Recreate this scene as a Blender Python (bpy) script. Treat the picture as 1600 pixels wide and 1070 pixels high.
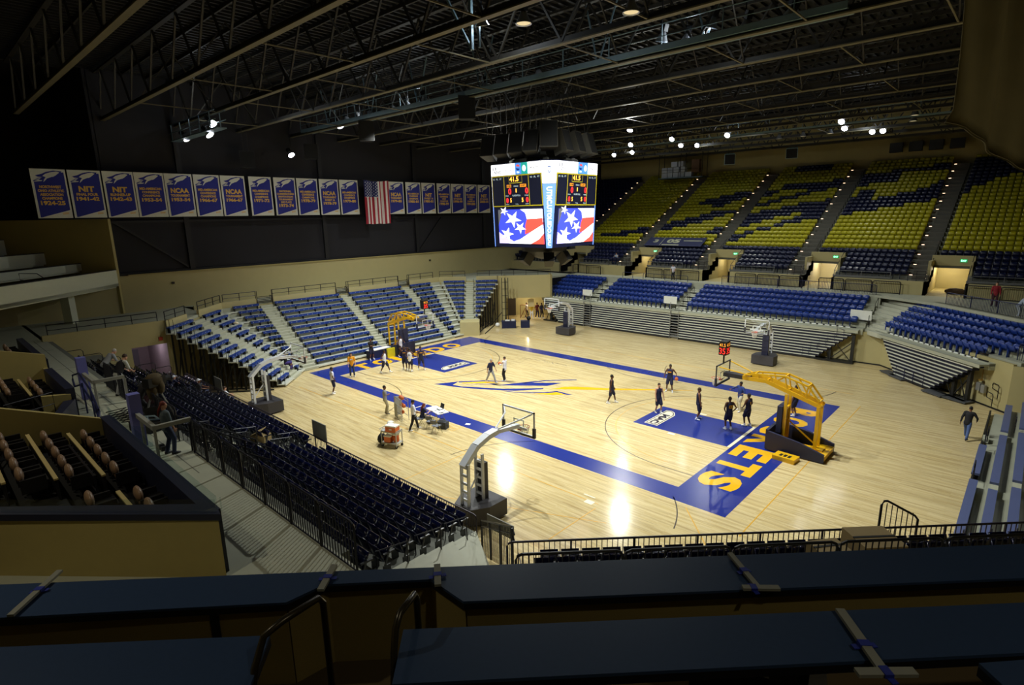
import bpy, bmesh, math, random
from mathutils import Vector, Matrix
random.seed(7)
sin, cos, pi, R = math.sin, math.cos, math.pi, math.radians
for o in list(bpy.data.objects): bpy.data.objects.remove(o)
S = bpy.context.scene
COL = S.collection
# ------------------------------------------------------------------ camera
cam = bpy.data.cameras.new('camera'); cob = bpy.data.objects.new('camera', cam); COL.objects.link(cob)
cam.sensor_fit = 'HORIZONTAL'; cam.sensor_width = 36.0; cam.lens = 880.443 / 1600 * 36.0
cam.clip_start = 0.1; cam.clip_end = 300
cob.location = (24.802, -29.640, 12.019)
cob.rotation_euler = (1.349696, 0.0181679, 0.7462534)
S.camera = cob
# ------------------------------------------------------------------ world, exposure
W = bpy.data.worlds.new('world'); S.world = W; W.use_nodes = True
W.node_tree.nodes['Background'].inputs[0].default_value = (0.55, 0.6, 0.8, 1)
W.node_tree.nodes['Background'].inputs[1].default_value = 0.004
vs = S.view_settings; vs.view_transform = 'Standard'; vs.look = 'None'; vs.exposure = 0.38; vs.gamma = 1.0; vs.use_curve_mapping = False
S.cycles.max_bounces = 6; S.cycles.diffuse_bounces = 3; S.cycles.glossy_bounces = 3; S.cycles.transmission_bounces = 4; S.cycles.transparent_max_bounces = 16
S.cycles.caustics_reflective = False; S.cycles.caustics_refractive = False; S.cycles.sample_clamp_indirect = 4.0
try: S.cycles.use_denoising = True
except Exception: pass
# ------------------------------------------------------------------ arena lamps (the light of each flood lamp hung in the roof)
LAMP_POWER = 6100.0
LAMPS = [  # x, y, aim x, aim y, power factor
 (-20.6, -12.4, -16, -4, 1.0), (-13.9, -2.2, -12, 2, .9), (-10.8, -2.2, -8, 2, .9), (-8.8, -2.2, -4, 0, .9), (4.6, -9.6, 5, -9, 1.15), (9.7, -2.2, 8, 2, .95), (12.2, -2.2, 14, 2, .95),
 (-4.0, 17.5, 4, -6, .5), (-20.4, 17.2, -10, -2, .4), (.2, 29.0, 2, 26, .25), (10.6, 28.2, 13, 32, .2), (-9.8, 27.2, -8, 24, .3)]
SPILL = [(-21.5, -12.0, 20.2), (-10.0, -1.6, 20.6), (-17.0, -1.6, 20.6), (11.0, -1.6, 20.6), (4.6, -9.0, 20.9), (-16.0, 37.0, 20.0), (-6.0, 36.0, 20.0), (10.5, 36.0, 20.0), (1.0, 30.0, 20.2)]   # light leaking up from the lamp housings
for p_ in SPILL:
    L = bpy.data.lights.new('lamp_spill', 'POINT'); L.energy = 90; L.color = (.85, .95, 1); L.shadow_soft_size = .15; o = bpy.data.objects.new('lamp_spill', L); COL.objects.link(o); o.location = p_
LAMP_Z = 19.5
def lamp_light(x, y, z, ax, ay, f):
    L = bpy.data.lights.new('flood_lamp_light', 'SPOT'); L.energy = LAMP_POWER * f; L.color = (0.97, 1.0, 0.93)
    L.spot_size = R(150); L.spot_blend = 1.0; L.shadow_soft_size = 0.16
    o = bpy.data.objects.new('flood_lamp_light', L); COL.objects.link(o); o.location = (x, y, z)
    o.rotation_euler = (Vector((ax, ay, 0)) - Vector((x, y, z))).to_track_quat('-Z', 'Y').to_euler()
    return o
ADDED_DOMES = [(30.0, -27.0), (15.5, -34.0), (1.0, -31.5)]   # unseen warm lamps, added out of view to light the suites and press desks
for x_, y_ in ADDED_DOMES:
    o = lamp_light(x_, y_, 19.0, x_, y_, .08 if x_ > 20 else .2); o.data.color = (1, .9, .68); o.data.spot_size = R(120)
for a in LAMPS: lamp_light(a[0], a[1], LAMP_Z - .35, a[2], a[3], a[4])

# ------------------------------------------------------------------ materials
def lin(h):
    h = h.lstrip('#'); c = [int(h[i:i + 2], 16) / 255 for i in (0, 2, 4)]
    return tuple((x / 12.92 if x <= .04045 else ((x + .055) / 1.055) ** 2.4) for x in c)
MATS = {}
def M(name, hexc, rough=.5, metal=0.0, vary=.08, scale=4.0, spec=.5, bump=0.0, emit=None, es=0.0, alpha=1.0):
    if name in MATS: return MATS[name]
    m = bpy.data.materials.new(name); m.use_nodes = True; nt = m.node_tree; b = nt.nodes['Principled BSDF']
    c = lin(hexc) if isinstance(hexc, str) else hexc
    b.inputs['Roughness'].default_value = rough; b.inputs['Metallic'].default_value = metal
    b.inputs['Specular IOR Level'].default_value = spec
    if vary > 0:
        tc = nt.nodes.new('ShaderNodeTexCoord'); n = nt.nodes.new('ShaderNodeTexNoise'); n.inputs['Scale'].default_value = scale; n.inputs['Detail'].default_value = 4
        mx = nt.nodes.new('ShaderNodeMix'); mx.data_type = 'RGBA'
        mx.inputs[6].default_value = (*[x * (1 - vary) for x in c], 1); mx.inputs[7].default_value = (*[min(1, x * (1 + vary)) for x in c], 1)
        nt.links.new(tc.outputs['Object'], n.inputs['Vector']); nt.links.new(n.outputs['Fac'], mx.inputs[0]); nt.links.new(mx.outputs[2], b.inputs['Base Color'])
        if bump:
            bp = nt.nodes.new('ShaderNodeBump'); bp.inputs['Strength'].default_value = bump; bp.inputs['Distance'].default_value = .02
            nt.links.new(n.outputs['Fac'], bp.inputs['Height']); nt.links.new(bp.outputs['Normal'], b.inputs['Normal'])
    else: b.inputs['Base Color'].default_value = (*c, 1)
    if emit:
        b.inputs['Emission Color'].default_value = (*lin(emit), 1); b.inputs['Emission Strength'].default_value = es
    if alpha < 1: b.inputs['Alpha'].default_value = alpha
    MATS[name] = m; return m
def glass_mat(name, tint=(.9, .95, .95), fac=.12):
    m = bpy.data.materials.new(name); m.use_nodes = True; nt = m.node_tree; nt.nodes.clear()
    o = nt.nodes.new('ShaderNodeOutputMaterial'); t = nt.nodes.new('ShaderNodeBsdfTransparent'); t.inputs[0].default_value = (*tint, 1)
    g = nt.nodes.new('ShaderNodeBsdfGlossy'); g.inputs['Roughness'].default_value = .05
    mx = nt.nodes.new('ShaderNodeMixShader')
    mx.inputs[0].default_value = fac * .4; nt.links.new(t.outputs[0], mx.inputs[1]); nt.links.new(g.outputs[0], mx.inputs[2]); nt.links.new(mx.outputs[0], o.inputs[0])
    MATS[name] = m; return m
# hardwood court: long strips along the length of the court
wood = bpy.data.materials.new('maple_floor'); wood.use_nodes = True; nt = wood.node_tree; b = nt.nodes['Principled BSDF']
tc = nt.nodes.new('ShaderNodeTexCoord')
br = nt.nodes.new('ShaderNodeTexBrick'); br.inputs['Scale'].default_value = 1.0; br.inputs['Brick Width'].default_value = 1.3; br.inputs['Row Height'].default_value = .065
br.inputs['Mortar Size'].default_value = .0012; br.inputs['Color1'].default_value = (*lin('#c9b27c'), 1); br.inputs['Color2'].default_value = (*lin('#d9c798'), 1); br.inputs['Mortar'].default_value = (*lin('#a68b58'), 1); br.inputs['Bias'].default_value = .25
br.offset = .37
nt.links.new(tc.outputs['Object'], br.inputs['Vector'])
mp = nt.nodes.new('ShaderNodeMapping'); mp.inputs['Scale'].default_value = (.28, 5.5, 1); nt.links.new(tc.outputs['Object'], mp.inputs[0])
nz = nt.nodes.new('ShaderNodeTexNoise'); nz.inputs['Scale'].default_value = 1.0; nz.inputs['Detail'].default_value = 5; nz.inputs['Roughness'].default_value = .7; nt.links.new(mp.outputs[0], nz.inputs['Vector'])
rp = nt.nodes.new('ShaderNodeValToRGB'); rp.color_ramp.elements[0].position = .33; rp.color_ramp.elements[0].color = (.56, .5, .42, 1); rp.color_ramp.elements[1].position = .56; rp.color_ramp.elements[1].color = (1, 1, 1, 1)
nt.links.new(nz.outputs['Fac'], rp.inputs[0])
mx = nt.nodes.new('ShaderNodeMix'); mx.data_type = 'RGBA'; mx.blend_type = 'MULTIPLY'; mx.inputs[0].default_value = .72
nt.links.new(br.outputs['Color'], mx.inputs[6]); nt.links.new(rp.outputs[0], mx.inputs[7]); nt.links.new(mx.outputs[2], b.inputs['Base Color'])
b.inputs['Roughness'].default_value = .14; b.inputs['Specular IOR Level'].default_value = .22
MATS['maple_floor'] = wood
beige = M('beige_paint', '#b3a878', .7, vary=.05, scale=1.5)
beige2 = M('beige_wall_dim', '#a89a62', .75, vary=.06, scale=1.2)
white_fascia = M('white_fascia', '#c9ccb4', .7, vary=.04)
black_panel = M('black_wall_panel', '#1c1b21', .8, vary=.15, scale=9)
dark_steel = M('dark_steel', '#2a2926', .6, .3, vary=.1)
chord_m = M('lit_truss_chord', '#6a634b', .6, .1, vary=.1, scale=2)  # lighter than the webs: floor bounce on the chords put into the colour
truss_m = M('shaded_truss_steel', '#2b2822', .6, .1, vary=.12, scale=2)  # same steel darkened, the shade on the webs sits in the colour
deck_m = M('roof_deck', '#171615', .7, .1, vary=.1)
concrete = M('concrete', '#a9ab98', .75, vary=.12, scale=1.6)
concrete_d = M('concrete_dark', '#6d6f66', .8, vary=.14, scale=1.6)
step_m = M('step_tread', '#b7b8a6', .7, vary=.06)
navy_paint = M('navy_court_paint', '#1d2f86', .24, vary=.06, scale=2)
gold_paint = M('gold_court_paint', '#e8b21c', .26, vary=.04)
black_line = M('black_line_paint', '#3b2f24', .3, vary=.05)
yellow_line = M('yellow_line_paint', '#d9a531', .3, vary=.05)
white_line = M('white_line_paint', '#efe8cd', .3, vary=.03)
navy_seat = M('navy_seat_plastic', '#080f33', .16, vary=.1, spec=.6)
blue_seat = M('blue_seat_plastic', '#173482', .3, vary=.1, spec=.6)
gold_seat = M('gold_seat_plastic', '#a9a318', .32, vary=.08, spec=.5)
navy_dark = M('navy_upper_seat_plastic', '#0b1438', .3, vary=.1, spec=.6)
blue_bench = M('blue_bench_plastic', '#1d3c8c', .4, vary=.08, spec=.4)
tread_white = M('aluminium_tread', '#cfd2c6', .45, .1, vary=.06)
rail_m = M('black_rail', '#1a1922', .4, .3, vary=.05)
rail_b = M('navy_rail', '#20264e', .4, .2, vary=.05)
yellow_steel = M('yellow_steel', '#e6b414', .35, vary=.04)
white_steel = M('white_steel', '#dfe2e8', .35, vary=.03)
grey_steel = M('galvanised_steel', '#9a9c9c', .4, .5, vary=.06)
pad_navy = M('navy_pad', '#232745', .55, vary=.08)
black_box = M('black_cabinet', '#0b0b0c', .6, vary=.1)
orange = M('orange_ball', '#c4632c', .6, vary=.1)
white_m = M('white_plain', '#e9eaea', .5, vary=.02)
gold_txt = M('gold_print', '#e3b54b', .6, vary=.04)
banner_blue = M('banner_blue', '#20278a', .7, vary=.05)
banner_white = M('banner_white', '#dcdccf', .7, vary=.03)
red_m = M('flag_red', '#a81f34', .7, vary=.05)
flag_blue = M('flag_blue', '#232a66', .7, vary=.05)
cardboard = M('cardboard', '#a08a5e', .8, vary=.08)
glass = glass_mat('clear_glass')

# ------------------------------------------------------------------ mesh helpers
class MB:
    def __init__(s): s.v = []; s.f = []; s.m = []
    def add(s, vs, fs, mi=0):
        n = len(s.v); s.v += [tuple(v) for v in vs]; s.f += [tuple(i + n for i in f) for f in fs]; s.m += [mi] * len(fs); return s
    def box(s, c, d, rz=0, mi=0):
        x, y, z = d[0] / 2, d[1] / 2, d[2] / 2; ca, sa = cos(rz), sin(rz)
        P = [(sx * x, sy * y, sz * z) for sz in (-1, 1) for sy in (-1, 1) for sx in (-1, 1)]
        P = [(c[0] + p[0] * ca - p[1] * sa, c[1] + p[0] * sa + p[1] * ca, c[2] + p[2]) for p in P]
        return s.add(P, [(0, 2, 3, 1), (4, 5, 7, 6), (0, 1, 5, 4), (2, 6, 7, 3), (0, 4, 6, 2), (1, 3, 7, 5)], mi)
    def bx(s, x0, x1, y0, y1, z0, z1, mi=0): return s.box(((x0 + x1) / 2, (y0 + y1) / 2, (z0 + z1) / 2), (abs(x1 - x0), abs(y1 - y0), abs(z1 - z0)), 0, mi)
    def bar(s, p, q, w, h=None, mi=0, up=(0, 0, 1)):
        p, q = Vector(p), Vector(q); d = (q - p); L = d.length
        if L < 1e-6: return s
        d /= L; u = Vector(up); a = d.cross(u)
        if a.length < 1e-4: a = d.cross(Vector((0, 1, 0)))
        a.normalize(); b = a.cross(d); h = h or w
        P = []
        for e in (p, q):
            for i, j in ((-1, -1), (1, -1), (1, 1), (-1, 1)): P.append(e + a * (i * w / 2) + b * (j * h / 2))
        return s.add(P, [(3, 2, 1, 0), (4, 5, 6, 7), (0, 1, 5, 4), (1, 2, 6, 5), (2, 3, 7, 6), (3, 0, 4, 7)], mi)
    def tube(s, pts, r, n=6, mi=0, closed=False):
        pts = [Vector(p) for p in pts]; N = len(pts); rings = []
        for i, p in enumerate(pts):
            if closed: d = pts[(i + 1) % N] - pts[i - 1]
            else: d = pts[min(i + 1, N - 1)] - pts[max(i - 1, 0)]
            d.normalize(); a = d.cross(Vector((0, 0, 1)))
            if a.length < .1: a = d.cross(Vector((1, 0, 0))) if not rings else rings[-1][1]
            a.normalize(); b = a.cross(d).normalized(); rr = r[i] if isinstance(r, (list, tuple)) else r
            rings.append(([p + (a * cos(2 * pi * k / n) + b * sin(2 * pi * k / n)) * rr for k in range(n)], a))
        V = [v for rg, _ in rings for v in rg]; F = []
        for i in range(N if closed else N - 1):
            j = (i + 1) % N
            for k in range(n): F.append((i * n + k, i * n + (k + 1) % n, j * n + (k + 1) % n, j * n + k))
        if not closed: F += [tuple(range(n))[::-1], tuple((N - 1) * n + k for k in range(n))]
        return s.add(V, F, mi)
    def prism(s, poly, z0, z1, mi=0):
        n = len(poly)
        a = sum(poly[i][0] * poly[(i + 1) % n][1] - poly[(i + 1) % n][0] * poly[i][1] for i in range(n))
        if a < 0: poly = poly[::-1]
        return s.add([(x, y, z0) for x, y in poly] + [(x, y, z1) for x, y in poly],
                     [tuple(range(n))[::-1], tuple(range(n, 2 * n))] + [(i, (i + 1) % n, n + (i + 1) % n, n + i) for i in range(n)], mi)
    def fprism(s, poly, O, U, V, d0, d1, mi=0):
        O, U, V = Vector(O), Vector(U), Vector(V); N = U.cross(V).normalized(); n = len(poly)
        a = sum(poly[i][0] * poly[(i + 1) % n][1] - poly[(i + 1) % n][0] * poly[i][1] for i in range(n))
        if a < 0: poly = poly[::-1]
        return s.add([O + U * x + V * y + N * d0 for x, y in poly] + [O + U * x + V * y + N * d1 for x, y in poly],
                     [tuple(range(n))[::-1], tuple(range(n, 2 * n))] + [(i, (i + 1) % n, n + (i + 1) % n, n + i) for i in range(n)], mi)
    def lathe(s, prof, c=(0, 0, 0), n=14, mi=0, axis='z'):
        V = []; F = []
        for r, z in prof:
            for k in range(n):
                a = 2 * pi * k / n; x, y = r * cos(a), r * sin(a)
                V.append((c[0] + x, c[1] + y, c[2] + z) if axis == 'z' else ((c[0] + x, c[1] + z, c[2] + y) if axis == 'y' else (c[0] + z, c[1] + x, c[2] + y)))
        for i in range(len(prof) - 1):
            for k in range(n):
                f = (i * n + k, i * n + (k + 1) % n, (i + 1) * n + (k + 1) % n, (i + 1) * n + k); F.append(f if axis != 'y' else f[::-1])
        if prof[0][0] > 1e-4: F.append(tuple(range(n))[::-1] if axis != 'y' else tuple(range(n)))
        if prof[-1][0] > 1e-4:
            t = tuple((len(prof) - 1) * n + k for k in range(n)); F.append(t if axis != 'y' else t[::-1])
        return s.add(V, F, mi)
    def ball(s, c, r, n=10, mi=0):
        rx, ry, rz = (r, r, r) if not isinstance(r, (tuple, list)) else r
        V = []; F = []; h = max(4, n // 2)
        for i in range(1, h):
            t = pi * i / h
            for k in range(n): V.append((c[0] + rx * sin(t) * cos(2 * pi * k / n), c[1] + ry * sin(t) * sin(2 * pi * k / n), c[2] + rz * cos(t)))
        V += [(c[0], c[1], c[2] + rz), (c[0], c[1], c[2] - rz)]; T = len(V) - 2; B = T + 1
        for i in range(h - 2):
            for k in range(n): F.append((i * n + k, (i + 1) * n + k, (i + 1) * n + (k + 1) % n, i * n + (k + 1) % n))
        for k in range(n): F.append((T, k, (k + 1) % n)); F.append((B, (h - 2) * n + (k + 1) % n, (h - 2) * n + k))
        return s.add(V, F, mi)
    def merge(s, o, mi=0, T=None):
        return s.add([T @ Vector(v) for v in o.v] if T else o.v, o.f, mi)
    def mesh(s, name, mats, smooth=False):
        me = bpy.data.meshes.new(name); me.from_pydata(s.v, [], s.f); me.update()
        for m in (mats if isinstance(mats, (list, tuple)) else [mats]): me.materials.append(m)
        if any(s.m): me.polygons.foreach_set('material_index', s.m)
        if smooth: me.polygons.foreach_set('use_smooth', [True] * len(me.polygons))
        return me
def link(o, parent=None):
    COL.objects.link(o)
    if parent: o.parent = parent
    return o
def obj(name, mb, mats, parent=None, smooth=False, label=None, loc=None, rz=0):
    o = bpy.data.objects.new(name, mb.mesh(name, mats, smooth) if isinstance(mb, MB) else mb)
    link(o, parent)
    if loc: o.location = loc
    if rz: o.rotation_euler = (0, 0, rz)
    if label: o['label'] = label
    return o
def tag(o, label, cat, group=None, kind=None):
    o['label'] = label; o['category'] = cat
    if group: o['group'] = group
    if kind: o['kind'] = kind
    return o
def thing(name, label, cat, loc=(0, 0, 0), rz=0, group=None):
    o = bpy.data.objects.new(name, None); o.empty_display_size = .2; link(o); o.location = loc; o.rotation_euler = (0, 0, rz)
    return tag(o, label, cat, group)
def struct(name, mb, mats, label=None, parent=None, loc=None, rz=0):
    o = obj(name, mb, mats, parent, loc=loc, rz=rz)
    if not parent: o['kind'] = 'structure'
    if label: o['label'] = label
    return o
def copy_tree(o, parent=None):
    c = o.copy(); COL.objects.link(c); c.parent = parent
    for ch in list(o.children): copy_tree(ch, c)
    return c
_txt = {}
def text_geo(s, bold=.0):
    if (s, bold) in _txt: return _txt[(s, bold)]
    cu = bpy.data.curves.new('t', 'FONT'); cu.body = s; cu.size = 1; cu.offset = bold; cu.resolution_u = 3; cu.align_x = 'LEFT'
    o = bpy.data.objects.new('t', cu); COL.objects.link(o); dg = bpy.context.evaluated_depsgraph_get(); dg.update()
    me = bpy.data.meshes.new_from_object(o.evaluated_get(dg)); V = [v.co.copy() for v in me.vertices]; F = [tuple(p.vertices) for p in me.polygons]
    bpy.data.objects.remove(o); bpy.data.curves.remove(cu); bpy.data.meshes.remove(me)
    x0 = min(v.x for v in V); x1 = max(v.x for v in V); y0 = min(v.y for v in V); y1 = max(v.y for v in V)
    g = ([((v.x - x0) / max(1e-6, x1 - x0), (v.y - y0) / max(1e-6, y1 - y0)) for v in V], F, (x1 - x0) / max(1e-6, y1 - y0)); _txt[(s, bold)] = g
    return g
def text(mb, s, O, U, V, off=.004, mi=0, bold=.02):
    """lettering filling the box O + U*[0..1] + V*[0..1], lifted off the surface by off"""
    pts, F, _ = text_geo(s, bold); O, U, V = Vector(O), Vector(U), Vector(V); N = U.cross(V).normalized()
    mb.add([O + U * x + V * y + N * off for x, y in pts], F, mi)
ORD = 'zeroth first second third fourth fifth sixth seventh eighth ninth tenth eleventh twelfth thirteenth fourteenth fifteenth sixteenth seventeenth eighteenth nineteenth twentieth'.split()
TENS = {20: 'twenty', 30: 'thirty', 40: 'forty', 50: 'fifty', 60: 'sixty', 70: 'seventy'}
def nth(n):
    if n <= 20: return ORD[n]
    t, u = n // 10 * 10, n % 10
    return TENS[t] + '-' + ORD[u] if u else TENS[t][:-1] + 'ieth'
D = .7071068
# ================================================================== FLOOR AND COURT MARKINGS
fl = struct('floor', MB().bx(-30, 36, -30, 27, -.2, 0), wood, 'polished maple arena floor')
L2, W2 = 14.325, 7.62
def flat(polys, z0=.0, z1=.003):
    mb = MB()
    for p in polys: mb.prism(p, z0, z1)
    return mb
def rect(x0, x1, y0, y1): return [(x0, y0), (x1, y0), (x1, y1), (x0, y1)]
def arcp(cx, cy, r, a0, a1, w=.05, n=40):
    out = []
    for i in range(n):
        t0 = R(a0 + (a1 - a0) * i / n); t1 = R(a0 + (a1 - a0) * (i + 1) / n); r0, r1 = r - w / 2, r + w / 2
        out.append([(cx + r0 * cos(t0), cy + r0 * sin(t0)), (cx + r1 * cos(t0), cy + r1 * sin(t0)), (cx + r1 * cos(t1), cy + r1 * sin(t1)), (cx + r0 * cos(t1), cy + r0 * sin(t1))])
    return out
def linep(p, q, w=.05):
    p, q = Vector(p), Vector(q); d = (q - p).normalized(); n = Vector((-d.y, d.x)) * w / 2
    return [tuple(p + n), tuple(q + n), tuple(q - n), tuple(p - n)]
obj('court_border', flat([rect(-16.95, 16.95, -8.82, -W2), rect(-16.95, 16.95, W2, 8.82), rect(-16.95, -L2, -W2, W2), rect(L2, 16.95, -W2, W2)]), navy_paint, fl, label='navy painted court border')
obj('lane', flat([rect(8.53, L2 - .18, -1.83, 1.83)]), navy_paint, fl, label='navy painted lane at the lettered end')
obj('lane', flat([rect(-L2 + .18, -8.53, -1.83, 1.83)]), navy_paint, fl, label='navy painted lane at the far end')
mb = MB()
for s in (-1, 1):
    for q in arcp(s * 12.75, 0, 6.15, 90 if s > 0 else -90, 270 if s > 0 else 90): mb.prism(q, 0, .003)
    for y in (-6.15, 6.15): mb.prism(linep((s * 12.75, y), (s * L2, y)), 0, .003)
for c, a0, a1 in (((4.0, 12.6), -128, -60), ((9.9, 12.5), -38, -5), ((-9.8, 12.5), 200, 235), ((9.9, -12.5), 15, 40), ((9.9, -12.5), 130, 175), ((-9.9, -12.5), 20, 110), ((9.9, 12.5), 195, 240)):
    for q in arcp(*c, 6.1, a0, a1): mb.prism(q, 0, .003)
obj('three_point_line', mb, black_line, fl)
mb = MB()
for s in (-1, 1):
    for q in arcp(s * 12.75, 0, 5.55, 90 if s > 0 else -90, 270 if s > 0 else 90, .035): mb.prism(q, 0, .003)
for p, q in (((17.9, -9.8), (17.9, 9.6)), ((-14, -11.2), (3.4, -11.2)), ((3.4, -11.2), (12.5, -11.25)), ((12.6, -11.6), (12.6, -15.0)), ((6.2, -15.5), (13.6, -12.3)), ((-16, 12), (17, 12)), ((4.3, -17), (4.3, -11.2)), ((15.4, -9.1), (20.5, -15))): mb.prism(linep(p, q, .045), 0, .003)
obj('volleyball_line', mb, yellow_line, fl)
mb = MB()
for p, q in (((L2 - .09, -1.83), (L2 - .09, 1.83)), ((-L2 + .09, -1.83), (-L2 + .09, 1.83))): mb.prism(linep(p, q, .16), 0, .004)
for p, q in (((3.5, -8.82), (3.5, -7.62)), ((-3.5, -8.82), (-3.5, -7.62)), ((11.5, -10.9), (12.1, -10.9))): mb.prism(linep(p, q, .07), 0, .004)
mb.prism([(11.9, -11.5), (12.3, -11.5), (12.3, -11.2), (11.9, -11.2)], 0, .004); mb.prism(rect(10.9, 11.3, 1.95, 2.15), 0, .004); mb.prism(rect(10.9, 11.3, -2.15, -1.95), 0, .004)
obj('base_line', mb, white_line, fl)
mb = MB()
for i, ch in enumerate('ROCKETS'):
    y = 6.85 - i * 1.985; text(mb, ch, (14.55, y, 0), (0, -1.6, 0), (1.85, 0, 0), .006, bold=.05)
for i, ch in enumerate('TOLEDO'):
    y = -5.75 + i * 1.96; text(mb, ch, (-14.35, y, 0), (0, 1.62, 0), (-1.85, 0, 0), .006, bold=.05)
obj('lettering', mb, gold_paint, fl, label='gold end line lettering')

mb = flat([[(-6.69, -4.36), (-5.79, -2.77), (-5.47, -3.62), (-4.69, -3.76)], [(-5.79, -2.77), (-4.5, -1.33), (-3.25, -.53), (-2.52, -.25), (-3.0, -.55), (-4.4, -1.55), (-5.6, -2.92)],
           [(-5.47, -3.62), (-4.66, -3.47), (-1.92, -1.93), (.16, -.02), (.33, -.23), (-1.05, -1.85), (-3.09, -3.04), (-4.69, -3.76)],
           [(-2.93, -1.68), (-1.93, .06), (.4, 1.82), (.03, .57)], [(-1.93, .06), (-1.01, 1.57), (.71, 3.21), (.8, 3.09), (-.77, 1.54), (-1.65, -.01)],
           [(-1.78, -2.4), (-.2, -1.64), (.86, -.7), (1.32, .05), (2.71, .04), (2.36, -.19), (1.47, -.13), (1.11, -.76), (-.1, -1.76), (-1.17, -2.23)],
           [(-5.1, -3.1), (-3.3, -1.5), (-2.93, -1.68), (-2.6, -1.5), (-3.4, -1.75)]])
obj('rocket_emblem', mb, navy_paint, fl, label='navy rocket emblem at centre court')
obj('rocket_trail', flat([[(-5.4, -2.82), (-4.35, -1.62), (-2.95, -.58), (-3.9, -1.75), (-5.2, -2.92)], [(.45, -1.43), (1.47, -.13), (2.42, -.14), (1.49, -.97)], [(.69, .15), (1.16, 1.24), (1.65, 1.68), (3.73, 2.89), (8.5, 6.2), (8.52, 6.13), (3.98, 2.51), (1.43, .62)]], 0, .0025), gold_paint, fl, label='gold rocket trail')
for O, U, V, nm in (((9.05, 1.3), (0, -1), (1, 0), 'lane emblem at the lettered end'), ((-9.05, -1.3), (0, 1), (-1, 0), 'lane emblem at the far end')):
    mb = MB(); O3 = Vector((*O, .003)); U3 = Vector((*U, 0)); V3 = Vector((*V, 0))
    outer = [(0, .0), (2.75, 0), (2.75, .85), (.55, .85), (.1, .6), (-.08, .3)]
    mb.fprism(outer, O3, U3, V3, 0, .003, 0); mb.fprism([(x * .95 + .07, y * .86 + .06) for x, y in outer], O3, U3, V3, .003, .005, 1); mb.fprism([(x * .89 + .15, y * .72 + .12) for x, y in outer], O3, U3, V3, .005, .007, 0)
    text(mb, 'MAC', O3 + U3 * .75 + V3 * .2, U3 * 1.8, V3 * .46, .0085, 1, .06)
    obj('conference_emblem', mb, [white_line, M('emblem_dark', '#2a2438', .3)], fl, label=nm)
mb = MB()
random.seed(3)
x = -6.7
while x < -2:
    w = random.uniform(.05, .22); y = 5.75 + (x + 6.7) * .06 + random.uniform(-.12, .12); mb.prism(linep((x, y), (x + w, y + random.uniform(-.14, .14)), random.uniform(.03, .07)), 0, .003); x += w * .8 + random.uniform(.0, .12)
obj('signature', mb, black_line, fl, label='dark script signature painted on the court')
mb = flat([rect(.6, 1.42, -9.72, -9.68), rect(.6, 1.42, -9.06, -9.02), rect(.6, .64, -9.7, -9.04), rect(1.38, 1.42, -9.7, -9.04)])
for i in range(4): mb.prism(linep((.74 + i * .15, -9.5), (.8 + i * .15, -9.25), .05), 0, .003)
obj('floor_decal', mb, yellow_line, fl)

# ================================================================== OUTER WALLS
mb = MB().bx(-28.6, -28.0, -40, 30, 0, 7.92, 0); mb.bx(-28.05, -27.9, -17.5, 30, 7.9, 8.0, 1)
struct('wall_far_end', mb, [beige, beige2], 'beige wall behind the far end stand')
mb = MB().bx(-29.0, -28.5, -18.0, 52, 7.9, 24, 0); mb.bx(-40, -28.5, -18.2, -17.95, 12.4, 24, 0); mb.bx(-40.4, -40, -41, -17.9, 0, 24, 0)
for y in (-12.6, .05, 11.6, 22.5): mb.bx(-28.5, -28.25, y - .2, y + .2, 7.92, 20, 1)
for a, b in (((-28.4, -17.9, 12.2), (-28.4, -12.9, 8.3)), ((-28.4, 11.9, 8.3), (-28.4, 16.0, 12.6))): mb.bar(a, b, .16, .16, 1, up=(1, 0, 0))
mb.bx(-28.5, -28.2, -18, 30, 7.95, 8.12, 1); mb.bx(-28.5, -28.3, -18, 30, 12.0, 12.2, 1)
struct('wall_black_panels', mb, [black_panel, M('black_steel', '#131215', .6)], 'black panelled upper wall')
struct('wall_far_side', MB().bx(-30, 36, 49.2, 49.6, 0, 24), beige2, 'beige wall above the upper deck')
struct('wall_near_end', MB().bx(35.6, 36, -40, 50, 0, 24), beige2)
struct('wall_near_side', MB().bx(-41, 36, -40.4, -40, 0, 24), beige2)
# wall closing the far left upper corner, and the stepped balcony that hangs there
c45 = R(135)
mb = MB().bx(-.15, .15, 0, 14, 4.9, 12.36)                      # local y runs away from the court
struct('wall_balcony_end', mb, beige2, 'beige end wall beside the stepped balcony', loc=(-27.95, -18.15, 0), rz=c45)
balcony = MB(); bal_cap = MB()
for r, z0, z1 in ((0.0, 7.2, 8.45), (2.6, 8.45, 9.0), (5.2, 9.0, 9.85), (8.0, 9.8, 10.9)):
    balcony.bx(-14, -.15, r, r + .2, z0, z1); balcony.bx(-14, -.15, r + .2, r + 2.9, z0 - .12, z0 + .02); bal_cap.bx(-14, -.14, r - .03, r + .23, z1, z1 + .05)
balcony.bx(-14, -.15, 0, 3, 7.2, 7.4); balcony.bx(-4.3, -3.7, 1.0, 1.6, 4.9, 7.2)
bo = struct('trim_balcony', balcony, white_fascia, 'stepped pale balcony fronts', loc=(-27.95, -18.15, 0), rz=c45)
obj('cap_rail', bal_cap, dark_steel, bo)
mb = MB(); mb.tube([(-8.2, .9, 8.2), (-8.2, .9, 9.0), (-7.4, .4, 8.9), (-7.0, .3, 8.55), (-7.0, .3, 8.0)], .03); mb.tube([(-8.2, .9, 8.6), (-7.0, .3, 8.2)], .025)
obj('hand_rail', mb, rail_m, bo)

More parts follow.
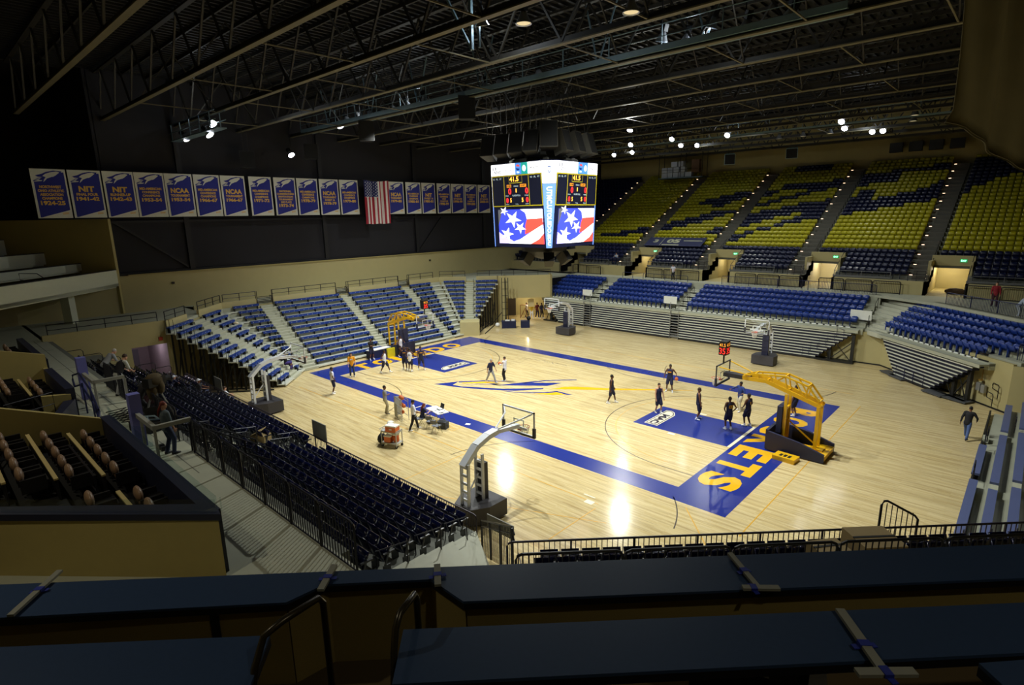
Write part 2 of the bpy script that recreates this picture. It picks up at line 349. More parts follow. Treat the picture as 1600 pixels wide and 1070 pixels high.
# ================================================================== CONCOURSE (walkway ring at 5 m) AND RETAINING WALLS
mb = MB()
mb.bx(-28, -25.1, -14, 14, 4.8, 5.0)
mb.prism([(-28, -14), (-25.1, -11.9), (-19.4, -17.6), (-19.4, -24.5), (-28, -24.5)], 4.8, 5.0)
mb.prism([(-28, 14), (-25.1, 11.9), (-16.8, 20.6), (-16.8, 27), (-28, 27)], 4.8, 5.0)
mb.bx(-28, 28, 25.75, 27.2, 4.8, 5.0)
mb.prism([(14.5, 25.75), (28, 25.75), (28, 16), (26, 16.6), (19.5, 23)], 4.8, 5.0)
struct('floor_concourse', mb, concrete, 'pale concrete concourse ring')
mb = MB().bx(-28, 15.6, -29.5, -24.3, 4.75, 5.0)
mb.prism([(15.6, -24.3), (19.5, -22.5), (21, -24), (21, -31), (15.6, -29.5)], 4.75, 5.0)
struct('floor_walkway', mb, concrete, 'pale concrete walkway behind the near seats')
mb = MB()
for y in (-24.85, -25.5): mb.bx(-20, 8, y - .012, y + .012, 5.0, 5.004)
for x in (-16, -10, -4, 2): mb.bx(x - .01, x + .01, -26.1, -24.5, 5.0, 5.004)
struct('trim_walkway_joint', mb, concrete_d)
# retaining walls and parapets under / around the far end stand
def par(mb, x0, x1, y, z1, z0=0.0, t=.18): mb.bx(x0, x1, y, y + t, z0, z1)
mb = MB()
for a, b in ((-14, -8.9), (-7.55, -1.1), (-.05, 6.25), (7.4, 14)): par(mb, a, b, 7.35, 5.35)
for a, b in ((-8.9, -7.55), (-1.1, -.05), (6.25, 7.4)): par(mb, a, b, 7.35, 4.8)
mb2 = MB()
struct('wall_parapet_far_end', mb, beige, loc=(-17.7, 0, 0), rz=R(90))
mb = MB(); par(mb, 1.0, 3.75, 7.35, 5.35); par(mb, 5.5, 9.6, 7.35, 5.35); par(mb, 3.75, 5.5, 7.35, 4.8)
struct('wall_parapet_near_corner', mb, beige, loc=(-13.25, -13.25, 0), rz=c45)
mb = MB(); par(mb, -9.6, -6.3, 7.35, 5.35); par(mb, -5.1, -1.7, 7.35, 5.35); par(mb, -6.3, -5.1, 7.35, 4.8); par(mb, -1.7, 3.6, 7.35, 5.35, 2.75); mb.bx(-1.9, -1.7, 7.35, 12, 0, 5); mb.bx(3.4, 3.6, 7.35, 9.5, 0, 5.35); mb.bx(-1.9, 3.6, 11.8, 12, 0, 5.0)
mb.bx(-1.9, 3.6, 7.5, 12, 2.75, 2.9)
struct('wall_parapet_tunnel_corner', mb, beige, 'beige wall over the tunnel mouth beside the stand', loc=(-13.25, 13.25, 0), rz=R(45))
# beige side wall at the end of the near side seats, with the lilac lit doorway
mb = MB().bx(-19.55, -19.3, -24.5, -20.0, 0, 5.35); mb.bx(-19.55, -19.3, -20.0, -17.6, 3.75, 5.35)
mb.bx(-19.55, -19.3, -17.75, -17.5, 0, 5.35)
struct('wall_seat_end', mb, beige, 'beige wall at the far end of the near seats')
brickm = M('lilac_brick', '#988a92', .8, vary=.15, scale=3)
mb = MB().bx(-25, -19.55, -20.2, -20.0, 0, 3.8); mb.bx(-25, -19.55, -17.7, -17.5, 0, 3.8); mb.bx(-25.1, -24.9, -20, -17.5, 0, 3.8); mb.bx(-25, -19.55, -20.2, -17.5, 3.8, 4.0)
struct('wall_doorway_passage', mb, brickm, 'lilac brick passage behind the near seats')
mb = MB().bx(-24.85, -24.8, -19.6, -18.4, 0, 2.6)
struct('door_1', mb, M('passage_door', '#6f6c78', .5), 'grey passage door')
L = bpy.data.lights.new('passage_lamp', 'POINT'); L.energy = 26; L.color = (1, .9, .97); L.shadow_soft_size = .2; o = bpy.data.objects.new('passage_lamp_light', L); COL.objects.link(o); o.location = (-21.5, -18.8, 3.5)
mb = MB().lathe([(.02, .12), (.14, .12), (.16, .05), (.16, 0), (.02, 0)], (0, 0, 0), 12)
tag(obj('passage_lamp', mb, M('lamp_glow_lilac', '#ffffff', emit='#ffe6f4', es=3), loc=(-21.5, -18.8, 3.65)), 'round lamp on the ceiling of the lilac doorway passage', 'lamp')
# beige wall under the far side stand and the angled corner stand
mb = MB().bx(11.5, 16.85, 21.3, 21.5, 0, 2.55); mb.prism([(16.8, 21.3), (24.6, 13.5), (24.75, 13.65), (16.85, 21.5)], 0, 2.55)
mb.prism([(22.2, 15.9), (24.6, 13.5), (24.75, 13.65), (22.35, 16.05)], 2.55, 3.0)
mb.bx(24.6, 29, 13.5, 13.7, 0, 2.9)
struct('wall_corner_base', mb, beige, 'beige wall under the angled corner stand')
mb = MB().bx(11.5, 16.85, 21.26, 21.3, 0, .1); mb.prism([(16.8, 21.26), (24.6, 13.46), (24.62, 13.5), (16.82, 21.3)], 0, .1)
struct('baseboard_corner', mb, black_box)
# ================================================================== UPPER DECK
RUN, RISE, Y0, Z0, NR = .72, .37, 27.9, 6.15, 29
AX = [-20.6, -11.2, -1.85, 7.6, 17.1]        # seat end beside each aisle; the aisle is 1.25 wide to its +x side
TUN = [(a + 1.25, a + 3.75) for a in AX]     # tunnel mouth beside each aisle
mb = MB(); x = -30
cuts = [(-30.0, TUN[0][0])] + [(TUN[i][1], TUN[i + 1][0]) for i in range(4)] + [(TUN[4][1], 34.0)]
for j in range(NR):
    y, z = Y0 - .25 + RUN * j, Z0 + RISE * j; yb = 49.2 if j == NR - 1 else y + RUN + .1
    if j < 4:
        for a, b in cuts: mb.bx(a, b, y, yb, z - 1.0 if j else 5, z)
    else: mb.bx(-30, 34, y, yb, z - .6, z)
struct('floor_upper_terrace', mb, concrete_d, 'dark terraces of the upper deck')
mb = MB()
for a in AX:
    for j in range(NR * 2 - 1):
        jj = j / 2; mb.bx(a + .08, a + 1.2, Y0 - .24 + RUN * jj, Y0 - .24 + RUN * jj + .36, Z0 + RISE * jj - .3, Z0 + RISE * jj + .19 - (.0 if j % 2 else .17))
struct('floor_upper_aisle_steps', mb, M('aisle_concrete', '#57564f', .8, vary=.15), 'concrete aisle steps of the upper deck')
mb = MB()
for a, b in cuts: mb.bx(a, b, 27.2, 27.66, 4.8, 6.1)
for a, b in TUN:
    mb.bx(a - .2, a, 27.2, 33.5, 4.8, 6.1); mb.bx(b, b + .2, 27.2, 33.5, 4.8, 6.1)
    mb.prism([(a - .2, 28.5), (a, 28.5), (a, 33.5), (a - .2, 33.5)], 6.1, 7.7); mb.prism([(b, 28.9), (b + .2, 28.9), (b + .2, 33.5), (b, 33.5)], 6.1, 7.7)
    mb.bx(a - .2, b + .2, 30.35, 30.6, 7.25, 8.1); mb.bx(a, b, 33.3, 33.5, 4.8, 7.3); mb.bx(a, b, 30.6, 33.5, 7.25, 7.4); mb.bx(a, b, 27.2, 33.4, 4.8, 5.0)
struct('wall_deck_front', mb, beige, 'beige concourse wall below the upper deck')
for i, (a, b) in enumerate(TUN):
    if i == 0: continue
    L = bpy.data.lights.new('tunnel_lamp', 'POINT'); L.energy = (0, 40, 40, 75, 90)[i]; L.color = (1, .86, .62) if i != 3 else (1, .9, .85); L.shadow_soft_size = .12
    o = bpy.data.objects.new('tunnel_lamp_light', L); COL.objects.link(o); o.location = (a + .9, 31.6, 6.95)
    mb = MB().lathe([(.02, .1), (.13, .1), (.15, .04), (.15, 0), (.02, 0)], (0, 0, 0), 12)
    tag(obj('tunnel_lamp', mb, M('lamp_glow_warm', '#ffffff', emit='#ffe9c0', es=6), loc=(a + .9, 31.6, 7.12)), f'round lamp in the ceiling of the {nth(5 - i)} upper deck tunnel from the right', 'lamp')
    t = thing('exit_sign', f'green EXIT sign over the {nth(5 - i)} upper deck tunnel from the right', 'sign', (b - .55, 30.35, 7.7), 0, 'exit signs over the upper tunnels')
    obj('case', MB().bx(-.24, .24, -.05, 0, -.13, .13), M('exit_case', '#17502c', .5, emit='#2fae62', es=.5), t)
    mb = MB(); text(mb, 'EXIT', (-.18, -.05, -.07), (.36, 0, 0), (0, 0, .14), .004); obj('lettering', mb, M('exit_glow', '#8cffb2', emit='#8cffb2', es=3), t)
# narrow bright window strips inside the third tunnel
mb = MB()
for z in (5.9, 6.35, 6.8): mb.bx(TUN[3][1] - .03, TUN[3][1] - .005, 31.0, 33.0, z, z + .3)
struct('window_1', mb, M('bright_window', '#ffffff', emit='#cfd4ff', es=2.2), 'bright window in the side of an upper tunnel')
mb = MB(); mb.ball((0, 0, .2), (.75, .4, .3), 10); mb.ball((.5, .1, .16), (.5, .3, .22), 10); mb.bar((-.5, .1, .3), (.95, -.1, .36), .3, .12)
tag(obj('tarp_heap', mb, M('brown_tarp', '#3d2a17', .8, vary=.3), loc=(20.1, 29.6, 5.0)), 'dark brown tarp heaped on the floor of the upper tunnel with the warm lamp', 'tarp')
# step lights beside the aisles
lamp_glow = M('aisle_light_glow', '#ffffff', emit='#ffcfa8', es=2.2)
proto = None
SECN = ['behind the scoreboard', 'right of the scoreboard', 'over the courtside number banner', 'left of the far right aisle', 'at the far right aisle']
for i, a in enumerate(AX):
    for q in range(14):
        j = .3 + q * 2.05
        if i == 0 and j < 12: continue
        if j > 27.8: continue
        if not proto:
            proto = obj('aisle_light', MB().box((0, 0, 0), (.2, .05, .05)), lamp_glow); o = proto
        else: o = copy_tree(proto)
        o.location = (a + .04, Y0 - .3 + RUN * j, Z0 + RISE * j + .32)
        tag(o, f'small warm step light, {nth(q + 1)} up the {nth(i + 1)} upper deck aisle from the scoreboard', 'light', 'step lights on the upper deck aisles')
# ================================================================== FAR END BENCH STAND (twelve rows, pulled out)
DZ0, DZ, DR = .22, .39, .6
def row_z(k): return DZ0 + DZ * k
def bench_section(name, label, loc, rz, ext, rows=range(12), posts=None, dk=None, grp='pulled-out bench stands at the far end'):
    """ext(k) -> (x0, x1) of the bench of row k"""
    t = thing(name, label, 'bleacher', loc, rz, grp)
    mb = MB()
    for k in rows:
        x0, x1 = (dk or ext)(k)
        if x1 - x0 < .05: continue
        mb.bx(x0, x1, DR * k, DR * k + DR + .02, row_z(k) - .07, row_z(k), 0); mb.bx(x0, x1, DR * k + DR - .02, DR * k + DR + .01, row_z(k), row_z(k) + DZ - .06, 1)
        mb.bx(x0, x1, DR * k - .02, DR * k + .03, row_z(k) - .11, row_z(k) + .005, 0)
    obj('deck', mb, [tread_white, concrete], t)
    for k in rows:
        x0, x1 = ext(k)
        if x1 - x0 < .25: continue
        b = MB().bx(x0 + .04, x1 - .04, DR * k + .3, DR * k + .56, row_z(k) + .36, row_z(k) + .43); b.bx(x0 + .04, x1 - .04, DR * k + .3, DR * k + .34, row_z(k) + .26, row_z(k) + .38)
        n = max(2, int((x1 - x0) / 1.6))
        bk = MB()
        for i in range(n + 1):
            xx = x0 + .15 + (x1 - x0 - .3) * i / n; bk.bx(xx - .03, xx + .03, DR * k + .34, DR * k + .54, row_z(k), row_z(k) + .37)
        bk.bx(x0 + .1, x1 - .1, DR * k + .42, DR * k + .46, row_z(k) + .31, row_z(k) + .37)
        m2 = max(2, int((x1 - x0) / .46))
        for i in range(m2): b.bx(x0 + .2 + i * .46, x0 + .255 + i * .46, DR * k + .29, DR * k + .302, row_z(k) + .33, row_z(k) + .37, 1)
        obj('bracket', bk, black_box, obj('bench', b, [blue_bench, tread_white], t))
    if posts is not None:
        mb = MB()
        for k in rows:
            if k < 1: continue
            x0, x1 = ext(k); xe = x0 if posts < 0 else x1; y = DR * k + .3
            if posts and x1 - x0 > .2:
                for dx in (.12, .9): mb.bar((xe - posts * dx, y, 0), (xe - posts * dx, y, row_z(k) - .08), .09, .09)
                if k > 2: mb.bar((xe - posts * .12, y, row_z(k) * .15), (xe - posts * .12, y - .55, row_z(k) * .75), .05, .05)
                if k % 2: mb.bar((xe - posts * .12, y, .3), (xe - posts * .9, y, row_z(k) * .7), .04, .04)
        for dx in (.12, .9): mb.bar((ext(6)[0 if posts < 0 else 1] - posts * dx, .6, .05), (ext(11)[0 if posts < 0 else 1] - posts * dx, 6.9, .05), .07)
        obj('under_frame', mb, black_box, t)
        mb = MB()
        for k in rows:
            x0, x1 = ext(k); xe = x0 + .05 if posts < 0 else x1 - .05
            if x1 - x0 < .3: continue
            y0, y1, z = DR * k + .05, DR * k + .57, row_z(k)
            mb.tube([(xe, y0, z), (xe, y0, z + .95), (xe, y1, z + .95), (xe, y1, z)], .018, 5); mb.tube([(xe, y0, z + .5), (xe, y1, z + .5)], .012, 4); mb.bar((xe, (y0 + y1) / 2, z), (xe, (y0 + y1) / 2, z + .95), .015, .015)
        obj('end_rail', mb, rail_m, t)
    return t
def aisle(parent, x0, x1, rows=range(12), rail=True):
    mb = MB()
    for k in rows:
        mb.bx(x0, x1, DR * k, DR * k + DR + .01, row_z(k) - .2, row_z(k), 0); mb.bx(x0 + .12, x1 - .12, DR * k + .3, DR * k + DR + .01, row_z(k), row_z(k) + DZ * .5, 0)
        mb.bx(x0 + .12, x1 - .12, DR * k + .285, DR * k + .3, row_z(k), row_z(k) + DZ * .5 - .03, 1); mb.bx(x0, x1, DR * k - .015, DR * k, row_z(k) - .2, row_z(k) - .03, 1)
    obj('aisle_steps', mb, [step_m, concrete], parent)
    if rail:
        for k in list(rows)[1::2]:
            xm, y, z = x1 - .22, DR * k + .15, row_z(k)
            m = MB().tube([(xm, y, z), (xm, y, z + .8), (xm, y + .12, z + .95), (xm, y + .45, z + 1.05), (xm, y + .55, z + .95), (xm, y + .5, z + .72), (xm, y + .05, z + .62)], .022, 5)
            obj('hand_loop', m, rail_m, parent)
mit = lambda k: 8.95 + .2 * k
mitd = lambda k: 6.0 + .2 * k
TL = ((-17.7, 0, 0), R(90))
t = bench_section('bench_stand', 'short blue bench stand between the main aisle and angled near corner stand', *TL, lambda k: (-mit(k), -8.9), dk=lambda k: (-9.0 - .249 * (k + 1), -8.9)); aisle(t, -8.9, -7.55)
t = bench_section('bench_stand', 'wide blue bench stand left of the yellow far end hoop', *TL, lambda k: (-7.55, -1.1)); aisle(t, -1.1, -.05)
t = bench_section('bench_stand', 'wide blue bench stand right behind the yellow far end hoop', *TL, lambda k: (-.05, 6.25)); aisle(t, 6.25, 7.4)
t = bench_section('bench_stand', 'narrow tapering blue bench stand right of the yellow far end hoop', *TL, lambda k: (7.4, mit(k) - .9), dk=lambda k: (7.4, 8.8 + .249 * (k + 1)))
DLx = lambda k: (.5 + .13 * (11 - k), 3.75)
t = bench_section('bench_stand', 'angled blue bench stand on open black legs at the near corner', (-13.25, -13.25, 0), R(135), DLx, posts=-1); aisle(t, 3.75, 5.5, rail=False)
t = bench_section('bench_stand', 'angled blue bench stand just inside the open-legged corner stand', (-13.25, -13.25, 0), R(135), lambda k: (5.5, mitd(k)), dk=lambda k: (5.5, 6.3 + .248 * k))
t = bench_section('bench_stand', 'angled blue bench stand above the beige box wall', (-13.25, 13.25, 0), R(45), lambda k: (-6.2 - .24 * k, -6.4), dk=lambda k: (-6.35 - .248 * k, -6.4)); aisle(t, -6.4, -5.2, range(3, 12))
DRx = lambda k: (-5.2, -4.9 + .28 * max(0, k - 3))
t = bench_section('bench_stand', 'angled blue bench stand beside the tunnel to the far corner', (-13.25, 13.25, 0), R(45), DRx, rows=range(3, 12), posts=1)
struct('wall_stand_box', MB().bx(-6.75, -4.75, -.1, 1.78, 0, 1.42), beige, 'beige box wall under the angled stair', loc=(-13.25, 13.25, 0), rz=R(45))

# ---------------- generic rails
def rail_mb(w, h=1.07, bars=.14, r=.028, mid=True, post=None, round_end=True, z0=.08):
    mb = MB(); c = .12 if round_end else .001
    mb.tube([(0, 0, 0), (0, 0, h - c), (c * .3, 0, h - c * .3), (c, 0, h), (w - c, 0, h), (w - c * .3, 0, h - c * .3), (w, 0, h - c), (w, 0, 0)], r, 6)
    mb.tube([(0, 0, z0), (w, 0, z0)], r * .8, 5)
    if bars:
        n = int(w / bars)
        for i in range(1, n): mb.bar((w * i / n, 0, z0), (w * i / n, 0, h), .018, .018)
    if post:
        n = max(1, round(w / post))
        for i in range(1, n): mb.bar((w * i / n, 0, 0), (w * i / n, 0, h), .04, .04)
    return mb
def rail_at(p, q, z, label, cat='railing', h=1.07, bars=.14, mat=None, group=None, name='railing', z2=None, **kw):
    p, q = Vector(p), Vector(q); w = (q - p).length; a = math.atan2(q.y - p.y, q.x - p.x)
    o = obj(name, rail_mb(w, h, bars, **kw), mat or rail_m, loc=(p.x, p.y, z), rz=a)
    return tag(o, label, cat, group)
def open_rail(p, q, z, label, group=None, h=.62):
    p, q = Vector(p), Vector(q); w = (q - p).length; a = math.atan2(q.y - p.y, q.x - p.x); mb = MB()
    mb.tube([(0, 0, h), (w, 0, h)], .03, 6); mb.tube([(0, 0, h * .45), (w, 0, h * .45)], .022, 6)
    n = max(1, round(w / 1.45))
    for i in range(n + 1): mb.bar((w * i / n, 0, 0), (w * i / n, 0, h), .045, .045)
    return tag(obj('railing', mb, rail_m, loc=(p.x, p.y, z), rz=a), label, 'railing', group)
G = 'dark rails on the far end parapet'
for a, b, s in ((-11.7, -8.95, 'over the short stand left of the first main aisle'), (-7.5, -1.15, 'over the wide stand left of the yellow hoop'), (0, 6.2, 'over the wide stand right of the yellow hoop'), (7.45, 11.0, 'over the narrow tapering stand')):
    open_rail((-25.15, a), (-25.15, b), 5.35, 'dark two-bar rail on the parapet ' + s, G)
def wpt(O, rz, lx, ly): return (O[0] + lx * cos(rz) - ly * sin(rz), O[1] + lx * sin(rz) + ly * cos(rz))
OL, OR_ = (-13.25, -13.25), (-13.25, 13.25)
open_rail(wpt(OL, R(135), 5.55, 7.44), wpt(OL, R(135), 9.3, 7.44), 5.35, 'dark two-bar rail on the angled parapet by the near corner', G)
open_rail(wpt(OL, R(135), 1.05, 7.44), wpt(OL, R(135), 3.7, 7.44), 5.35, 'dark two-bar rail over the open-legged corner stand', G)
open_rail((-19.42, -24.2), (-19.42, -18.2), 5.35, 'dark two-bar rail along the top of the beige wall beside the near seats', G)
open_rail(wpt(OR_, R(45), -9.3, 7.44), wpt(OR_, R(45), -6.4, 7.44), 5.35, 'dark two-bar rail over the angled stand left of the far stair', G)
open_rail(wpt(OR_, R(45), -5.0, 7.44), wpt(OR_, R(45), 3.4, 7.44), 5.35, 'dark two-bar rail over the tunnel mouth in the far corner', G)
for y in (-8.2, -.55, 6.85):
    mb = MB()
    for i in range(5): mb.bar((-25.0, y - .7, 4.95 + i * .13), (-25.0, y + .7, 4.95 + i * .13), .04, .05)
    mb.bar((-25, y - .7, 4.8), (-25, y - .7, 6), .04); mb.bar((-25, y + .7, 4.8), (-25, y + .7, 6), .04)
    tag(obj('gate', mb, rail_m), {-8.2: 'dark slatted gate at the top of the aisle nearest the near corner', -.55: 'dark slatted gate at the top of the aisle behind the yellow hoop', 6.85: 'dark slatted gate at the top of the aisle beside the narrow stand'}[y], 'gate')

# ================================================================== FAR SIDE: retracted bench banks below chair decks
white_strip = M('white_edge_plate', '#eceee9', .5)
def bank(name, label, loc, rz, ext, n=11, dz=.235, gap=None):
    t = thing(name, label, 'bleacher', loc, rz, 'pushed-in bench banks on the far side')
    for k in range(n):
        x0, x1 = ext(k); z = .14 + dz * k; y = .02 * k
        mb = MB().bx(x0, x1, y - .06, y + .5, z + .12, z + .155, 0); mb.bx(x0, x1, y - .075, y - .03, z + .075, z + .155, 0); mb.bx(x0 + .03, x1 - .03, y - .03, y + .45, z - .085, z + .12, 1)
        obj('bench_row', mb, [tread_white, M('bench_gap_shade', '#12152c', .6)], t)  # dark bench face fills the gap, whose shade is put into its colour
    x0, x1 = ext(n - 1)
    obj('front_rail_plate', MB().bx(ext(0)[0], ext(0)[1], -.05, .02, 0, .13), dark_steel, t)
    return t
FO = (0, 20.5)
xl = lambda k: -14.6 - .26 * k
xr = lambda k: 12.35 + .265 * k
b1 = bank('retracted_bench_bank', 'pushed-in bench bank beside the far corner tunnel, behind the far white hoop', (*FO, 0), 0, lambda k: (xl(k), -11.05))
b2 = bank('retracted_bench_bank', 'long pushed-in bench bank between the two ladder aisles', (*FO, 0), 0, lambda k: (-10.1, -.75))
b3 = bank('retracted_bench_bank', 'longest pushed-in bench bank, stepping out over its right end', (*FO, 0), 0, lambda k: (.15, xr(k)))
CO = (18.35, 18.35); CZ = R(-45)
cl = lambda k: -.2 - .2 * k
cr = lambda k: 3.3 + .31 * k
b4 = bank('retracted_bench_bank', 'angled pushed-in bench bank in the corner, wider at the top', (*CO, 0), CZ, lambda k: (cl(k), cr(k)))
for b, (x0, x1), z in ((b1, (-17.0, -11.0), 0), (b2, (-11.05, -.7), 0), (b3, (-.75, 15.2), 0), (b4, (-2.5, 6.7), 0)):
    mb = MB().bx(x0, x1, .0, 1.2, 2.6, 2.72, 0); mb.bx(x0, x1, -.02, .04, 2.5, 2.72, 0); mb.bx(x0 + .2, x1 - .3, .72, .8, 2.72, 2.86, 1)
    x = x0 + .4
    while x < x1 - .9: mb.bx(x, x + .34, .66, .72, 2.74, 2.86, 2); x += .5
    obj('top_walk', mb, [concrete, black_box, white_strip], b)
for x0, b in ((-11.03, b1), (-.73, b2)):
    mb = MB()
    for k in range(9): mb.bx(x0 + .05, x0 + .85, -.1, .2, .2 + k * .27, .26 + k * .27)
    for xx in (x0, x0 + .88): mb.bar((xx, -.12, 0), (xx, -.12, 3.6), .045)
    mb.bx(x0, x0 + .9, .12, .3, 0, .35); obj('ladder_aisle', mb, grey_steel, b)
def under(b, pts, h):
    mb = MB()
    for (x, y) in pts[1:]: mb.bar((x, y, 0), (x, y, h), .22, .2)
    mb.bx(pts[0][0] - .2, pts[-1][0] + .2, pts[0][1] - .35, pts[0][1] - .05, .03, .14); mb.bx(pts[0][0] + .8, pts[-1][0] + .2, pts[0][1] - .1, pts[0][1] + .5, .02, .09)
    for i in range(len(pts) - 1): mb.bar((pts[i][0], pts[i][1], .1), (pts[i + 1][0], pts[i + 1][1], h * .75), .07); mb.bar((pts[i + 1][0], pts[i + 1][1] - .1, .1), (pts[i][0] + .5, pts[i][1] - .1, h * .6), .05)
    obj('under_frame', mb, dark_steel, b)
under(b3, [(12.5, .15), (13.3, .3), (14.9, .3)], 2.3)
under(b4, [(3.4, .35), (4.6, .45), (5.7, .45)], 2.3)
under(b1, [(-16.6, .3), (-15.9, .3), (-15.2, .3)], 2.2)
mb = MB()
for i in range(5):
    z = .2 + .47 * i; x = 11.35 + i * .6; mb.tube([(x, -.1 + .02 * i, z), (x, -.1, z + .75), (x + .5, -.1, z + .62), (x + .5, -.1, z + .1)], .02, 5)
obj('step_rail', mb, rail_b, b3)
mb = MB(); mb.tube([(.05, -.12, .05), (.05, -.12, .95), (2.7, -.12, .95), (2.7, -.12, .05)], .02)
for x in (.9, 1.75): mb.bar((x, -.12, .05), (x, -.12, .95), .035)
mb.tube([(.05, -.12, .5), (2.7, -.12, .5)], .015); obj('front_rail', mb, rail_b, b4)
for (x, y, a, lab) in ((17.9, 19.0, -48, 'dark grey low platform at the left foot of the angled corner bank'), (18.55, 18.15, -48, 'dark grey low platform touching the angled bank left of its blue rail'), (21.0, 15.3, -40, 'dark grey low platform under the overhang of the angled corner bank'), (22.2, 14.6, -30, 'dark grey low platform at the foot of the beige corner wall')):
    tag(obj('platform', MB().box((0, 0, .1), (1.5, .7, .08), 0).box((-.6, 0, .03), (.1, .6, .06)).box((.6, 0, .03), (.1, .6, .06)), M('platform_grey', '#4a4c50', .6), loc=(x, y, 0), rz=R(a)), lab, 'platform')
# chair decks above the banks (terraces), local rows
FR = (21.45, .85, 2.78, .33)                 # first row y, run, floor z, rise
mb = MB()
for k in range(5): mb.bx(-17.4 + .3 * k, 15.4, FR[0] - .35 + FR[1] * k, FR[0] - .35 + FR[1] * (k + 1) + .02, 2.3, FR[2] + FR[3] * k)
mb.bx(-16, 15.6, 25.4, 25.8, 2.5, 5.0)
struct('floor_far_terrace', mb, concrete, 'pale terraces under the blue chairs of the far side')
mb = MB()
for x0 in (-11.05, -.72):
    for k in range(10): mb.bx(x0, x0 + 1.0, 21.1 + .425 * k, 21.1 + .425 * (k + 1), FR[2] + .165 * k - .2, FR[2] + .165 * k + .05)
struct('floor_far_aisle_steps', mb, step_m)
CR = (.95, .78, 2.78, .31)
mb = MB()
for k in range(5): mb.bx(-3.6, 6.7 + 1.2 * k, CR[0] - .35 + CR[1] * k, CR[0] - .35 + CR[1] * (k + 1) + .02, 2.35, CR[2] + CR[3] * k)
mb.bx(-3, 13, 4.5, 4.7, 2.6, 5.0)
struct('floor_corner_terrace', mb, concrete, 'pale terraces under the blue chairs of the angled corner', loc=(*CO, 0), rz=CZ)
mb = MB()
for k in range(11): mb.prism([wpt(CO, CZ, -4.2 - (.2 + .4 * k), .2 + .4 * k), wpt(CO, CZ, -2.3, .2 + .4 * k), wpt(CO, CZ, -2.3, .6 + .4 * k), wpt(CO, CZ, -4.2 - (.6 + .4 * k), .6 + .4 * k)], 2.35, 2.7 + .21 * k)
struct('floor_corner_aisle_steps', mb, step_m)
for a in ((15.6, 21.7), (15.6, 23.6), (-.15, 23.2), (-.15, 21.8), (-10.5, 23.2)):
    z = 2.8 + (a[1] - 21.45) * .39
    mb = MB().tube([(0, 0, 0), (0, 0, .85), (0, .2, .95), (0, .9, 1.25), (0, 1.0, 1.1), (0, .95, .35)], .022, 5)
    tag(obj('hand_rail', mb, rail_m, loc=(a[0], a[1], z)), {(15.6, 21.7): 'black stair rail beside the blank board at the right end of the far chairs, lower one', (15.6, 23.6): 'black stair rail beside the right end of the far chairs, upper one', (-.15, 23.2): 'black stair rail high in the aisle left of the longest far chair block', (-.15, 21.8): 'black stair rail low in the aisle left of the longest far chair block', (-10.5, 23.2): 'black stair rail in the far aisle nearest the tunnel'}[a], 'railing')
# white boards that close the aisles
def board(x, y, z, rz, w, h, label, mat=None):
    t = thing('aisle_board', label, 'board', (x, y, z), rz)
    obj('panel', MB().bx(-w / 2, w / 2, -.02, .02, .55, .55 + h), mat or white_m, t)
    mb = MB()
    for s in (-1, 1): mb.bar((s * w * .42, .03, 0), (s * w * .42, .03, .6), .04)
    mb.tube([(-w * .42, .03, .5), (w * .42, .03, .5)], .02); obj('stand', mb, rail_m, t)
    return t
wb = M('white_board', '#d9dcd6', .5)
board(-17.0, 21.2, 2.75, 0, .9, .6, 'small white board at the aisle next to the far corner tunnel', wb)
board(-11.1, 21.2, 2.75, 0, 1.25, .65, 'white board closing the far aisle behind the far white hoop', wb)
board(-1.2, 21.2, 2.75, 0, 1.4, .72, 'white board closing the far aisle left of the longest bench bank', wb)
board(15.0, 21.9, 2.85, R(-8), 1.55, .75, 'white board at the right end of the far side chairs', wb)
# front rail of the concourse behind the chairs and crowd barriers by the beige wall
rail_at((2.0, 25.6), (15.2, 25.6), 4.75, 'navy barred railing behind the top row of the longest far chair block', bars=.12, mat=rail_b, post=2.4)
rail_at((-9.4, 25.6), (-1.6, 25.6), 4.75, 'navy two-rail fence behind the middle far chair block', bars=0, mat=rail_b, post=1.3, h=.85)
rail_at(wpt(CO, CZ, -2.2, 4.75), wpt(CO, CZ, 11, 4.75), 4.75, 'navy barred railing behind the top row of the angled corner chairs', bars=.12, mat=rail_b, post=2.2)
pb = obj('crowd_barrier', rail_mb(2.0, 1.05, .12, .042), rail_m)
spots = []
for (x0, x1) in ((-19.4, -12.0), (-7.2, .6), (2.8, 9.4), (10.4, 17.4), (20.9, 27.5)):
    n = int((x1 - x0) / 2.12)
    for i in range(n): spots.append((x0 + .05 + i * 2.12, 26.75 + .1 * sin(i * 2.1), i + 1, n, x0))
BN = {-19.4: 'by the scoreboard end deck wall', -7.2: 'between the first two deck tunnels', 2.8: 'left of the window tunnel', 10.4: 'between the two lit tunnels', 20.9: 'right of the warm lit tunnel'}
for i, (x, y, q, n, x0) in enumerate(spots):
    o = pb if i == 0 else copy_tree(pb)
    o.location = (x, y, 5.0); tag(o, f'black crowd barrier, {nth(q)} from the left {BN[x0]}', 'barrier', 'crowd barriers by the deck wall')
CARD_ = 'zero one two three four five six'.split()
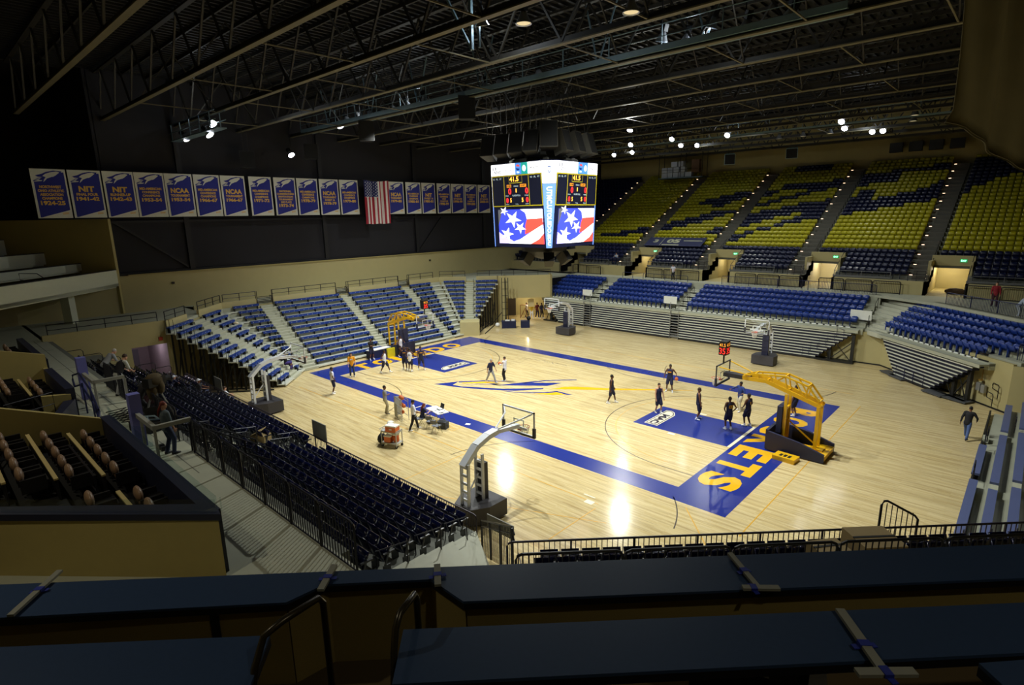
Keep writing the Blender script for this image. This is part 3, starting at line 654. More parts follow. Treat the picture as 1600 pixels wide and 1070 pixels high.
# rails on the deck wall and round the tunnels
for i, (a, b) in enumerate(cuts):
    if i == 0: continue
    mb = MB(); w = b - a - (2.6 if i < 5 else 0); z = 6.75
    for zz in (6.72, 6.45): mb.tube([(a + .1, 27.5, zz), (a + w, 27.5, zz)], .028 if zz > 6.6 else .018, 5)
    n = int(w / 1.9)
    for k in range(n + 1): mb.bar((a + .1 + (w - .1) * k / n, 27.5, 6.1), (a + .1 + (w - .1) * k / n, 27.5, 6.78), .05)
    mb.bx(a, a + w, 27.45, 27.55, 6.2, 6.34)
    tag(obj('railing', mb, M('grey_rail', '#66686a', .5, .3)), f'grey rail along the front of upper deck block {CARD_[6 - i]} from the right', 'railing', 'rails along the upper deck front')
    xs = AX[i] if i < 5 else None
    if xs is not None:
        mb = MB()
        for zz in (6.95, 6.65, 6.35): mb.tube([(xs - .1, 27.45, zz), (xs + 1.1, 27.45, zz)], .02, 5); mb.tube([(xs + 1.1, 27.45, zz), (xs + 1.1, 28.6, zz)], .02, 5)
        for p in ((xs - .1, 27.45), (xs + .5, 27.45), (xs + 1.1, 27.45), (xs + 1.1, 28.05), (xs + 1.1, 28.6)): mb.bar((*p, 6.1), (*p, 6.98), .04)
        mb.tube([(xs + 1.15, 28.6, 6.9), (xs + 1.15, 30.2, 7.75), (xs + 1.15, 33.0, 9.2)], .025); mb.tube([(xs + 3.85, 27.5, 6.75), (xs + 3.85, 30.4, 8.2)], .025)
        tag(obj('railing', mb, rail_m), f'black three-bar rail around the foot of the {nth(i + 1)} upper deck aisle from the scoreboard', 'railing', 'rails at the feet of the upper aisles')
# ================================================================== NEAR END BENCH STAND (right edge of the photo)
t = thing('bench_stand', 'grey-blue bench stand running away along the near end wall', 'bleacher', (23.9, 0, 0), R(-90))
gb = M('dusty_blue_bench', '#566089', .45, vary=.08)
for k in range(9):
    y, z = .68 * k, .3 + .3 * k; xs = [(-12.6, -7.4), (-6.6, .2), (1.0, 6.5)] if k else [(-5.4, -1.2), (-.4, 6.5)]
    mb = MB()
    for a, b in xs: mb.bx(a, b, y, y + .3, z + .1, z + .2)
    obj('bench', mb, gb, t)
mb = MB()
for k in range(9): mb.bx(-12.6, 6.5, .68 * k + .25, .68 * k + .95, .02 + .3 * k, .3 + .3 * k - .16); mb.bx(-7.35, -6.65, .68 * k + .05, .68 * k + .3, .2 + .3 * k, .4 + .3 * k)
for k in range(9): mb.bx(.2, 1.0, .68 * k + .05, .68 * k + .3, .2 + .3 * k, .4 + .3 * k)
obj('deck', mb, concrete, t)
mb = MB(); mb.bx(-12.6, 6.5, .02, .1, 0, .3); obj('front_plate', mb, dark_steel, t)
def loop(x, y, z, s=1):
    return MB().tube([(x, y, z), (x, y, z + .75), (x + .08 * s, y, z + .85), (x + .55 * s, y, z + .85), (x + .65 * s, y, z + .75), (x + .6 * s, y, z + .5), (x + .05 * s, y, z + .48)], .025, 6)
for x, y, z in ((-1.1, .1, .3), (-5.6, .2, .3), (-6.4, .25, .35), (6.4, .3, .4), (6.4, 1.0, .7), (6.5, 1.6, 1.0), (-7.0, 1.2, .9)): obj('hand_loop', loop(x, y, z), rail_m, t)
t = thing('stair_rails', 'four black rail loops climbing in front of the beige corner wall', 'railing', (24.0, 13.2, 0), R(-60))
for i in range(4): obj('hand_loop', loop(-.3 - .04 * i, .1 + .25 * i, .2 + .55 * i, -1), rail_m, t)
t = thing('railing', 'navy barred railing on the beige corner wall at the right edge of the photo', 'railing', (24.7, 14.6, 2.6), R(-40))
obj('panel', rail_mb(3.2, 1.5, .13, post=1.6), rail_b, t)
t = thing('electric_box', 'two small grey electric boxes on the beige corner wall', 'box', (23.35, 14.55, 1.2), R(-45))
obj('case', MB().bx(-.32, -.02, -.16, 0, -.3, .2), grey_steel, t); obj('case', MB().bx(.04, .3, -.16, 0, -.36, .14), grey_steel, t); obj('bell', MB().lathe([(.0, .1), (.12, .08), (.13, 0)], (-.1, -.1, .36), 10).bar((-.1, -.03, .4), (-.1, -.03, 1.1), .03), M('brass', '#9a7a3a', .4, .5), t)
# ================================================================== NEAR SIDE SEAT DECK
SR = (-18.15, .9, 1.4, .39)
end_k = lambda k: 11.75 + .45 * k
mb = MB()
for k in range(7): mb.bx(-16.6, end_k(k) + .15, SR[0] + .4 - SR[1] * (k + 1) - .03, SR[0] + .4 - SR[1] * k, 0, SR[2] + SR[3] * k)
mb.bx(-19.3, 14.6, -24.6, -24.05, 0, 4.95); mb.bx(-19.3, -16.6, -24.05, -21.8, 0, 3.7)
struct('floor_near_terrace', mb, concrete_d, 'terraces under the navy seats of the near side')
mb = MB()
for x0 in (-11.45, 1.1):
    for k in range(14): mb.bx(x0, x0 + 1.3, SR[0] + .4 - SR[1] * (k + 1) / 2, SR[0] + .4 - SR[1] * k / 2, .5, SR[2] + SR[3] * k / 2 + .02)
for k in range(7): mb.prism([(end_k(k) + .1, SR[0] + .4 - .9 * k), (16.2 + .4 * k, -20.45 - .4 * k), (16.2 + .4 * k + .45, -20.45 - .4 * k - .45), (end_k(k) + .1, SR[0] + .4 - .9 * (k + 1))], 0, 1.45 + .42 * k)
struct('floor_near_aisle_steps', mb, step_m, 'pale aisle steps of the near side seats')
rail_at((-16.6, -17.75), (11.9, -17.75), .9, 'long dark barred railing in front of the near side seats', bars=.13, post=2.2, mat=M('plum_rail', '#2a2233', .45, .2), h=1.15)
for i, (x, w) in enumerate(((6.3, 1.05), (7.4, 1.2), (8.65, 1.25), (9.95, 1.3), (11.3, 1.35), (12.7, 1.35), (14.1, 1.4))):
    rail_at((x, -24.4), (x + w, -24.4), 4.95, f'black barred fence panel, {nth(i + 1)} from the stair, between walkway and near seats', bars=.11, h=1.15, group='fence panels along the walkway')
for i, (x, w) in enumerate(((-4.6, 1.4), (-3.1, 1.4), (.6, 2.0), (2.7, 2.0))):
    rail_at((x, -24.35), (x + w, -24.35), 4.95, ['black barred fence panel beside the man in the dark vest', 'black barred fence panel behind the far camera stand', 'black barred fence panel beside the video camera', 'black barred fence panel beyond the red-haired woman'][i], bars=.11, h=1.15, group='fence panels by the camera stands')
for i, (x, y0, y1, z0, z1) in enumerate(((4.9, -24.4, -22.0, 4.9, 3.3), (6.1, -24.4, -22.0, 4.9, 3.3))):
    mb = MB()
    for dz in (1.0, .55): mb.tube([(x, y0, z0 + dz), (x, y1, z1 + dz)], .025)
    for f in (0, .33, .66, 1): mb.bar((x, y0 + (y1 - y0) * f, z0 + (z1 - z0) * f - .3), (x, y0 + (y1 - y0) * f, z0 + (z1 - z0) * f + 1.0), .04)
    for f in range(1, 20): mb.bar((x, y0 + (y1 - y0) * f / 20, z0 + (z1 - z0) * f / 20 + .1), (x, y0 + (y1 - y0) * f / 20, z0 + (z1 - z0) * f / 20 + 1.0), .014)
    tag(obj('railing', mb, rail_m), ['black sloping stair rail just past the red-haired woman', 'black sloping stair rail beside the first fence panel'][i], 'railing')
for i, (x, k) in enumerate(((-16.4, 6), (-16.4, 5), (-16.4, 4), (-16.4, 2), (-16.4, 1))):
    y, z = SR[0] - SR[1] * k, SR[2] + SR[3] * k
    mb = MB().tube([(0, -.55, 0), (0, -.55, .85), (0, -.45, .97), (0, .35, .97), (0, .45, .85), (0, .45, 0)], .022, 5); mb.tube([(0, -.55, .5), (0, .45, .5)], .016, 5)
    tag(obj('end_rail', mb, rail_m, loc=(x, y, z)), f'black looped end rail of near side row {ORD[k + 1]}, by the beige wall', 'railing', 'end rails by the beige wall')
for i, (x, k) in enumerate(((1.05, 1), (1.05, 3), (1.05, 5), (2.4, 2), (2.4, 4), (12.4, 1), (13.3, 3), (14.2, 5))):
    y, z = SR[0] - SR[1] * k, SR[2] + SR[3] * k
    mb = MB().tube([(0, -.5, .1), (0, -.5, .95), (0, .4, .8), (0, .4, -.3)], .022, 5)
    tag(obj('hand_rail', mb, rail_m, loc=(x, y, z)), f'black aisle hand rail, {ORD[k + 1]} row up, ' + ('seat side of the middle near aisle' if x == 1.05 else 'camera side of the middle near aisle' if x == 2.4 else 'aisle at the camera end of the near seats'), 'railing', 'aisle rails of the near side')
gp = M('grey_board', '#7f7f78', .6)
board(-11.2, -17.6, 1.3, 0, 1.1, .8, 'grey board at the front of the far aisle of the near seats', gp)
board(1.1, -17.6, 1.35, 0, 1.25, .85, 'grey board at the front of the middle aisle of the near seats', gp)
board(12.1, -16.8, .5, 0, 1.3, .5, 'grey board behind the nearest white hoop base', gp)
for i, (x, y, a) in enumerate(((2.2, -17.0, 0), (13.4, -17.3, -40), (-9.9, -17.0, 0))):
    mb = MB().tube([(0, 0, 0), (0, 0, .9), (.1, 0, 1.0), (.7, 0, 1.0), (.8, 0, .9), (.8, 0, 0)], .025); mb.tube([(0, 0, .5), (.8, 0, .5)], .018)
    mb.tube([(1.2, .1, 0), (1.2, .1, .9), (1.35, .1, 1.05), (1.8, .1, .55), (1.8, .1, 0)], .025)
    tag(obj('hand_rail', mb, M('bronze_rail', '#5a4c40', .4, .3), loc=(x, y, .1), rz=R(a)), ['pair of dark rail loops on court beside the middle grey board', 'pair of rail loops on court beside the nearest white hoop', 'pair of dark rail loops on court beside the far grey board'][i], 'railing')
mb = MB()
for dz in (1.05, .85): mb.tube([(12.2, -17.8, .95 + dz), (15.55, -19.85, 2.95 + dz), (15.75, -19.98, 2.85 + dz)], .028)
for i in range(25): f = i / 24; mb.bar((12.2 + 3.4 * f, -17.8 - 2.1 * f, .7 + 2.0 * f), (12.2 + 3.4 * f, -17.8 - 2.1 * f, 2.0 + 2.0 * f), .016 if i % 8 else .05)
tag(obj('railing', mb, rail_m), 'dark barred railing sloping along the stair right of the nearest white hoop', 'railing')
# near corner seats under the camera
NO = (18.3, -18.3); NZ = R(-135)
mb = MB().bx(-11, 3.0, .2, 1.05, 2.6, 3.4); mb.bx(-11, 3.0, 1.0, 2.0, 2.6, 3.72); mb.bx(-11, 3.0, 1.95, 2.8, 2.6, 4.1); mb.bx(-11, 3.0, 2.75, 3.4, 2.6, 4.5); mb.bx(-11, 3.2, 3.3, 6.8, 4.7, 5.0)
struct('floor_near_corner_terrace', mb, concrete, loc=(*NO, 0), rz=NZ)
rail_at(wpt(NO, NZ, 3.2, .22), wpt(NO, NZ, -11, .22), 3.15, 'long plum barred railing in front of the seat row under the camera', bars=.13, mat=MATS['plum_rail'], post=1.6)
for i in range(7):
    x = 3.1 - i * 2.05
    rail_at(wpt(NO, NZ, x, 3.3), wpt(NO, NZ, x - 2.0, 3.3), 4.85, f'black barred rail panel, {nth(i + 1)} from the left, above the dark desk edge', bars=.12, h=1.05, group='rail panels above the dark desk')
t = thing('railing', 'dark barred gate standing up beyond the long railing near the cardboard boxes', 'railing', (22.75, -13.9, 3.3), R(45))
mb = MB().tube([(0, 0, 0), (0, 0, 1.45), (.06, 0, 1.55), (.15, 0, 1.55), (.9, 0, 1.12), (1.0, 0, 1.0), (1.0, 0, 0)], .03)
for i in range(1, 7): mb.bar((i * .143, 0, 0), (i * .143, 0, 1.55 - .06 * i), .016)
obj('panel', mb, rail_m, t)
# ================================================================== CHAIRS
def back_mb(w=.45, z0=.4, z1=.86, y0=.14, lean=.12, bulge=.05, th=.03, nx=6, nz=3):
    mb = MB(); V = []
    for side in (0, 1):
        for j in range(nz + 1):
            for i in range(nx + 1):
                u = i / nx * 2 - 1; v = j / nz
                zz = z0 + (z1 - z0) * v - (.05 * u * u * u * u if j == nz else 0) ; V.append((u * w / 2, y0 + lean * v + bulge * (1 - u * u) + (th if side else 0), zz))
    n = (nx + 1) * (nz + 1); F = []
    for j in range(nz):
        for i in range(nx):
            a = j * (nx + 1) + i; b = a + nx + 1
            F.append((a, a + 1, b + 1, b)); F.append((n + a, n + b, n + b + 1, n + a + 1))
    for i in range(nx): F.append((i, n + i, n + i + 1, i + 1)); a = nz * (nx + 1) + i; F.append((a, a + 1, n + a + 1, n + a))
    for j in range(nz): a = j * (nx + 1); b = a + nx + 1; F.append((a, b, n + b, n + a)); a += nx; b += nx; F.append((a, n + a, n + b, b))
    mb.add(V, F)
    a = nz * (nx + 1); mb.tube([((V[a + i][0] + V[n + a + i][0]) / 2, (V[a + i][1] + V[n + a + i][1]) / 2, V[a + i][2]) for i in range(nx + 1)], th * .62, 6)
    return mb
def seat_mb(tilt=62):
    mb = MB(); t = R(tilt); n = 5; V = []
    for s in (0, 1):
        for j in range(3):
            for i in range(n + 1):
                u = i / n * 2 - 1; l = .42 * j / 2; d = -.02 * (1 - u * u) * (1 if j < 2 else .3) + (-.045 if s else 0)
                V.append((u * .215, .12 - l * cos(t) + d * sin(t), .42 + l * sin(t) + d * cos(t)))
    m = (n + 1) * 3; F = []
    for j in range(2):
        for i in range(n):
            a = j * (n + 1) + i; b = a + n + 1; F.append((a, b, b + 1, a + 1)); F.append((m + a, m + a + 1, m + b + 1, m + b))
    for i in range(n): F.append((i, i + 1, m + i + 1, m + i)); a = 2 * (n + 1) + i; F.append((a, m + a, m + a + 1, a + 1))
    for j in range(2): a = j * (n + 1); b = a + n + 1; F.append((a, m + a, m + b, b)); a += n; b += n; F.append((a, b, m + b, m + a))
    return mb.add(V, F)
def arm_mb():
    mb = MB()
    mb.bx(-.262, -.235, -.02, .2, 0, .3); mb.bar((-.248, .15, .25), (-.248, .02, .6), .028, .05); mb.bx(-.275, -.222, -.16, .16, .585, .625)
    return mb
stan = M('seat_stanchion', '#15151c', .5, .2)
s_back = back_mb().mesh('backrest', navy_seat, True); s_seat = seat_mb().mesh('seat', navy_seat, True); s_arm = arm_mb().mesh('arm_frame', [M('arm_plastic', '#2a2c33', .35, spec=.6)])
def whole(mat, tilt=72):
    m = back_mb(nx=4, nz=2); m.merge(seat_mb(tilt)); m.bx(-.26, -.235, -.02, .2, 0, .58); m.bx(-.275, -.225, -.14, .18, .57, .61)
    return m
near = []
def in_sec(x, secs): return any(a <= x <= b for a, b in secs)
SX = [(-16.1, -11.6), (-10.1, 1.0), (2.5, 0)]
SN = ['past far grey board', 'between grey boards', 'by the camera']
CARD = 'one two three four five six seven eight nine ten eleven twelve thirteen fourteen fifteen sixteen seventeen eighteen nineteen twenty'.split()
CARD += ['twenty-' + c for c in CARD[:9]]
for k in range(7):
    for q, (a, b) in enumerate(SX):
        b = end_k(k) if q == 2 else b; n = int((b - a) / .51)
        for i in range(n):
            x = b - .26 - i * .51
            if k >= 5 and 4.7 < x < 6.3: continue
            near.append(((x, SR[0] - SR[1] * k, SR[2] + SR[3] * k), R(180), f'navy seat, {nth(i + 1)} from camera end, row {CARD[k]}, near block {SN[q]}', 'navy seats of the near side'))
for k, (ly, z) in enumerate(((.62, 3.4), (1.42, 3.72), (2.2, 4.1))):
    for i in range(26):
        x = 2.2 - i * .505 + .2 * k; p = wpt(NO, NZ, x, ly)
        if i > 22 and k == 2: continue
        near.append(((p[0], p[1], z), NZ, f'navy seat, {nth(i + 1)} from the left, row {CARD[k]} below the dark desk', 'navy seats under the camera'))
camP = Vector(cob.location)
near.sort(key=lambda e: (Vector(e[0]) - camP).length)
for i, (p, rz, lab, g) in enumerate(near[:300]):
    t = thing('stadium_seat', lab, 'seat', p, rz, g)
    for nm, me in (('backrest', s_back), ('seat', s_seat), ('arm_frame', s_arm)): link(bpy.data.objects.new(nm, me), t)
def stuff(name, lst, base, mat, label, cat):
    mb = MB()
    for e in lst: mb.merge(base, 0, Matrix.Translation(e[0]) @ Matrix.Rotation(e[1], 4, 'Z'))
    if mb.v:
        o = obj(name, mb, mat, smooth=True); tag(o, label, cat, kind='stuff')
nw = whole(navy_seat, 62)
stuff('stadium_seats', near[300:], nw, navy_seat, 'remaining navy flip-up seats far along the near side rows', 'seats')
# blue chairs of the far side and the angled corner
far = []
FXS = [(-16.9, -11.2), (-10.0, -.85), (.35, 14.9)]
FN = ['tunnel block', 'middle block', 'long block']
for k in range(5):
    for q, (a, b) in enumerate(FXS):
        n = int((b - a) / .515)
        for i in range(n): far.append(((b - .27 - i * .515, FR[0] + FR[1] * k, FR[2] + FR[3] * k), 0, f'blue seat, {nth(i + 1)} from the right, row {CARD[k]}, far side {FN[q]}', 'blue chairs of the far side'))
    for i in range(int((9.2 + 1.4 * k) / .52)):
        p = wpt(CO, CZ, -2.8 - .3 * k + i * .52, CR[0] + CR[1] * k); far.append(((*p, CR[2] + CR[3] * k), CZ, f'blue seat, {nth(i + 1)} from the left, row {CARD[k]}, angled corner deck', 'blue chairs of the angled corner'))
far.sort(key=lambda e: (Vector(e[0]) - camP).length)
fb = whole(blue_seat, 66); fme = fb.mesh('deck_chair', blue_seat, True)
for p, rz, lab, g in far[:300]:
    o = link(bpy.data.objects.new('deck_chair', fme)); o.location = p; o.rotation_euler = (0, 0, rz); tag(o, lab, 'seat', g)
stuff('deck_chairs', far[300:], fb, blue_seat, 'remaining blue seats at the far left of the far side decks', 'seats')
# upper deck: gold and navy seats, navy ones drawing big letters
def G(rows): return rows
PAT = {
 2: {2: [(3, 10)], 3: [(8, 15)], 4: [(12, 15)]},
 3: {3: [(12, 15)], 4: [(0, 2), (13, 15)], 5: [(0, 5)], 6: [(1, 8)], 7: [(4, 10)], 8: [(7, 12)], 9: [(9, 15)], 11: [(8, 10)], 12: [(4, 11)], 13: [(5, 13)], 14: [(8, 15)], 15: [(11, 15)]},
 4: {1: [(0, 1)], 2: [(0, 2)], 3: [(2, 3)], 4: [(4, 6)], 5: [(0, 1), (7, 8)], 6: [(0, 3), (8, 11)], 7: [(0, 5), (10, 15)], 8: [(0, 8), (11, 15)], 9: [(2, 15)], 10: [(6, 15)], 11: [(0, 2), (9, 15)], 12: [(2, 4), (14, 15)], 13: [(4, 7)], 14: [(0, 1), (7, 9)], 15: [(0, 2), (9, 12)], 16: [(3, 15)], 17: [(3, 15)], 18: [(13, 15)], 22: [(3, 10)], 23: [(3, 10)]},
 5: {7: [], 8: [(0, 1)], 9: [(0, 5)], 10: [(0, 9)], 11: [(0, 13)], 12: [(0, 3), (5, 15)], 13: [(1, 3), (8, 15)], 14: [(1, 3), (11, 15)], 15: [(13, 15)], 16: [(0, 1), (14, 15)], 17: [(0, 6)], 18: [(0, 6)], 19: [(0, 6)], 20: [(5, 15)], 21: [(12, 15)], 22: []},
 6: {j: [(0, 7)] if j < 23 else [] for j in range(18, 23)}}
PAT[6].update({13: [(0, 0)], 14: [(0, 0)], 15: [(0, 2)], 16: [(0, 3)], 17: [(0, 5)], 18: [(0, 12)], 19: [(0, 15)], 20: [(0, 15)], 21: [(0, 15)], 22: [(0, 15)]})
SECS = [(1, -29.8, AX[0]), (2, AX[0] + 1.35, AX[1]), (3, AX[1] + 1.35, AX[2]), (4, AX[2] + 1.35, AX[3]), (5, AX[3] + 1.35, AX[4]), (6, AX[4] + 1.35, 28.0)]
UN = {1: 'behind scoreboard', 2: 'right of scoreboard', 3: 'with number banner', 4: 'left of window tunnel', 5: 'between bright tunnels', 6: 'by hanging canvas'}
gold, nav = [], []
for s, a, b in SECS:
    n = int((b - a) / .51); off = (b - a - n * .51) / 2
    for j in range(NR):
        for i in range(n):
            x = a + off + .255 + i * .51
            if j < 4 and s > 1 and x < a + 2.7: continue
            r = j - 5
            navy = s == 1 or r < 0 or any(p <= i <= q for p, q in PAT.get(s, {}).get(r, []))
            e = ((x, Y0 + .1 + RUN * j, Z0 + RISE * j), 0, f'{"navy" if navy else "gold"} seat, {nth(i + 1)} from left, row {CARD[j]}, upper block {UN[s]}', ('navy' if navy else 'gold') + ' seats of the upper deck')
            (nav if navy else gold).append(e)
for lst, mat, nm in ((gold, gold_seat, 'gold'), (nav, navy_dark, 'navy')):
    lst.sort(key=lambda e: (Vector(e[0]) - camP).length)
    ub = whole(mat, 74); me = ub.mesh('upper_seat', mat, True)
    # seats right of the frame edge are never in the photo
    vis = [e for e in lst if e[0][0] < 24.2 + (e[0][1] - 28) * .06]; rest = [e for e in lst if e not in vis[:300]]
    for p, rz, lab, g in vis[:300]:
        o = link(bpy.data.objects.new(nm + '_upper_seat', me)); o.location = p; tag(o, lab, 'seat', g)
    stuff(nm + '_upper_seats', rest, ub, mat, f'remaining {nm} seats higher and farther along the upper deck', 'seats')
# banner laid over the front seats of one block
t = thing('courtside_banner', 'navy banner with pale number lettering laid over the upper deck seats', 'banner', (-6.2, Y0 + RUN * 4.4, Z0 + RISE * 4.4 + .9), 0)
t.rotation_euler = (math.atan2(RISE, RUN), 0, 0)
obj('cloth', MB().bx(-3.4, 3.6, -.75, 1.15, -.02, .02), M('navy_cloth', '#0e1740', .7, vary=.1), t)
mb = MB(); text(mb, '05', (-.9, -.1, .02), (1.6, 0, 0), (0, .85, 0), .005, bold=.05); text(mb, '3', (-2.6, -.05, .02), (.6, 0, 0), (0, .7, 0), .005, bold=.05)
mb.bx(-1.5, -1.44, -.6, 1.0, .02, .025); mb.bx(1.1, 3.3, .35, .5, .02, .025); mb.bx(-1.2, .9, -.62, -.42, .02, .025)
obj('lettering', mb, M('pale_print', '#97987e', .7), t)
# suite seats, counters and walls (left foreground)
suite_b = M('suite_wall', '#a1935a', .75, vary=.06); tan = M('tan_leather', '#8a6f58', .38, vary=.1); brown = M('black_leather', '#121013', .45, vary=.1)
counter = M('suite_counter', '#b3a06a', .5, vary=.06); dark_floor = M('dark_carpet', '#0d0c0e', .9, vary=.2); navy_trim = M('navy_trim', '#171b33', .5)
mb = MB().ball((0, .16, .68), (.25, .08, .17), 14); mb.bx(-.17, .17, .11, .19, .42, .66)
sb = mb.mesh('backrest', tan, True)
mb = MB().bx(-.24, .24, -.3, .16, .36, .48); mb.bx(-.3, -.24, -.25, .2, .3, .62); mb.bx(.24, .3, -.25, .2, .3, .62); mb.bx(-.05, .05, -.1, .0, 0, .36)
ss = mb.mesh('seat', brown)
def suite(x0, x1, y0, zr, rows, blocks, nm, front=True):
    zf = zr - .85
    for k in range(rows):
        y = y0 - .55 - .85 * k; z = zf + .22 * k
        for a, b in blocks:
            n = int((b - a) / .72)
            for i in range(n):
                x = a + .31 + i * (b - a) / n
                if x1 > 13 and x > 13.2 + (y + 26.2) * 1.14 - .45: continue
                t = thing('suite_chair', f'tan-backed chair, {nth(n - i)} from near end, row {CARD[k]}, {nm}' + (', far part' if a == blocks[0][0] and len(blocks) > 1 else ''), 'chair', (x, y, z), R(180), 'suite chairs ' + nm)
                link(bpy.data.objects.new('backrest', sb), t); link(bpy.data.objects.new('seat', ss), t)
            if k < rows:
                if x1 > 13: b = min(b, 13.2 + (y - .44 + 26.2) * 1.14 - .3)
                if b - a < .8: continue
                t = thing('drink_counter', f'pale drink ledge behind chair row {CARD[k]}, {nm}' + (', far part' if a == blocks[0][0] and len(blocks) > 1 else ''), 'counter', ((a + b) / 2, y - .44, z), 0, 'drink ledges ' + nm)
                w = (b - a) / 2
                m2 = MB().bx(-w, w, -.06, .02, .72, .76); obj('top', m2, counter, t); obj('support', MB().bx(-w, w, -.02, .01, 0, .72), brown, t)
suite(5.3, 13.2, -26.25, 6.4, 4, [(5.5, 9.5), (10.7, 13.1)], 'nearest suite')
suite(-3.6, -.2, -26.3, 6.3, 4, [(-3.5, -.4)], 'middle suite')
suite(.9, 4.6, -27.1, 6.2, 3, [(1.2, 4.4)], 'suite by sloped divider')
suite(-11.5, -5.4, -26.2, 6.5, 4, [(-11.2, -8.6), (-7.9, -5.6)], 'farthest suite')
mb = MB()
for (x0, x1, y0, zr) in ((4.9, 13.4, -26.25, 6.4), (-4.2, 0, -26.3, 6.3), (0, 4.9, -27.0, 6.15), (-12, -5.2, -26.2, 6.5)):
    for k in range(5):
        ya, yb = y0 - .05 - .85 * (k + 1), y0 - .05 - .85 * k
        if x1 > 13: mb.prism([(x0, ya), (13.3 + (ya + 26.2) * 1.14, ya), (13.3 + (yb + 26.2) * 1.14, yb), (x0, yb)], 5.0, zr - .85 + .22 * k)
        else: mb.bx(x0, x1, ya, yb, 5.0, zr - .85 + .22 * k)
struct('floor_suites', mb, dark_floor, 'black suite terraces')
def wedge(x, y0, y1, z0, z1, w=.18): return MB().add([(x, y0, 5), (x + w, y0, 5), (x + w, y0, z0), (x, y0, z0), (x, y1, 5), (x + w, y1, 5), (x + w, y1, z1), (x, y1, z1)], [(3, 2, 1, 0), (4, 5, 6, 7), (0, 1, 5, 4), (1, 2, 6, 5), (2, 3, 7, 6), (3, 0, 4, 7)])
mb = wedge(4.9, -26.3, -30.5, 6.35, 8.1); mb.merge(wedge(-.05, -26.3, -27.1, 6.1, 6.2)); mb.merge(wedge(-5.1, -26.2, -31, 6.75, 8.2)); mb.bx(-4.95, -4.2, -26.35, -26.2, 5, 6.2)
mb.prism([(13.25, -26.15), (13.65, -26.25), (10.2, -29.2), (5.0, -33.8), (4.8, -33.6), (10.1, -29.0)], 3.0, 6.28)
struct('wall_suites', mb, suite_b, 'olive-beige walls and sloped dividers of the suites')
mb = MB(); mb.bx(4.9, 13.45, -26.38, -26.12, 5.0, 6.4); mb.prism([(13.2, -26.12), (13.72, -26.22), (10.25, -29.25), (5.0, -33.9), (4.8, -33.6), (10.05, -29.0)], 6.28, 6.42)
mb.bx(-4.2, 0.05, -26.42, -26.15, 5.0, 6.3); mb.bx(-12, -5.2, -26.35, -26.1, 5, 6.5); mb.prism([(.1, -26.2), (1.9, -26.9), (1.8, -27.1), (0, -26.5)], 5, 5.9)
struct('trim_suite_fronts', mb, navy_trim, 'dark navy capped fronts of the suites')
mb = MB(); mb.tube([(13.6, -26.15, 6.42), (13.6, -26.15, 6.72)], .012); mb.bx(5.2, 13.5, -26.2, -26.185, 6.4, 6.72)
mb.fprism([(0, 0), (4.4, 0), (4.4, .28), (0, .28)], (13.6, -26.25, 6.42), (-.757, -.653, 0), (0, 0, 1), 0, .014)
t = tag(obj('glass_guard', mb, glass), 'clear glass guard along the navy front of the nearest suite block', 'glass')
mb = MB()
for p, q in (((7.3, -27.5), (9.95, -27.5)), ((1.0, -26.9), (1.6, -28.2)), ((5.2, -28.6), (6.4, -29.0))):
    mb.tube([(*p, 5.8), (*p, 6.5), (*q, 6.5), (*q, 5.8)], .022); mb.tube([(*p, 6.1), (*q, 6.1)], .015)
tag(obj('railing', mb, rail_m), 'thin black rails between the seat rows of the nearest suite block', 'railing')
mb = MB()
for dz in (.05, .5): mb.tube([(-1.6, -25.9, 5.9 + dz), (-1.3, -25.75, 6.0 + dz), (.6, -25.8, 5.75 + dz), (3.3, -26.1, 5.6 + dz), (3.6, -26.2, 5.45 + dz)], .035)
mb.tube([(-1.6, -25.9, 5.95), (-1.75, -25.9, 6.2), (-1.6, -25.9, 6.4)], .035); mb.tube([(3.6, -26.2, 5.5), (3.75, -26.2, 5.7), (3.6, -26.2, 5.95)], .035)
for x, y in ((-.9, -25.77), (.6, -25.8), (2.0, -25.95), (3.2, -26.1)): mb.bar((x, y, 5), (x, y, 6.2), .05)
tag(obj('hand_rail', mb, rail_b), 'navy two-tube hand rail running down the steps beside the middle suite block', 'railing')
# ================================================================== ROOF
mb = MB().bx(-41, 36, -41, 50, 23.3, 23.6)
x = -29.7
while x < 36: mb.bx(x, x + .16, -41, 50, 23.16, 23.3); x += .55
struct('ceiling', mb, deck_m, 'dark ribbed steel roof deck')
ZB, ZT = 19.6, 22.9
def truss_mb():
    mb = MB(); mb.bx(-29, 36, -.15, .15, ZB - .03, ZB + .03, 1); mb.bx(-29, 36, -.03, .03, ZB, ZB + .28); mb.bx(-29, 36, -.14, .14, ZT, ZT + .12)
    n = 16; w = 65 / n
    for i in range(n):
        a, m, b = -29 + i * w, -29 + (i + .5) * w, -29 + (i + 1) * w
        mb.bar((a, 0, ZB + .1), (m, 0, ZT), .1, .1); mb.bar((m, 0, ZT), (b, 0, ZB + .1), .1, .1)
    return mb
tme = truss_mb().mesh('beam_roof_truss', [truss_m, chord_m])
TY = [-22.3 + 4.95 * k for k in range(15)]
for y in TY:
    o = link(bpy.data.objects.new('beam_roof_truss', tme)); o.location = (0, y, 0); o['kind'] = 'structure'; o['label'] = 'long steel roof truss running the length of the hall'
mb = MB(); random.seed(11)
for k in range(1, 14):
    for j in range(7):
        x = -24 + 9 * j + (k % 2) * 4.5
        mb.bar((x, TY[k], ZB + .02), (x, TY[k + 1], ZB + .02), .07, .05, 1); mb.bar((x, TY[k], ZB + .1), (x, (TY[k] + TY[k + 1]) / 2, ZT), .07); mb.bar((x, TY[k + 1], ZB + .1), (x, (TY[k] + TY[k + 1]) / 2, ZT), .07)
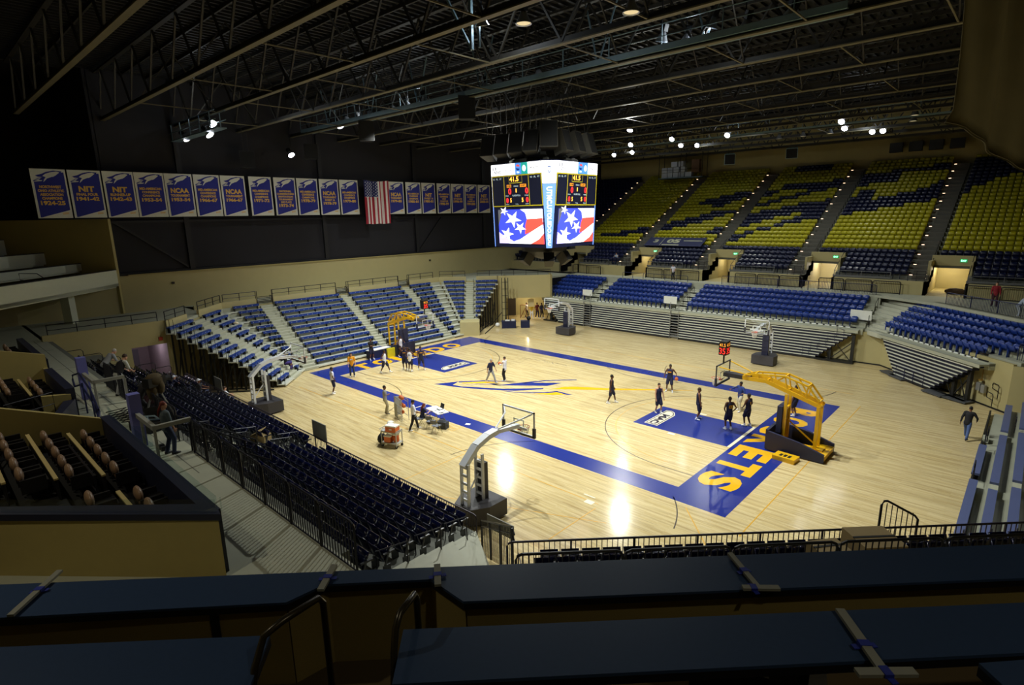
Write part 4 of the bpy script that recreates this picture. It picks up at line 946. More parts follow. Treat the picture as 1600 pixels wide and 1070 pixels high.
for k in range(14):
    for y in (1.6, 3.3): mb.bx(-29, 36, TY[k] + y - .05, TY[k] + y + .05, 22.95, 23.16)
struct('beam_bridging', mb, [truss_m, chord_m], 'thin cross bracing between the roof trusses')
mb = MB().prism([(9.6, -17.9), (12.4, -17.2), (10.6, -16.4), (8.2, -17.0)], ZB - .1, ZB - .03)
struct('beam_gusset', mb, chord_m, 'gusset plate under the nearest roof truss')
cat = M('lit_catwalk_steel', '#6f8690', .5, .2, vary=.08)
mb = MB(); mb.bx(-26, 18, -2.75, -1.65, 19.72, 19.8); mb.bx(-26, 18, -2.8, -2.72, 19.7, 19.98)
for x in range(-26, 19, 3): mb.bar((x, -2.76, 19.8), (x, -2.76, 20.9), .05)
mb.tube([(-26, -2.76, 20.9), (18, -2.76, 20.9)], .03); mb.tube([(-26, -2.76, 20.35), (18, -2.76, 20.35)], .02)
for x in (-22, -15.5, -9.5, -3, 6, 12): mb.bar((x, -2.3, 19.8), (x - .8, -2.3, 22.9), .07); mb.bar((x, -2.3, 19.8), (x + 1.2, -2.3, 22.9), .07)
tag(obj('catwalk', mb, cat), 'blue-grey lamp catwalk hung in the roof on the camera side of the scoreboard', 'catwalk')
mb = MB(); mb.bx(-27.5, -18, -13.2, -12.5, 18.3, 18.38)
for x in range(-27, -17, 2): mb.bar((x, -13.2, 18.3), (x, -13.2, 19.5), .06); mb.bar((x, -12.5, 18.3), (x, -12.5, 19.5), .06)
for z in (18.9, 19.5): mb.tube([(-27.5, -13.2, z), (-18, -13.2, z)], .03); mb.tube([(-27.5, -12.5, z), (-18, -12.5, z)], .03)
tag(obj('catwalk', mb, cat), 'short lamp catwalk hung in the roof above the left banners', 'catwalk')
mb = MB(); mb.bx(-20, 24, 29.6, 30.4, 19.5, 19.58)
for z in (20.1, 20.6): mb.tube([(-20, 29.6, z), (24, 29.6, z)], .03)
for x in range(-20, 25, 3): mb.bar((x, 29.6, 19.5), (x, 29.6, 20.6), .05)
tag(obj('catwalk', mb, cat), 'long lamp catwalk hung in the roof over the upper deck', 'catwalk')
mb = MB(); mb.bar((4.1, -10.0, 19.6), (4.1, -10.0, 16.6 + 3), .1); mb.bar((4.1, -9.8, 19.6), (4.1, -9.8, 23), .14); mb.bar((4.6, -9.8, 19.6), (4.6, -9.8, 23), .1); mb.bar((2.0, -9.8, 22.9), (4.1, -9.8, 19.6), .1)
tag(obj('hanger', mb, cat), 'pale steel hanger frame beside the lone lamp high left of the scoreboard', 'hanger')
# flood lamps
lens_m = M('flood_lens', '#ffffff', emit='#f2f4ff', es=26); lens_w = M('dome_lens', '#c9b98a', .4, emit='#ffe7b0', es=.5)
housing = M('lamp_housing', '#1b1a1c', .5, .3); refl = M('lamp_reflector', '#b9bdc4', .3, .6)
def flood(x, y, z, ax, ay, label, lit=True, r=.3):
    q = (Vector((ax, ay, 0)) - Vector((x, y, z))).to_track_quat('-Z', 'Y')
    t = thing('flood_lamp', label, 'lamp', (x, y, z), 0, 'flood lamps in the roof')
    g = lambda o: (setattr(o, 'rotation_mode', 'QUATERNION'), setattr(o, 'rotation_quaternion', q))
    g(obj('reflector', MB().lathe([(.1, .42), (.16, .3), (r, .0), (r + .03, -.03), (r + .03, -.06), (r - .02, -.02), (.13, .26)], n=14), refl, t, True))
    g(obj('lens', MB().lathe([(0.001, -.03), (r - .01, -.02), (r - .01, .01), (.001, .02)][::-1], n=14), lens_m if lit else lens_w, t))
    g(obj('ballast', MB().box((0, 0, .58), (.26, .26, .34)).lathe([(.1, .0), (.1, .12)], (0, 0, .38), 8), housing, t))
    obj('hanger', MB().bar((0, 0, .3), (0, 0, 23.1 - z), .04), housing, t)
    return t
FL = [(-20.6, -12.4, 18.9, 'with the brightest star glow above the left banners'), (-25.6, -12.6, 18.4, 'on the short catwalk above the second banner'), (-20.9, -12.6, 18.2, 'low on the strut above the fourth banner'), (-27.4, -3.2, 17.9, 'beside the hanging loudspeaker above the sixth banner'),
      (-20.2, -2.2, 19.7, 'at the far end of the main catwalk'), (-17.2, -2.2, 19.75, 'on the main catwalk left of a hanging loudspeaker'), (-13.9, -2.2, 19.8, 'on the main catwalk, middle of the lamp row'), (-10.8, -2.2, 20.0, 'on the main catwalk in the bright cluster, far one'), (-8.8, -2.2, 20.05, 'on the main catwalk in the bright cluster, near one'),
      (4.6, -9.6, 20.6, 'in the hanger frame high left of the scoreboard'), (9.7, -2.2, 20.3, 'shining on the main catwalk high right of the scoreboard'), (12.2, -2.2, 20.4, 'second on the main catwalk high right of the scoreboard')]
for x, y, z, s in FL: flood(x, y, z, x * .4, y * .3, 'round flood lamp ' + s)
FR_ = [(-17.6, 36.0, 19.5, 'over the gold seats just right of the scoreboard, left one'), (-14.9, 36.0, 19.6, 'over the gold seats just right of the scoreboard, right one'), (-9.8, 27.2, 19.4, 'above the scoreboard right edge on the far catwalk'), (-4.9, 27.2, 19.5, 'far catwalk lamp above the white boxes'), (-7.3, 34.0, 19.6, 'low lamp left above the white boxes'), (-6.5, 36.5, 19.7, 'low lamp right above the white boxes'),
       (.2, 29.0, 19.5, 'far catwalk lamp beside the pale hanging loudspeaker'), (10.6, 28.2, 19.5, 'upper lamp of the pair high on the right'), (9.7, 33.2, 19.5, 'lower lamp of the pair high on the right'), (11.0, 38.2, 19.5, 'small lamp at the right end of the lit beam, first'), (11.9, 38.2, 19.5, 'small lamp at the right end of the lit beam, second')]
for x, y, z, s in FR_: flood(x, y, z, x * .7, 4, 'round flood lamp ' + s, r=.27)
for i_, (x, y) in enumerate(ADDED_DOMES): flood(x, y, 19.3, x, y, 'unseen warm lamp added in the roof to light the ' + ['press desks', 'nearest suite', 'middle suite'][i_], False, .3)
for x, y, s in ((-4.0, 17.5, 'beyond the scoreboard over the far side of the court'), (-20.4, 17.2, 'over the far corner tunnel')): flood(x, y, 19.4, x * .6, 8, 'round flood lamp ' + s, r=.26)
for x, y, z, s in ((12.1, -9.0, 19.55, 'high near the top edge of the photo'), (8.3, -10.9, 19.6, 'left of the other unlit dome lamp'), (15.9, 28.2, 19.4, 'upper one right of the lit lamp pair'), (15.4, 31.0, 19.3, 'lower one right of the lit lamp pair'), (5.0, 36.8, 19.6, 'over the middle of the upper deck'), (7.6, 36.6, 19.6, 'second over the middle of the upper deck'), (2.6, 36.9, 19.6, 'first over the middle of the upper deck')): flood(x, y, z, x, y, 'unlit warm dome lamp ' + s, False, .3)
for i, x in enumerate((-19.0, -15.6, -12.6, -2.6, -1.4, -.2, 1.8, 11.0, 13.8, 15.6)): flood(x, -2.2, 19.95, x * .5, 3, f'dark unlit flood lamp, {ORD[i + 1]} from the far end of the main catwalk', False, .34)
# hanging loudspeakers
def speaker(x, y, z, rz, d, label, mat=black_box, tilt=0, grp='loudspeakers in the roof', top=22.9):
    t = thing('loudspeaker', label, 'loudspeaker', (x, y, z), rz, grp)
    w, dp, h = d
    mb = MB().prism([(-w / 2, -dp / 2), (w / 2, -dp / 2), (w * .36, dp / 2), (-w * .36, dp / 2)], -h / 2, h / 2)
    o = obj('cabinet', mb, mat, t); o.rotation_euler = (R(tilt), 0, 0)
    g = obj('grille', MB().bx(-w * .46, w * .46, -dp / 2 - .02, -dp / 2, -h * .46, h * .46), M('speaker_grille', '#070708', .8), o)
    obj('hanger', MB().bar((-.2, 0, h / 2 - .1), (-.2, 0, top - z), .03).bar((.2, 0, h / 2 - .1), (.2, 0, top - z), .03), dark_steel, t)
    return t
speaker(-4.2, -2.5, 19.0, R(50), (1.1, .8, 1.45), 'large black loudspeaker hanging nearest left of the scoreboard'); speaker(-16.0, -2.5, 18.8, R(60), (1.2, .9, 1.5), 'black loudspeaker hanging in the middle of the main catwalk'); speaker(-24.9, -2.6, 18.0, R(65), (1.2, .9, 1.3), 'grey-sided loudspeaker hanging above the eighth banner'); speaker(-27.0, -7.5, 17.2, R(70), (1.2, .9, 1.4), 'black loudspeaker with a bright edge above the sixth banner')
tl = M('pale_teal_cabinet', '#8fb0b0', .5)
speaker(-3.9, 40, 18.2, R(20), (1.2, .9, 1.2), 'pale teal loudspeaker above the white boxes end of the upper deck', tl, 12); speaker(3.1, 40, 18.3, R(10), (1.2, .9, 1.1), 'pale teal loudspeaker over the middle of the upper deck', tl, 12)
# shelf of white boxes at the top of the upper deck
t = thing('hung_platform', 'steel platform hung at the top of the upper deck carrying white boxes', 'platform', (-13.6, 45.5, 16.75))
obj('deck', MB().bx(-2.3, 4.2, -.8, .8, -.12, 0), cat, t)
mb = MB()
for x in (-2.2, 1.0, 4.1):
    for y in (-.75, .75): mb.bar((x, y, 0), (x, y, 6.2), .06)
mb.tube([(-2.2, -.78, 1.0), (4.1, -.78, 1.0)], .025); obj('hanger', mb, dark_steel, t)
for i, (x, z, w) in enumerate(((-2, 0, .8), (-1.1, 0, .7), (-.3, 0, .75), (.6, 0, .7), (1.5, 0, .9), (-2, .72, .8), (-1.1, .72, .7), (-.25, .72, .8), (.75, .72, .7), (-.6, 1.44, .85), (.5, 1.44, .7))):
    tag(obj('box', MB().bx(0, w, -.35, .3, 0, .66).bx(.0, w, -.36, -.35, .3, .36), M('white_box', '#c3cbd6', .6, vary=.06), loc=(-13.6 + x, 45.5, 16.75 + z)), f'white box on the hung platform, {["bottom", "middle", "top"][int(z / .7 + .1)]} layer, {ORD[[1, 2, 3, 4, 5, 1, 2, 3, 4, 1, 2][i]]} from the left', 'box', 'white boxes on the hung platform')
tag(obj('box', MB().bx(0, 1.05, -.35, .35, 0, 1.6), M('brown_box', '#6d5138', .7), loc=(-11.2, 45.5, 17.35)), 'tall brown box standing right of the white boxes on the hung platform', 'box')
# row of electric cabinets hung under the far wall
for i, x in enumerate((11.6, 13.4, 15.2, 17.0)):
    mb = MB().bx(-.6, .6, -.3, .3, -.5, .5)
    for q in (-.4, 0, .4): mb.bx(q - .14, q + .14, -.32, -.3, -.3, .2)
    tag(obj('duct_box', mb, M('duct_dark', '#161514', .6), loc=(x, 47.6, 18.6)), f'dark duct box under the roof over the right part of the upper deck, {ORD[i + 1]} from the left', 'duct', 'duct boxes over the upper deck')
# ================================================================== BANNERS AND FLAG
RK = [(.9, .955), (.8, .87), (.62, .775), (.45, .735), (.27, .685), (.25, .72), (.31, .765), (.2, .77), (.06, .74), (.06, .76), (.2, .81), (.32, .83), (.2, .835), (.13, .86), (.3, .89), (.45, .935), (.66, .965)]
def scale(p, c, s): return [(c[0] + (x - c[0]) * s, c[1] + (y - c[1]) * s) for x, y in p]
def banner(y0, y1, lines, label):
    w, h, z0 = y1 - y0, 3.42, 12.45
    t = thing('banner', label, 'banner', (-27.55, y0, z0), 0, 'championship banners on the far wall')
    O, U, V = (0, 0, 0), (0, w, 0), (0, 0, h)
    mb = MB(); n = 6; 
    mb.fprism([(0, 0), (1, 0), (1, 1), (0, 1)], O, U, V, -.02, 0)
    obj('cloth', mb, banner_white, t)
    mb = MB(); mb.fprism([(.07, .02), (.12, .02), (.95, .165), (.95, .935), (.86, .93), (.7, .86), (.5, .8), (.3, .75), (.07, .735)], O, U, V, 0, .006); obj('field', mb, banner_blue, t)
    mb = MB(); mb.fprism(RK, O, U, V, 0, .012, 0)
    a = [(.83, .93), (.7, .865), (.55, .81), (.4, .77), (.33, .73), (.36, .78), (.42, .83), (.33, .85), (.42, .895), (.6, .935), (.75, .95)]
    mb.fprism(a, O, U, V, .012, .016, 1); mb.fprism([(.44, .8), (.62, .845), (.6, .81), (.5, .78), (.4, .765)], O, U, V, .016, .02, 0); mb.fprism([(.08, .765), (.2, .795), (.3, .82), (.22, .78)], O, U, V, .012, .016, 1)
    obj('rocket_print', mb, [banner_blue, banner_white], t, label='white rocket print with blue outline')
    mb = MB(); v = .665
    for s, hh, ww in lines:
        text(mb, s, (0, w * (.5 - ww / 2), h * (v - hh)), (0, w * ww, 0), (0, 0, h * hh), .012, bold=.045); v -= hh + .022
    for q in (0, 1): mb.fprism([(.72, .075 + .02 * q), (.9, .085 + .02 * q), (.9, .097 + .02 * q), (.72, .087 + .02 * q)], O, U, V, 0, .004)
    obj('lettering', mb, gold_txt, t)
    obj('hem_bar', MB().tube([(0, 0, h), (0, w, h)], .025).bar((-.02, .3, h), (-.97, .3, h + .1), .03).bar((-.02, w - .3, h), (-.97, w - .3, h + .1), .03), dark_steel, t)
    return t
def mac(yr, west=False):
    L_ = [('MID-AMERICAN', .058, .74), ('CONFERENCE', .055, .6)] + ([('WEST', .05, .3)] if west else []) + [('CHAMPIONS', .055, .6)]
    return L_ + [('', 0, 0)] * 0 + [(yr, .085, .68)]
def ncaa(yr, extra=None): return [('NCAA', .12, .66), ('TOURNAMENT', .06, .7)] + ([(extra, .055, .52)] if extra else []) + [(yr, .085, .68)]
def nit(yr, extra): return [('NIT', .12, .48), (extra, .06, .66)] + [(yr, .085, .7)]
BN_ = [([('NORTHWEST', .058, .62), ('OHIO ATHLETIC', .055, .74), ('ASSOCIATION', .055, .66), ('CHAMPIONS', .055, .58), ('1924-25', .09, .7)], 'NORTHWEST OHIO ATHLETIC ASSOCIATION CHAMPIONS 1924-25'), (nit('1941-42', 'FINAL FOUR'), 'NIT FINAL FOUR 1941-42'), (nit('1942-43', 'RUNNER-UP'), 'NIT RUNNER-UP 1942-43'),
 (mac('1953-54'), 'MID-AMERICAN CONFERENCE CHAMPIONS 1953-54'), (ncaa('1953-54'), 'NCAA TOURNAMENT 1953-54'), (mac('1966-67'), 'MID-AMERICAN CONFERENCE CHAMPIONS 1966-67'), (ncaa('1966-67'), 'NCAA TOURNAMENT 1966-67'), (mac('1971-72'), 'MID-AMERICAN CONFERENCE CHAMPIONS 1971-72'),
 ([('NATIONAL', .052, .56), ('COMMISSIONERS', .05, .8), ('INVITATION', .05, .68), ('TOURNAMENT', .05, .68), ('2ND PLACE', .05, .5), ('1973-74', .085, .68)], 'COMMISSIONERS TOURNAMENT 1973-74'), (mac('1978-79'), 'MID-AMERICAN CONFERENCE CHAMPIONS 1978-79'), (ncaa('1978-79', 'SWEET 16'), 'NCAA TOURNAMENT SWEET 16 1978-79'), (mac('1979-80'), 'MID-AMERICAN CONFERENCE CHAMPIONS 1979-80'), None,
 (ncaa('1979-80'), 'NCAA TOURNAMENT 1979-80'), (mac('1980-81'), 'MID-AMERICAN CONFERENCE CHAMPIONS 1980-81'), (nit('1980-81', 'SWEET 16'), 'NIT SWEET 16 1980-81'), (mac('1998-99', True), 'MID-AMERICAN CONFERENCE WEST CHAMPIONS 1998-99'), (nit('1998-99', '1ST ROUND'), 'NIT 1ST ROUND 1998-99'), (mac('1999-2000', True), 'MID-AMERICAN CONFERENCE WEST CHAMPIONS 1999-2000'), (nit('2000-01', '1ST ROUND'), 'NIT 1ST ROUND 2000-01')]
BY = [(-22.4, -20.4), (-20.3, -18.3), (-18.2, -16.2), (-16.15, -14.1), (-14.05, -12.0), (-11.9, -9.85), (-9.75, -7.72), (-7.36, -5.34), (-5.11, -3.05), (-2.9, -.8), (-.6, 1.45), (1.6, 3.7), None, (7.4, 9.45), (9.75, 11.8), (11.97, 13.92), (14.2, 16.26), (16.4, 18.45), (18.56, 20.6), (20.78, 22.9)]
for b_, y_ in zip(BN_, BY):
    if b_: banner(*y_, b_[0], 'blue and white rocket banner reading ' + b_[1] + ' on the far wall')
t = thing('flag', 'United States flag hung vertically between the championship banners', 'flag', (-27.2, 4.2, 11.45))
fw, fh = 3.05, 4.45
def flagx(y): return .09 * sin(y * 5.2) + .04 * sin(y * 11)
def strip(mb, y0, y1, z0, z1, off, mi):
    n = max(2, int((y1 - y0) / .08)); V = []; F = []
    for s in (off - .012, off):
        for i in range(n + 1):
            y = y0 + (y1 - y0) * i / n
            V += [(flagx(y) + s, y, z0 + .02 * sin(y * 5)), (flagx(y) + s, y, z1 - (.12 * sin(pi * y / fw) if z1 > fh - .01 else 0))]
    m = 2 * (n + 1)
    for i in range(n): a = 2 * i; F += [(a, a + 1, a + 3, a + 2), (m + a, m + a + 2, m + a + 3, m + a + 1), (a, a + 2, m + a + 2, m + a), (a + 1, m + a + 1, m + a + 3, a + 3)]
    F += [(0, m, m + 1, 1), (2 * n, 2 * n + 1, m + 2 * n + 1, m + 2 * n)]
    mb.add(V, F, mi)
mb = MB()
for i in range(13): strip(mb, fw * i / 13, fw * (i + 1) / 13, 0, fh, 0, i % 2)
obj('stripes', mb, [red_m, M('flag_white', '#e6e4de', .7)], t)
mb = MB(); strip(mb, -.005, fw * 7 / 13, fh * .62, fh - .005, .02, 0); obj('canton', mb, flag_blue, t); obj('hanging_bar', MB().tube([(-.02, -.1, fh), (-.02, fw + .1, fh)], .03).bar((-.02, .4, fh), (-1.3, .4, fh + .1), .03).bar((-.02, fw - .4, fh), (-1.3, fw - .4, fh + .1), .03), dark_steel, t)
mb = MB()
def star(cx, cz, r): return [(cx + (r if i % 2 == 0 else r * .4) * sin(pi * i / 5), cz + (r if i % 2 == 0 else r * .4) * cos(pi * i / 5)) for i in range(10)]
for i in range(9):
    for j in range(11):
        if (i + j) % 2 == 0:
            y = fw * 7 / 13 * (i + .7) / 9.4; z = fh * .62 + (fh * .36) * (j + .5) / 11 - .08
            mb.fprism(star(0, 0, .075), (flagx(y) + .022, y, z), (0, 1, 0), (0, 0, 1), 0, .008)
obj('star_pattern', mb, white_m, t)

# ================================================================== CENTRE SCOREBOARD
SC = Vector((-.2, .6, 0)); ZTOP, ZBOT, AT, AB, CT, CB = 15.3, 10.0, 2.85, 2.5, .76, .27
sb_ = thing('scoreboard', 'four-sided centre scoreboard showing 41.5 and a waving flag on its lower screens', 'scoreboard', (SC.x, SC.y, ZBOT))
HB = ZTOP - ZBOT
def oct_(a, c): return [(-(a - c), -a), (a - c, -a), (a, -(a - c)), (a, a - c), (a - c, a), (-(a - c), a), (-a, a - c), (-a, -(a - c))]
pb_, pt_ = oct_(AB, CB), oct_(AT, CT)
mb = MB().add([(x * .985, y * .985, 0) for x, y in pb_] + [(x * .985, y * .985, HB) for x, y in pt_], [tuple(range(8))[::-1], tuple(range(8, 16))] + [(i, (i + 1) % 8, 8 + (i + 1) % 8, 8 + i) for i in range(8)])
obj('body', mb, M('scoreboard_navy', '#10163a', .45), sb_)
def face(i): return [Vector((*pb_[i], 0)), Vector((*pb_[(i + 1) % 8], 0)), Vector((*pt_[(i + 1) % 8], HB)), Vector((*pt_[i], HB))]
def fpoly(mb, i, poly, off=.02, mi=0):
    a, b, c, d = face(i); N = ((b - a).cross(d - a)).normalized()
    if sum(poly[k][0] * poly[(k + 1) % len(poly)][1] - poly[(k + 1) % len(poly)][0] * poly[k][1] for k in range(len(poly))) < 0: poly = poly[::-1]
    pts = [(a * (1 - u) + b * u) * (1 - v) + (d * (1 - u) + c * u) * v for u, v in poly]; n = len(pts)
    mb.add([p - N * .03 for p in pts] + [p + N * off for p in pts], [tuple(range(n, 2 * n))] + [(k, (k + 1) % n, n + (k + 1) % n, n + k) for k in range(n)], mi)
def ftext(mb, i, s, u0, u1, v0, v1, off=.035, mi=0, rot=False, bold=.03):
    a, b, c, d = face(i); N = ((b - a).cross(d - a)).normalized(); pts, F, _ = text_geo(s, bold); V = []
    for x, y in pts:
        u, v = (u0 + (u1 - u0) * x, v0 + (v1 - v0) * y) if not rot else (u0 + (u1 - u0) * y, v1 - (v1 - v0) * x)
        V.append((a * (1 - u) + b * u) * (1 - v) + (d * (1 - u) + c * u) * v + N * off)
    mb.add(V, F, mi)
def q(u0, u1, v0, v1): return [(u0, v0), (u1, v0), (u1, v1), (u0, v1)]
E_ = lambda n, c, s=1.0: M(n, c, .5, vary=0, emit=c, es=s)
ad_w = E_('ad_white', '#f4f4ee', 1.25); ad_b = E_('ad_blue', '#4a86d8', .8); ad_t = E_('ad_teal', '#1f9a90', .7); ad_r = E_('ad_red', '#d84848', .8); ad_g = E_('ad_grey', '#77788a', .5)
panel_d = M('scoreboard_panel', '#0b0f24', .5, emit='#10163a', es=.12); trimy = M('scoreboard_trim', '#b9a91f', .5, emit='#b9a91f', es=.25)
dg_o = E_('digit_amber', '#ffae3a', 1.6); dg_r = E_('digit_red', '#ff2a2a', 1.7); lb_o = E_('label_orange', '#e08a1e', .9); lb_w = E_('label_white', '#9fb0b8', .5)
sc_bl = E_('screen_blue', '#3a46d8', 1.0); sc_w = E_('screen_white', '#ffffff', 1.5); sc_r = E_('screen_red', '#e5483c', 1.1); sc_s = E_('screen_star', '#d9dbe6', .95); sc_v = E_('screen_violet', '#b9b2f2', 1.1)
for fi, nm in ((0, 'near side face'), (2, 'camera end face'), (4, 'far side face'), (6, 'far end face')):
    mb = MB()
    for u0, u1, m in ((.0, .24, 0), (.25, .49, 0), (.5, .615, 1), (.62, .74, 2 if fi % 4 == 0 else 1), (.75, .995, 0)): fpoly(mb, fi, q(u0, u1, .86, .99), .02, m)
    ftext(mb, fi, 'NEWS', .06, .2, .88, .92, .03, 3); ftext(mb, fi, '13', .03, .11, .925, .965, .03, 3)
    fpoly(mb, fi, [(.557 + .038 * cos(k * .4), .945 + .028 * sin(k * .4)) for k in range(8)], .03, 4); fpoly(mb, fi, [(.557 + .038 * cos(pi + k * .4), .932 + .028 * sin(pi + k * .4)) for k in range(8)], .03, 5)
    fpoly(mb, fi, [(.68 + .035 * cos(k * .6), .925 + .035 * sin(k * .6)) for k in range(11)], .03, 0); ftext(mb, fi, 'HEALTH', .8, .95, .91, .94, .03, 3); ftext(mb, fi, 'CREDIT UNION', .28, .46, .9, .92, .03, 3); ftext(mb, fi, 'COLA', .53, .585, .875, .895, .03, 0)
    obj('advert_strip', mb, [ad_w, ad_b, ad_t, ad_g, ad_r, M('ad_navy', '#16307a', .5, emit='#16307a', es=.6)], sb_, label='bright advert strip on the ' + nm)
    mb = MB(); fpoly(mb, fi, q(.0, 1, .5, .845), .015, 0)
    for a_ in (q(0, 1, .845, .858), q(0, 1, .492, .503), q(0, .012, .5, .85), q(.988, 1, .5, .85), q(.25, .262, .5, .85), q(.745, .757, .5, .85), q(.36, .365, .765, .85), q(.62, .625, .765, .85), q(.36, .625, .762, .77)): fpoly(mb, fi, a_, .022, 1)
    obj('score_panel', mb, [panel_d, trimy], sb_, label='dark score panel on the ' + nm)
    mb = MB()
    ftext(mb, fi, '41.5', .375, .56, .782, .838, .035, 0); fpoly(mb, fi, q(.31, .4, .715, .748), .024, 2); fpoly(mb, fi, q(.58, .7, .715, .748), .024, 2)
    ftext(mb, fi, 'HOME', .315, .395, .722, .742, .034, 4); ftext(mb, fi, 'GUEST', .59, .69, .722, .742, .034, 4); ftext(mb, fi, 'PERIOD', .455, .545, .72, .735, .034, 3)
    ftext(mb, fi, '0', .34, .4, .635, .705, .035, 1); ftext(mb, fi, '0', .68, .735, .635, .705, .035, 1); ftext(mb, fi, '1', .49, .51, .655, .7, .035, 0)
    ftext(mb, fi, 'FOULS', .275, .34, .61, .625, .034, 3); ftext(mb, fi, 'PLAYER FOUL', .42, .58, .61, .63, .034, 3); ftext(mb, fi, 'FOULS', .665, .735, .61, .625, .034, 3)
    ftext(mb, fi, '0', .29, .335, .535, .595, .035, 1); ftext(mb, fi, '5', .37, .4, .54, .59, .035, 0); ftext(mb, fi, '5', .6, .635, .54, .59, .035, 0); ftext(mb, fi, '0', .685, .735, .535, .595, .035, 1)
    for k, s in enumerate(('NO', 'PL', 'PT')): ftext(mb, fi, s, .03 + k * .07, .07 + k * .07, .81, .83, .034, 3); ftext(mb, fi, s, .79 + k * .07, .83 + k * .07, .81, .83, .034, 3)
    ftext(mb, fi, 'BONUS', .275, .34, .512, .525, .034, 3); ftext(mb, fi, 'BONUS', .67, .735, .512, .525, .034, 3); ftext(mb, fi, 'T.O.L.', .47, .54, .512, .525, .034, 3)
    obj('digits', mb, [dg_o, dg_r, lb_o, lb_w, panel_d], sb_, label='glowing digits on the ' + nm)
    mb = MB(); X = lambda u: .1 + .87 * u; Y = lambda v: .045 + .41 * v
    sp = lambda poly, off, mi: fpoly(mb, fi, [(X(u), Y(v)) for u, v in poly], off, mi)
    sp(q(0, 1, 0, 1), .01, 0); sp([(.52, 1), (1, 1), (1, .62), (.9, .66), (.7, .7), (.66, .72), (.63, .9)], .016, 1); sp([(.66, .72), (1, .74), (1, .52), (.8, .38), (.6, .28), (.62, .55)], .02, 2); sp([(.7, .73), (1, .98), (1, .74), (.85, .66)], .018, 1)
    sp([(.22, 0), (.5, .14), (.75, .36), (1, .56), (1, .3), (.9, .14), (.72, 0)], .024, 1); sp([(.72, 0), (.85, .12), (1, .3), (1, 0)], .022, 2); sp([(0, .34), (.12, .22), (.3, .1), (.34, .06), (.22, 0), (0, 0)], .02, 4); sp([(0, 1), (.1, 1), (.06, .8), (.0, .55)], .016, 5)
    def st(cx, cy, r, rot=0): return [(cx + (r if i % 2 == 0 else r * .38) * sin(pi * i / 5 + rot) * .78, cy + (r if i % 2 == 0 else r * .38) * cos(pi * i / 5 + rot)) for i in range(10)]
    sp(st(.34, .72, .26, .5), .022, 3); sp(st(.5, .47, .18, .6), .022, 3); sp(st(.19, .28, .2, .3), .026, 1); sp(st(.14, .96, .13, .4), .02, 3)
    obj('video_screen', mb, [sc_bl, sc_w, sc_r, sc_s, sc_v, M('screen_grey', '#5d5f66', .5, emit='#5d5f66', es=.6)], sb_, label='glowing flag picture on the ' + nm)
for fi in (1, 3, 5, 7):
    mb = MB(); fpoly(mb, fi, q(.03, .97, .0, .735), .02, 0); fpoly(mb, fi, q(.03, .97, .74, .99), .02, 1)
    ftext(mb, fi, 'UTMC.UTOLEDO.EDU', .3, .72, .03, .7, .03, 2, True, .025)
    fpoly(mb, fi, [(.4, .93), (.6, .93), (.6, .88), (.5, .845), (.4, .88)], .028, 3); fpoly(mb, fi, [(.44, .915), (.56, .915), (.56, .885), (.5, .865), (.44, .885)], .034, 1); ftext(mb, fi, 'MEDICAL CENTER', .2, .8, .795, .81, .03, 3, False, .01)
    obj('corner_sign', mb, [E_('corner_blue', '#5f86d6', .75), ad_w, E_('corner_text', '#ffffff', 1.2), E_('corner_shield', '#5a6c9c', .5)], sb_, label='blue corner sign with white web address')
mb = MB().lathe([(2.3, .0), (2.3, .25), (1.0, .9), (.3, 1.3)], (0, 0, HB), 8); obj('lower_cone', MB().lathe([(.3, -.9), (.75, -.75), (1.5, -.35), (1.6, 0)], (0, 0, 0), 10), dark_steel, sb_)
for x, y in ((-1.2, -1.2), (1.2, -1.2), (1.2, 1.2), (-1.2, 1.2)): mb.bar((x, y, HB), (x * .9, y * .9, 22.8 - ZBOT), .05)
obj('hanging_frame', mb, dark_steel, sb_)
k = 0
for s, (dx, dy, rz, L_) in enumerate(((0, -2.1, 0, 'near side'), (2.1, 0, R(90), 'camera end'))):
    for i in range(4 if s == 0 else 3):
        off = -2.6 + i * 1.25 if s == 0 else -1.2 + i * 1.3
        p = (SC.x + (off if s == 0 else 2.4), SC.y + (-2.4 if s == 0 else off), 16.35)
        speaker(*p, rz + R(20 if s == 0 else 10), (.95, .95, 1.35), f'grey-fronted loudspeaker hung over the scoreboard, {ORD[i + 1]} along its {L_} top edge', M('grey_cabinet', '#3a372e', .7), -18, 'loudspeakers over the scoreboard')
speaker(SC.x + 2.0, SC.y - 2.0, 16.75, R(45), (1.1, .9, 1.6), 'tall loudspeaker hung over the corner of the scoreboard', MATS['grey_cabinet'], -10, 'loudspeakers over the scoreboard')
for i, (dx, dy, a) in enumerate(((-.55, -1.2, -15), (1.2, -1.0, 45), (1.25, .6, 100))):
    speaker(SC.x + dx, SC.y + dy, 9.15, R(a), (.7, .7, .7), ['small loudspeaker under the scoreboard on its near side', 'small loudspeaker under the corner of the scoreboard', 'small loudspeaker under the scoreboard on its camera end'][i], MATS['grey_cabinet'], -35, 'loudspeakers under the scoreboard', 10.0)
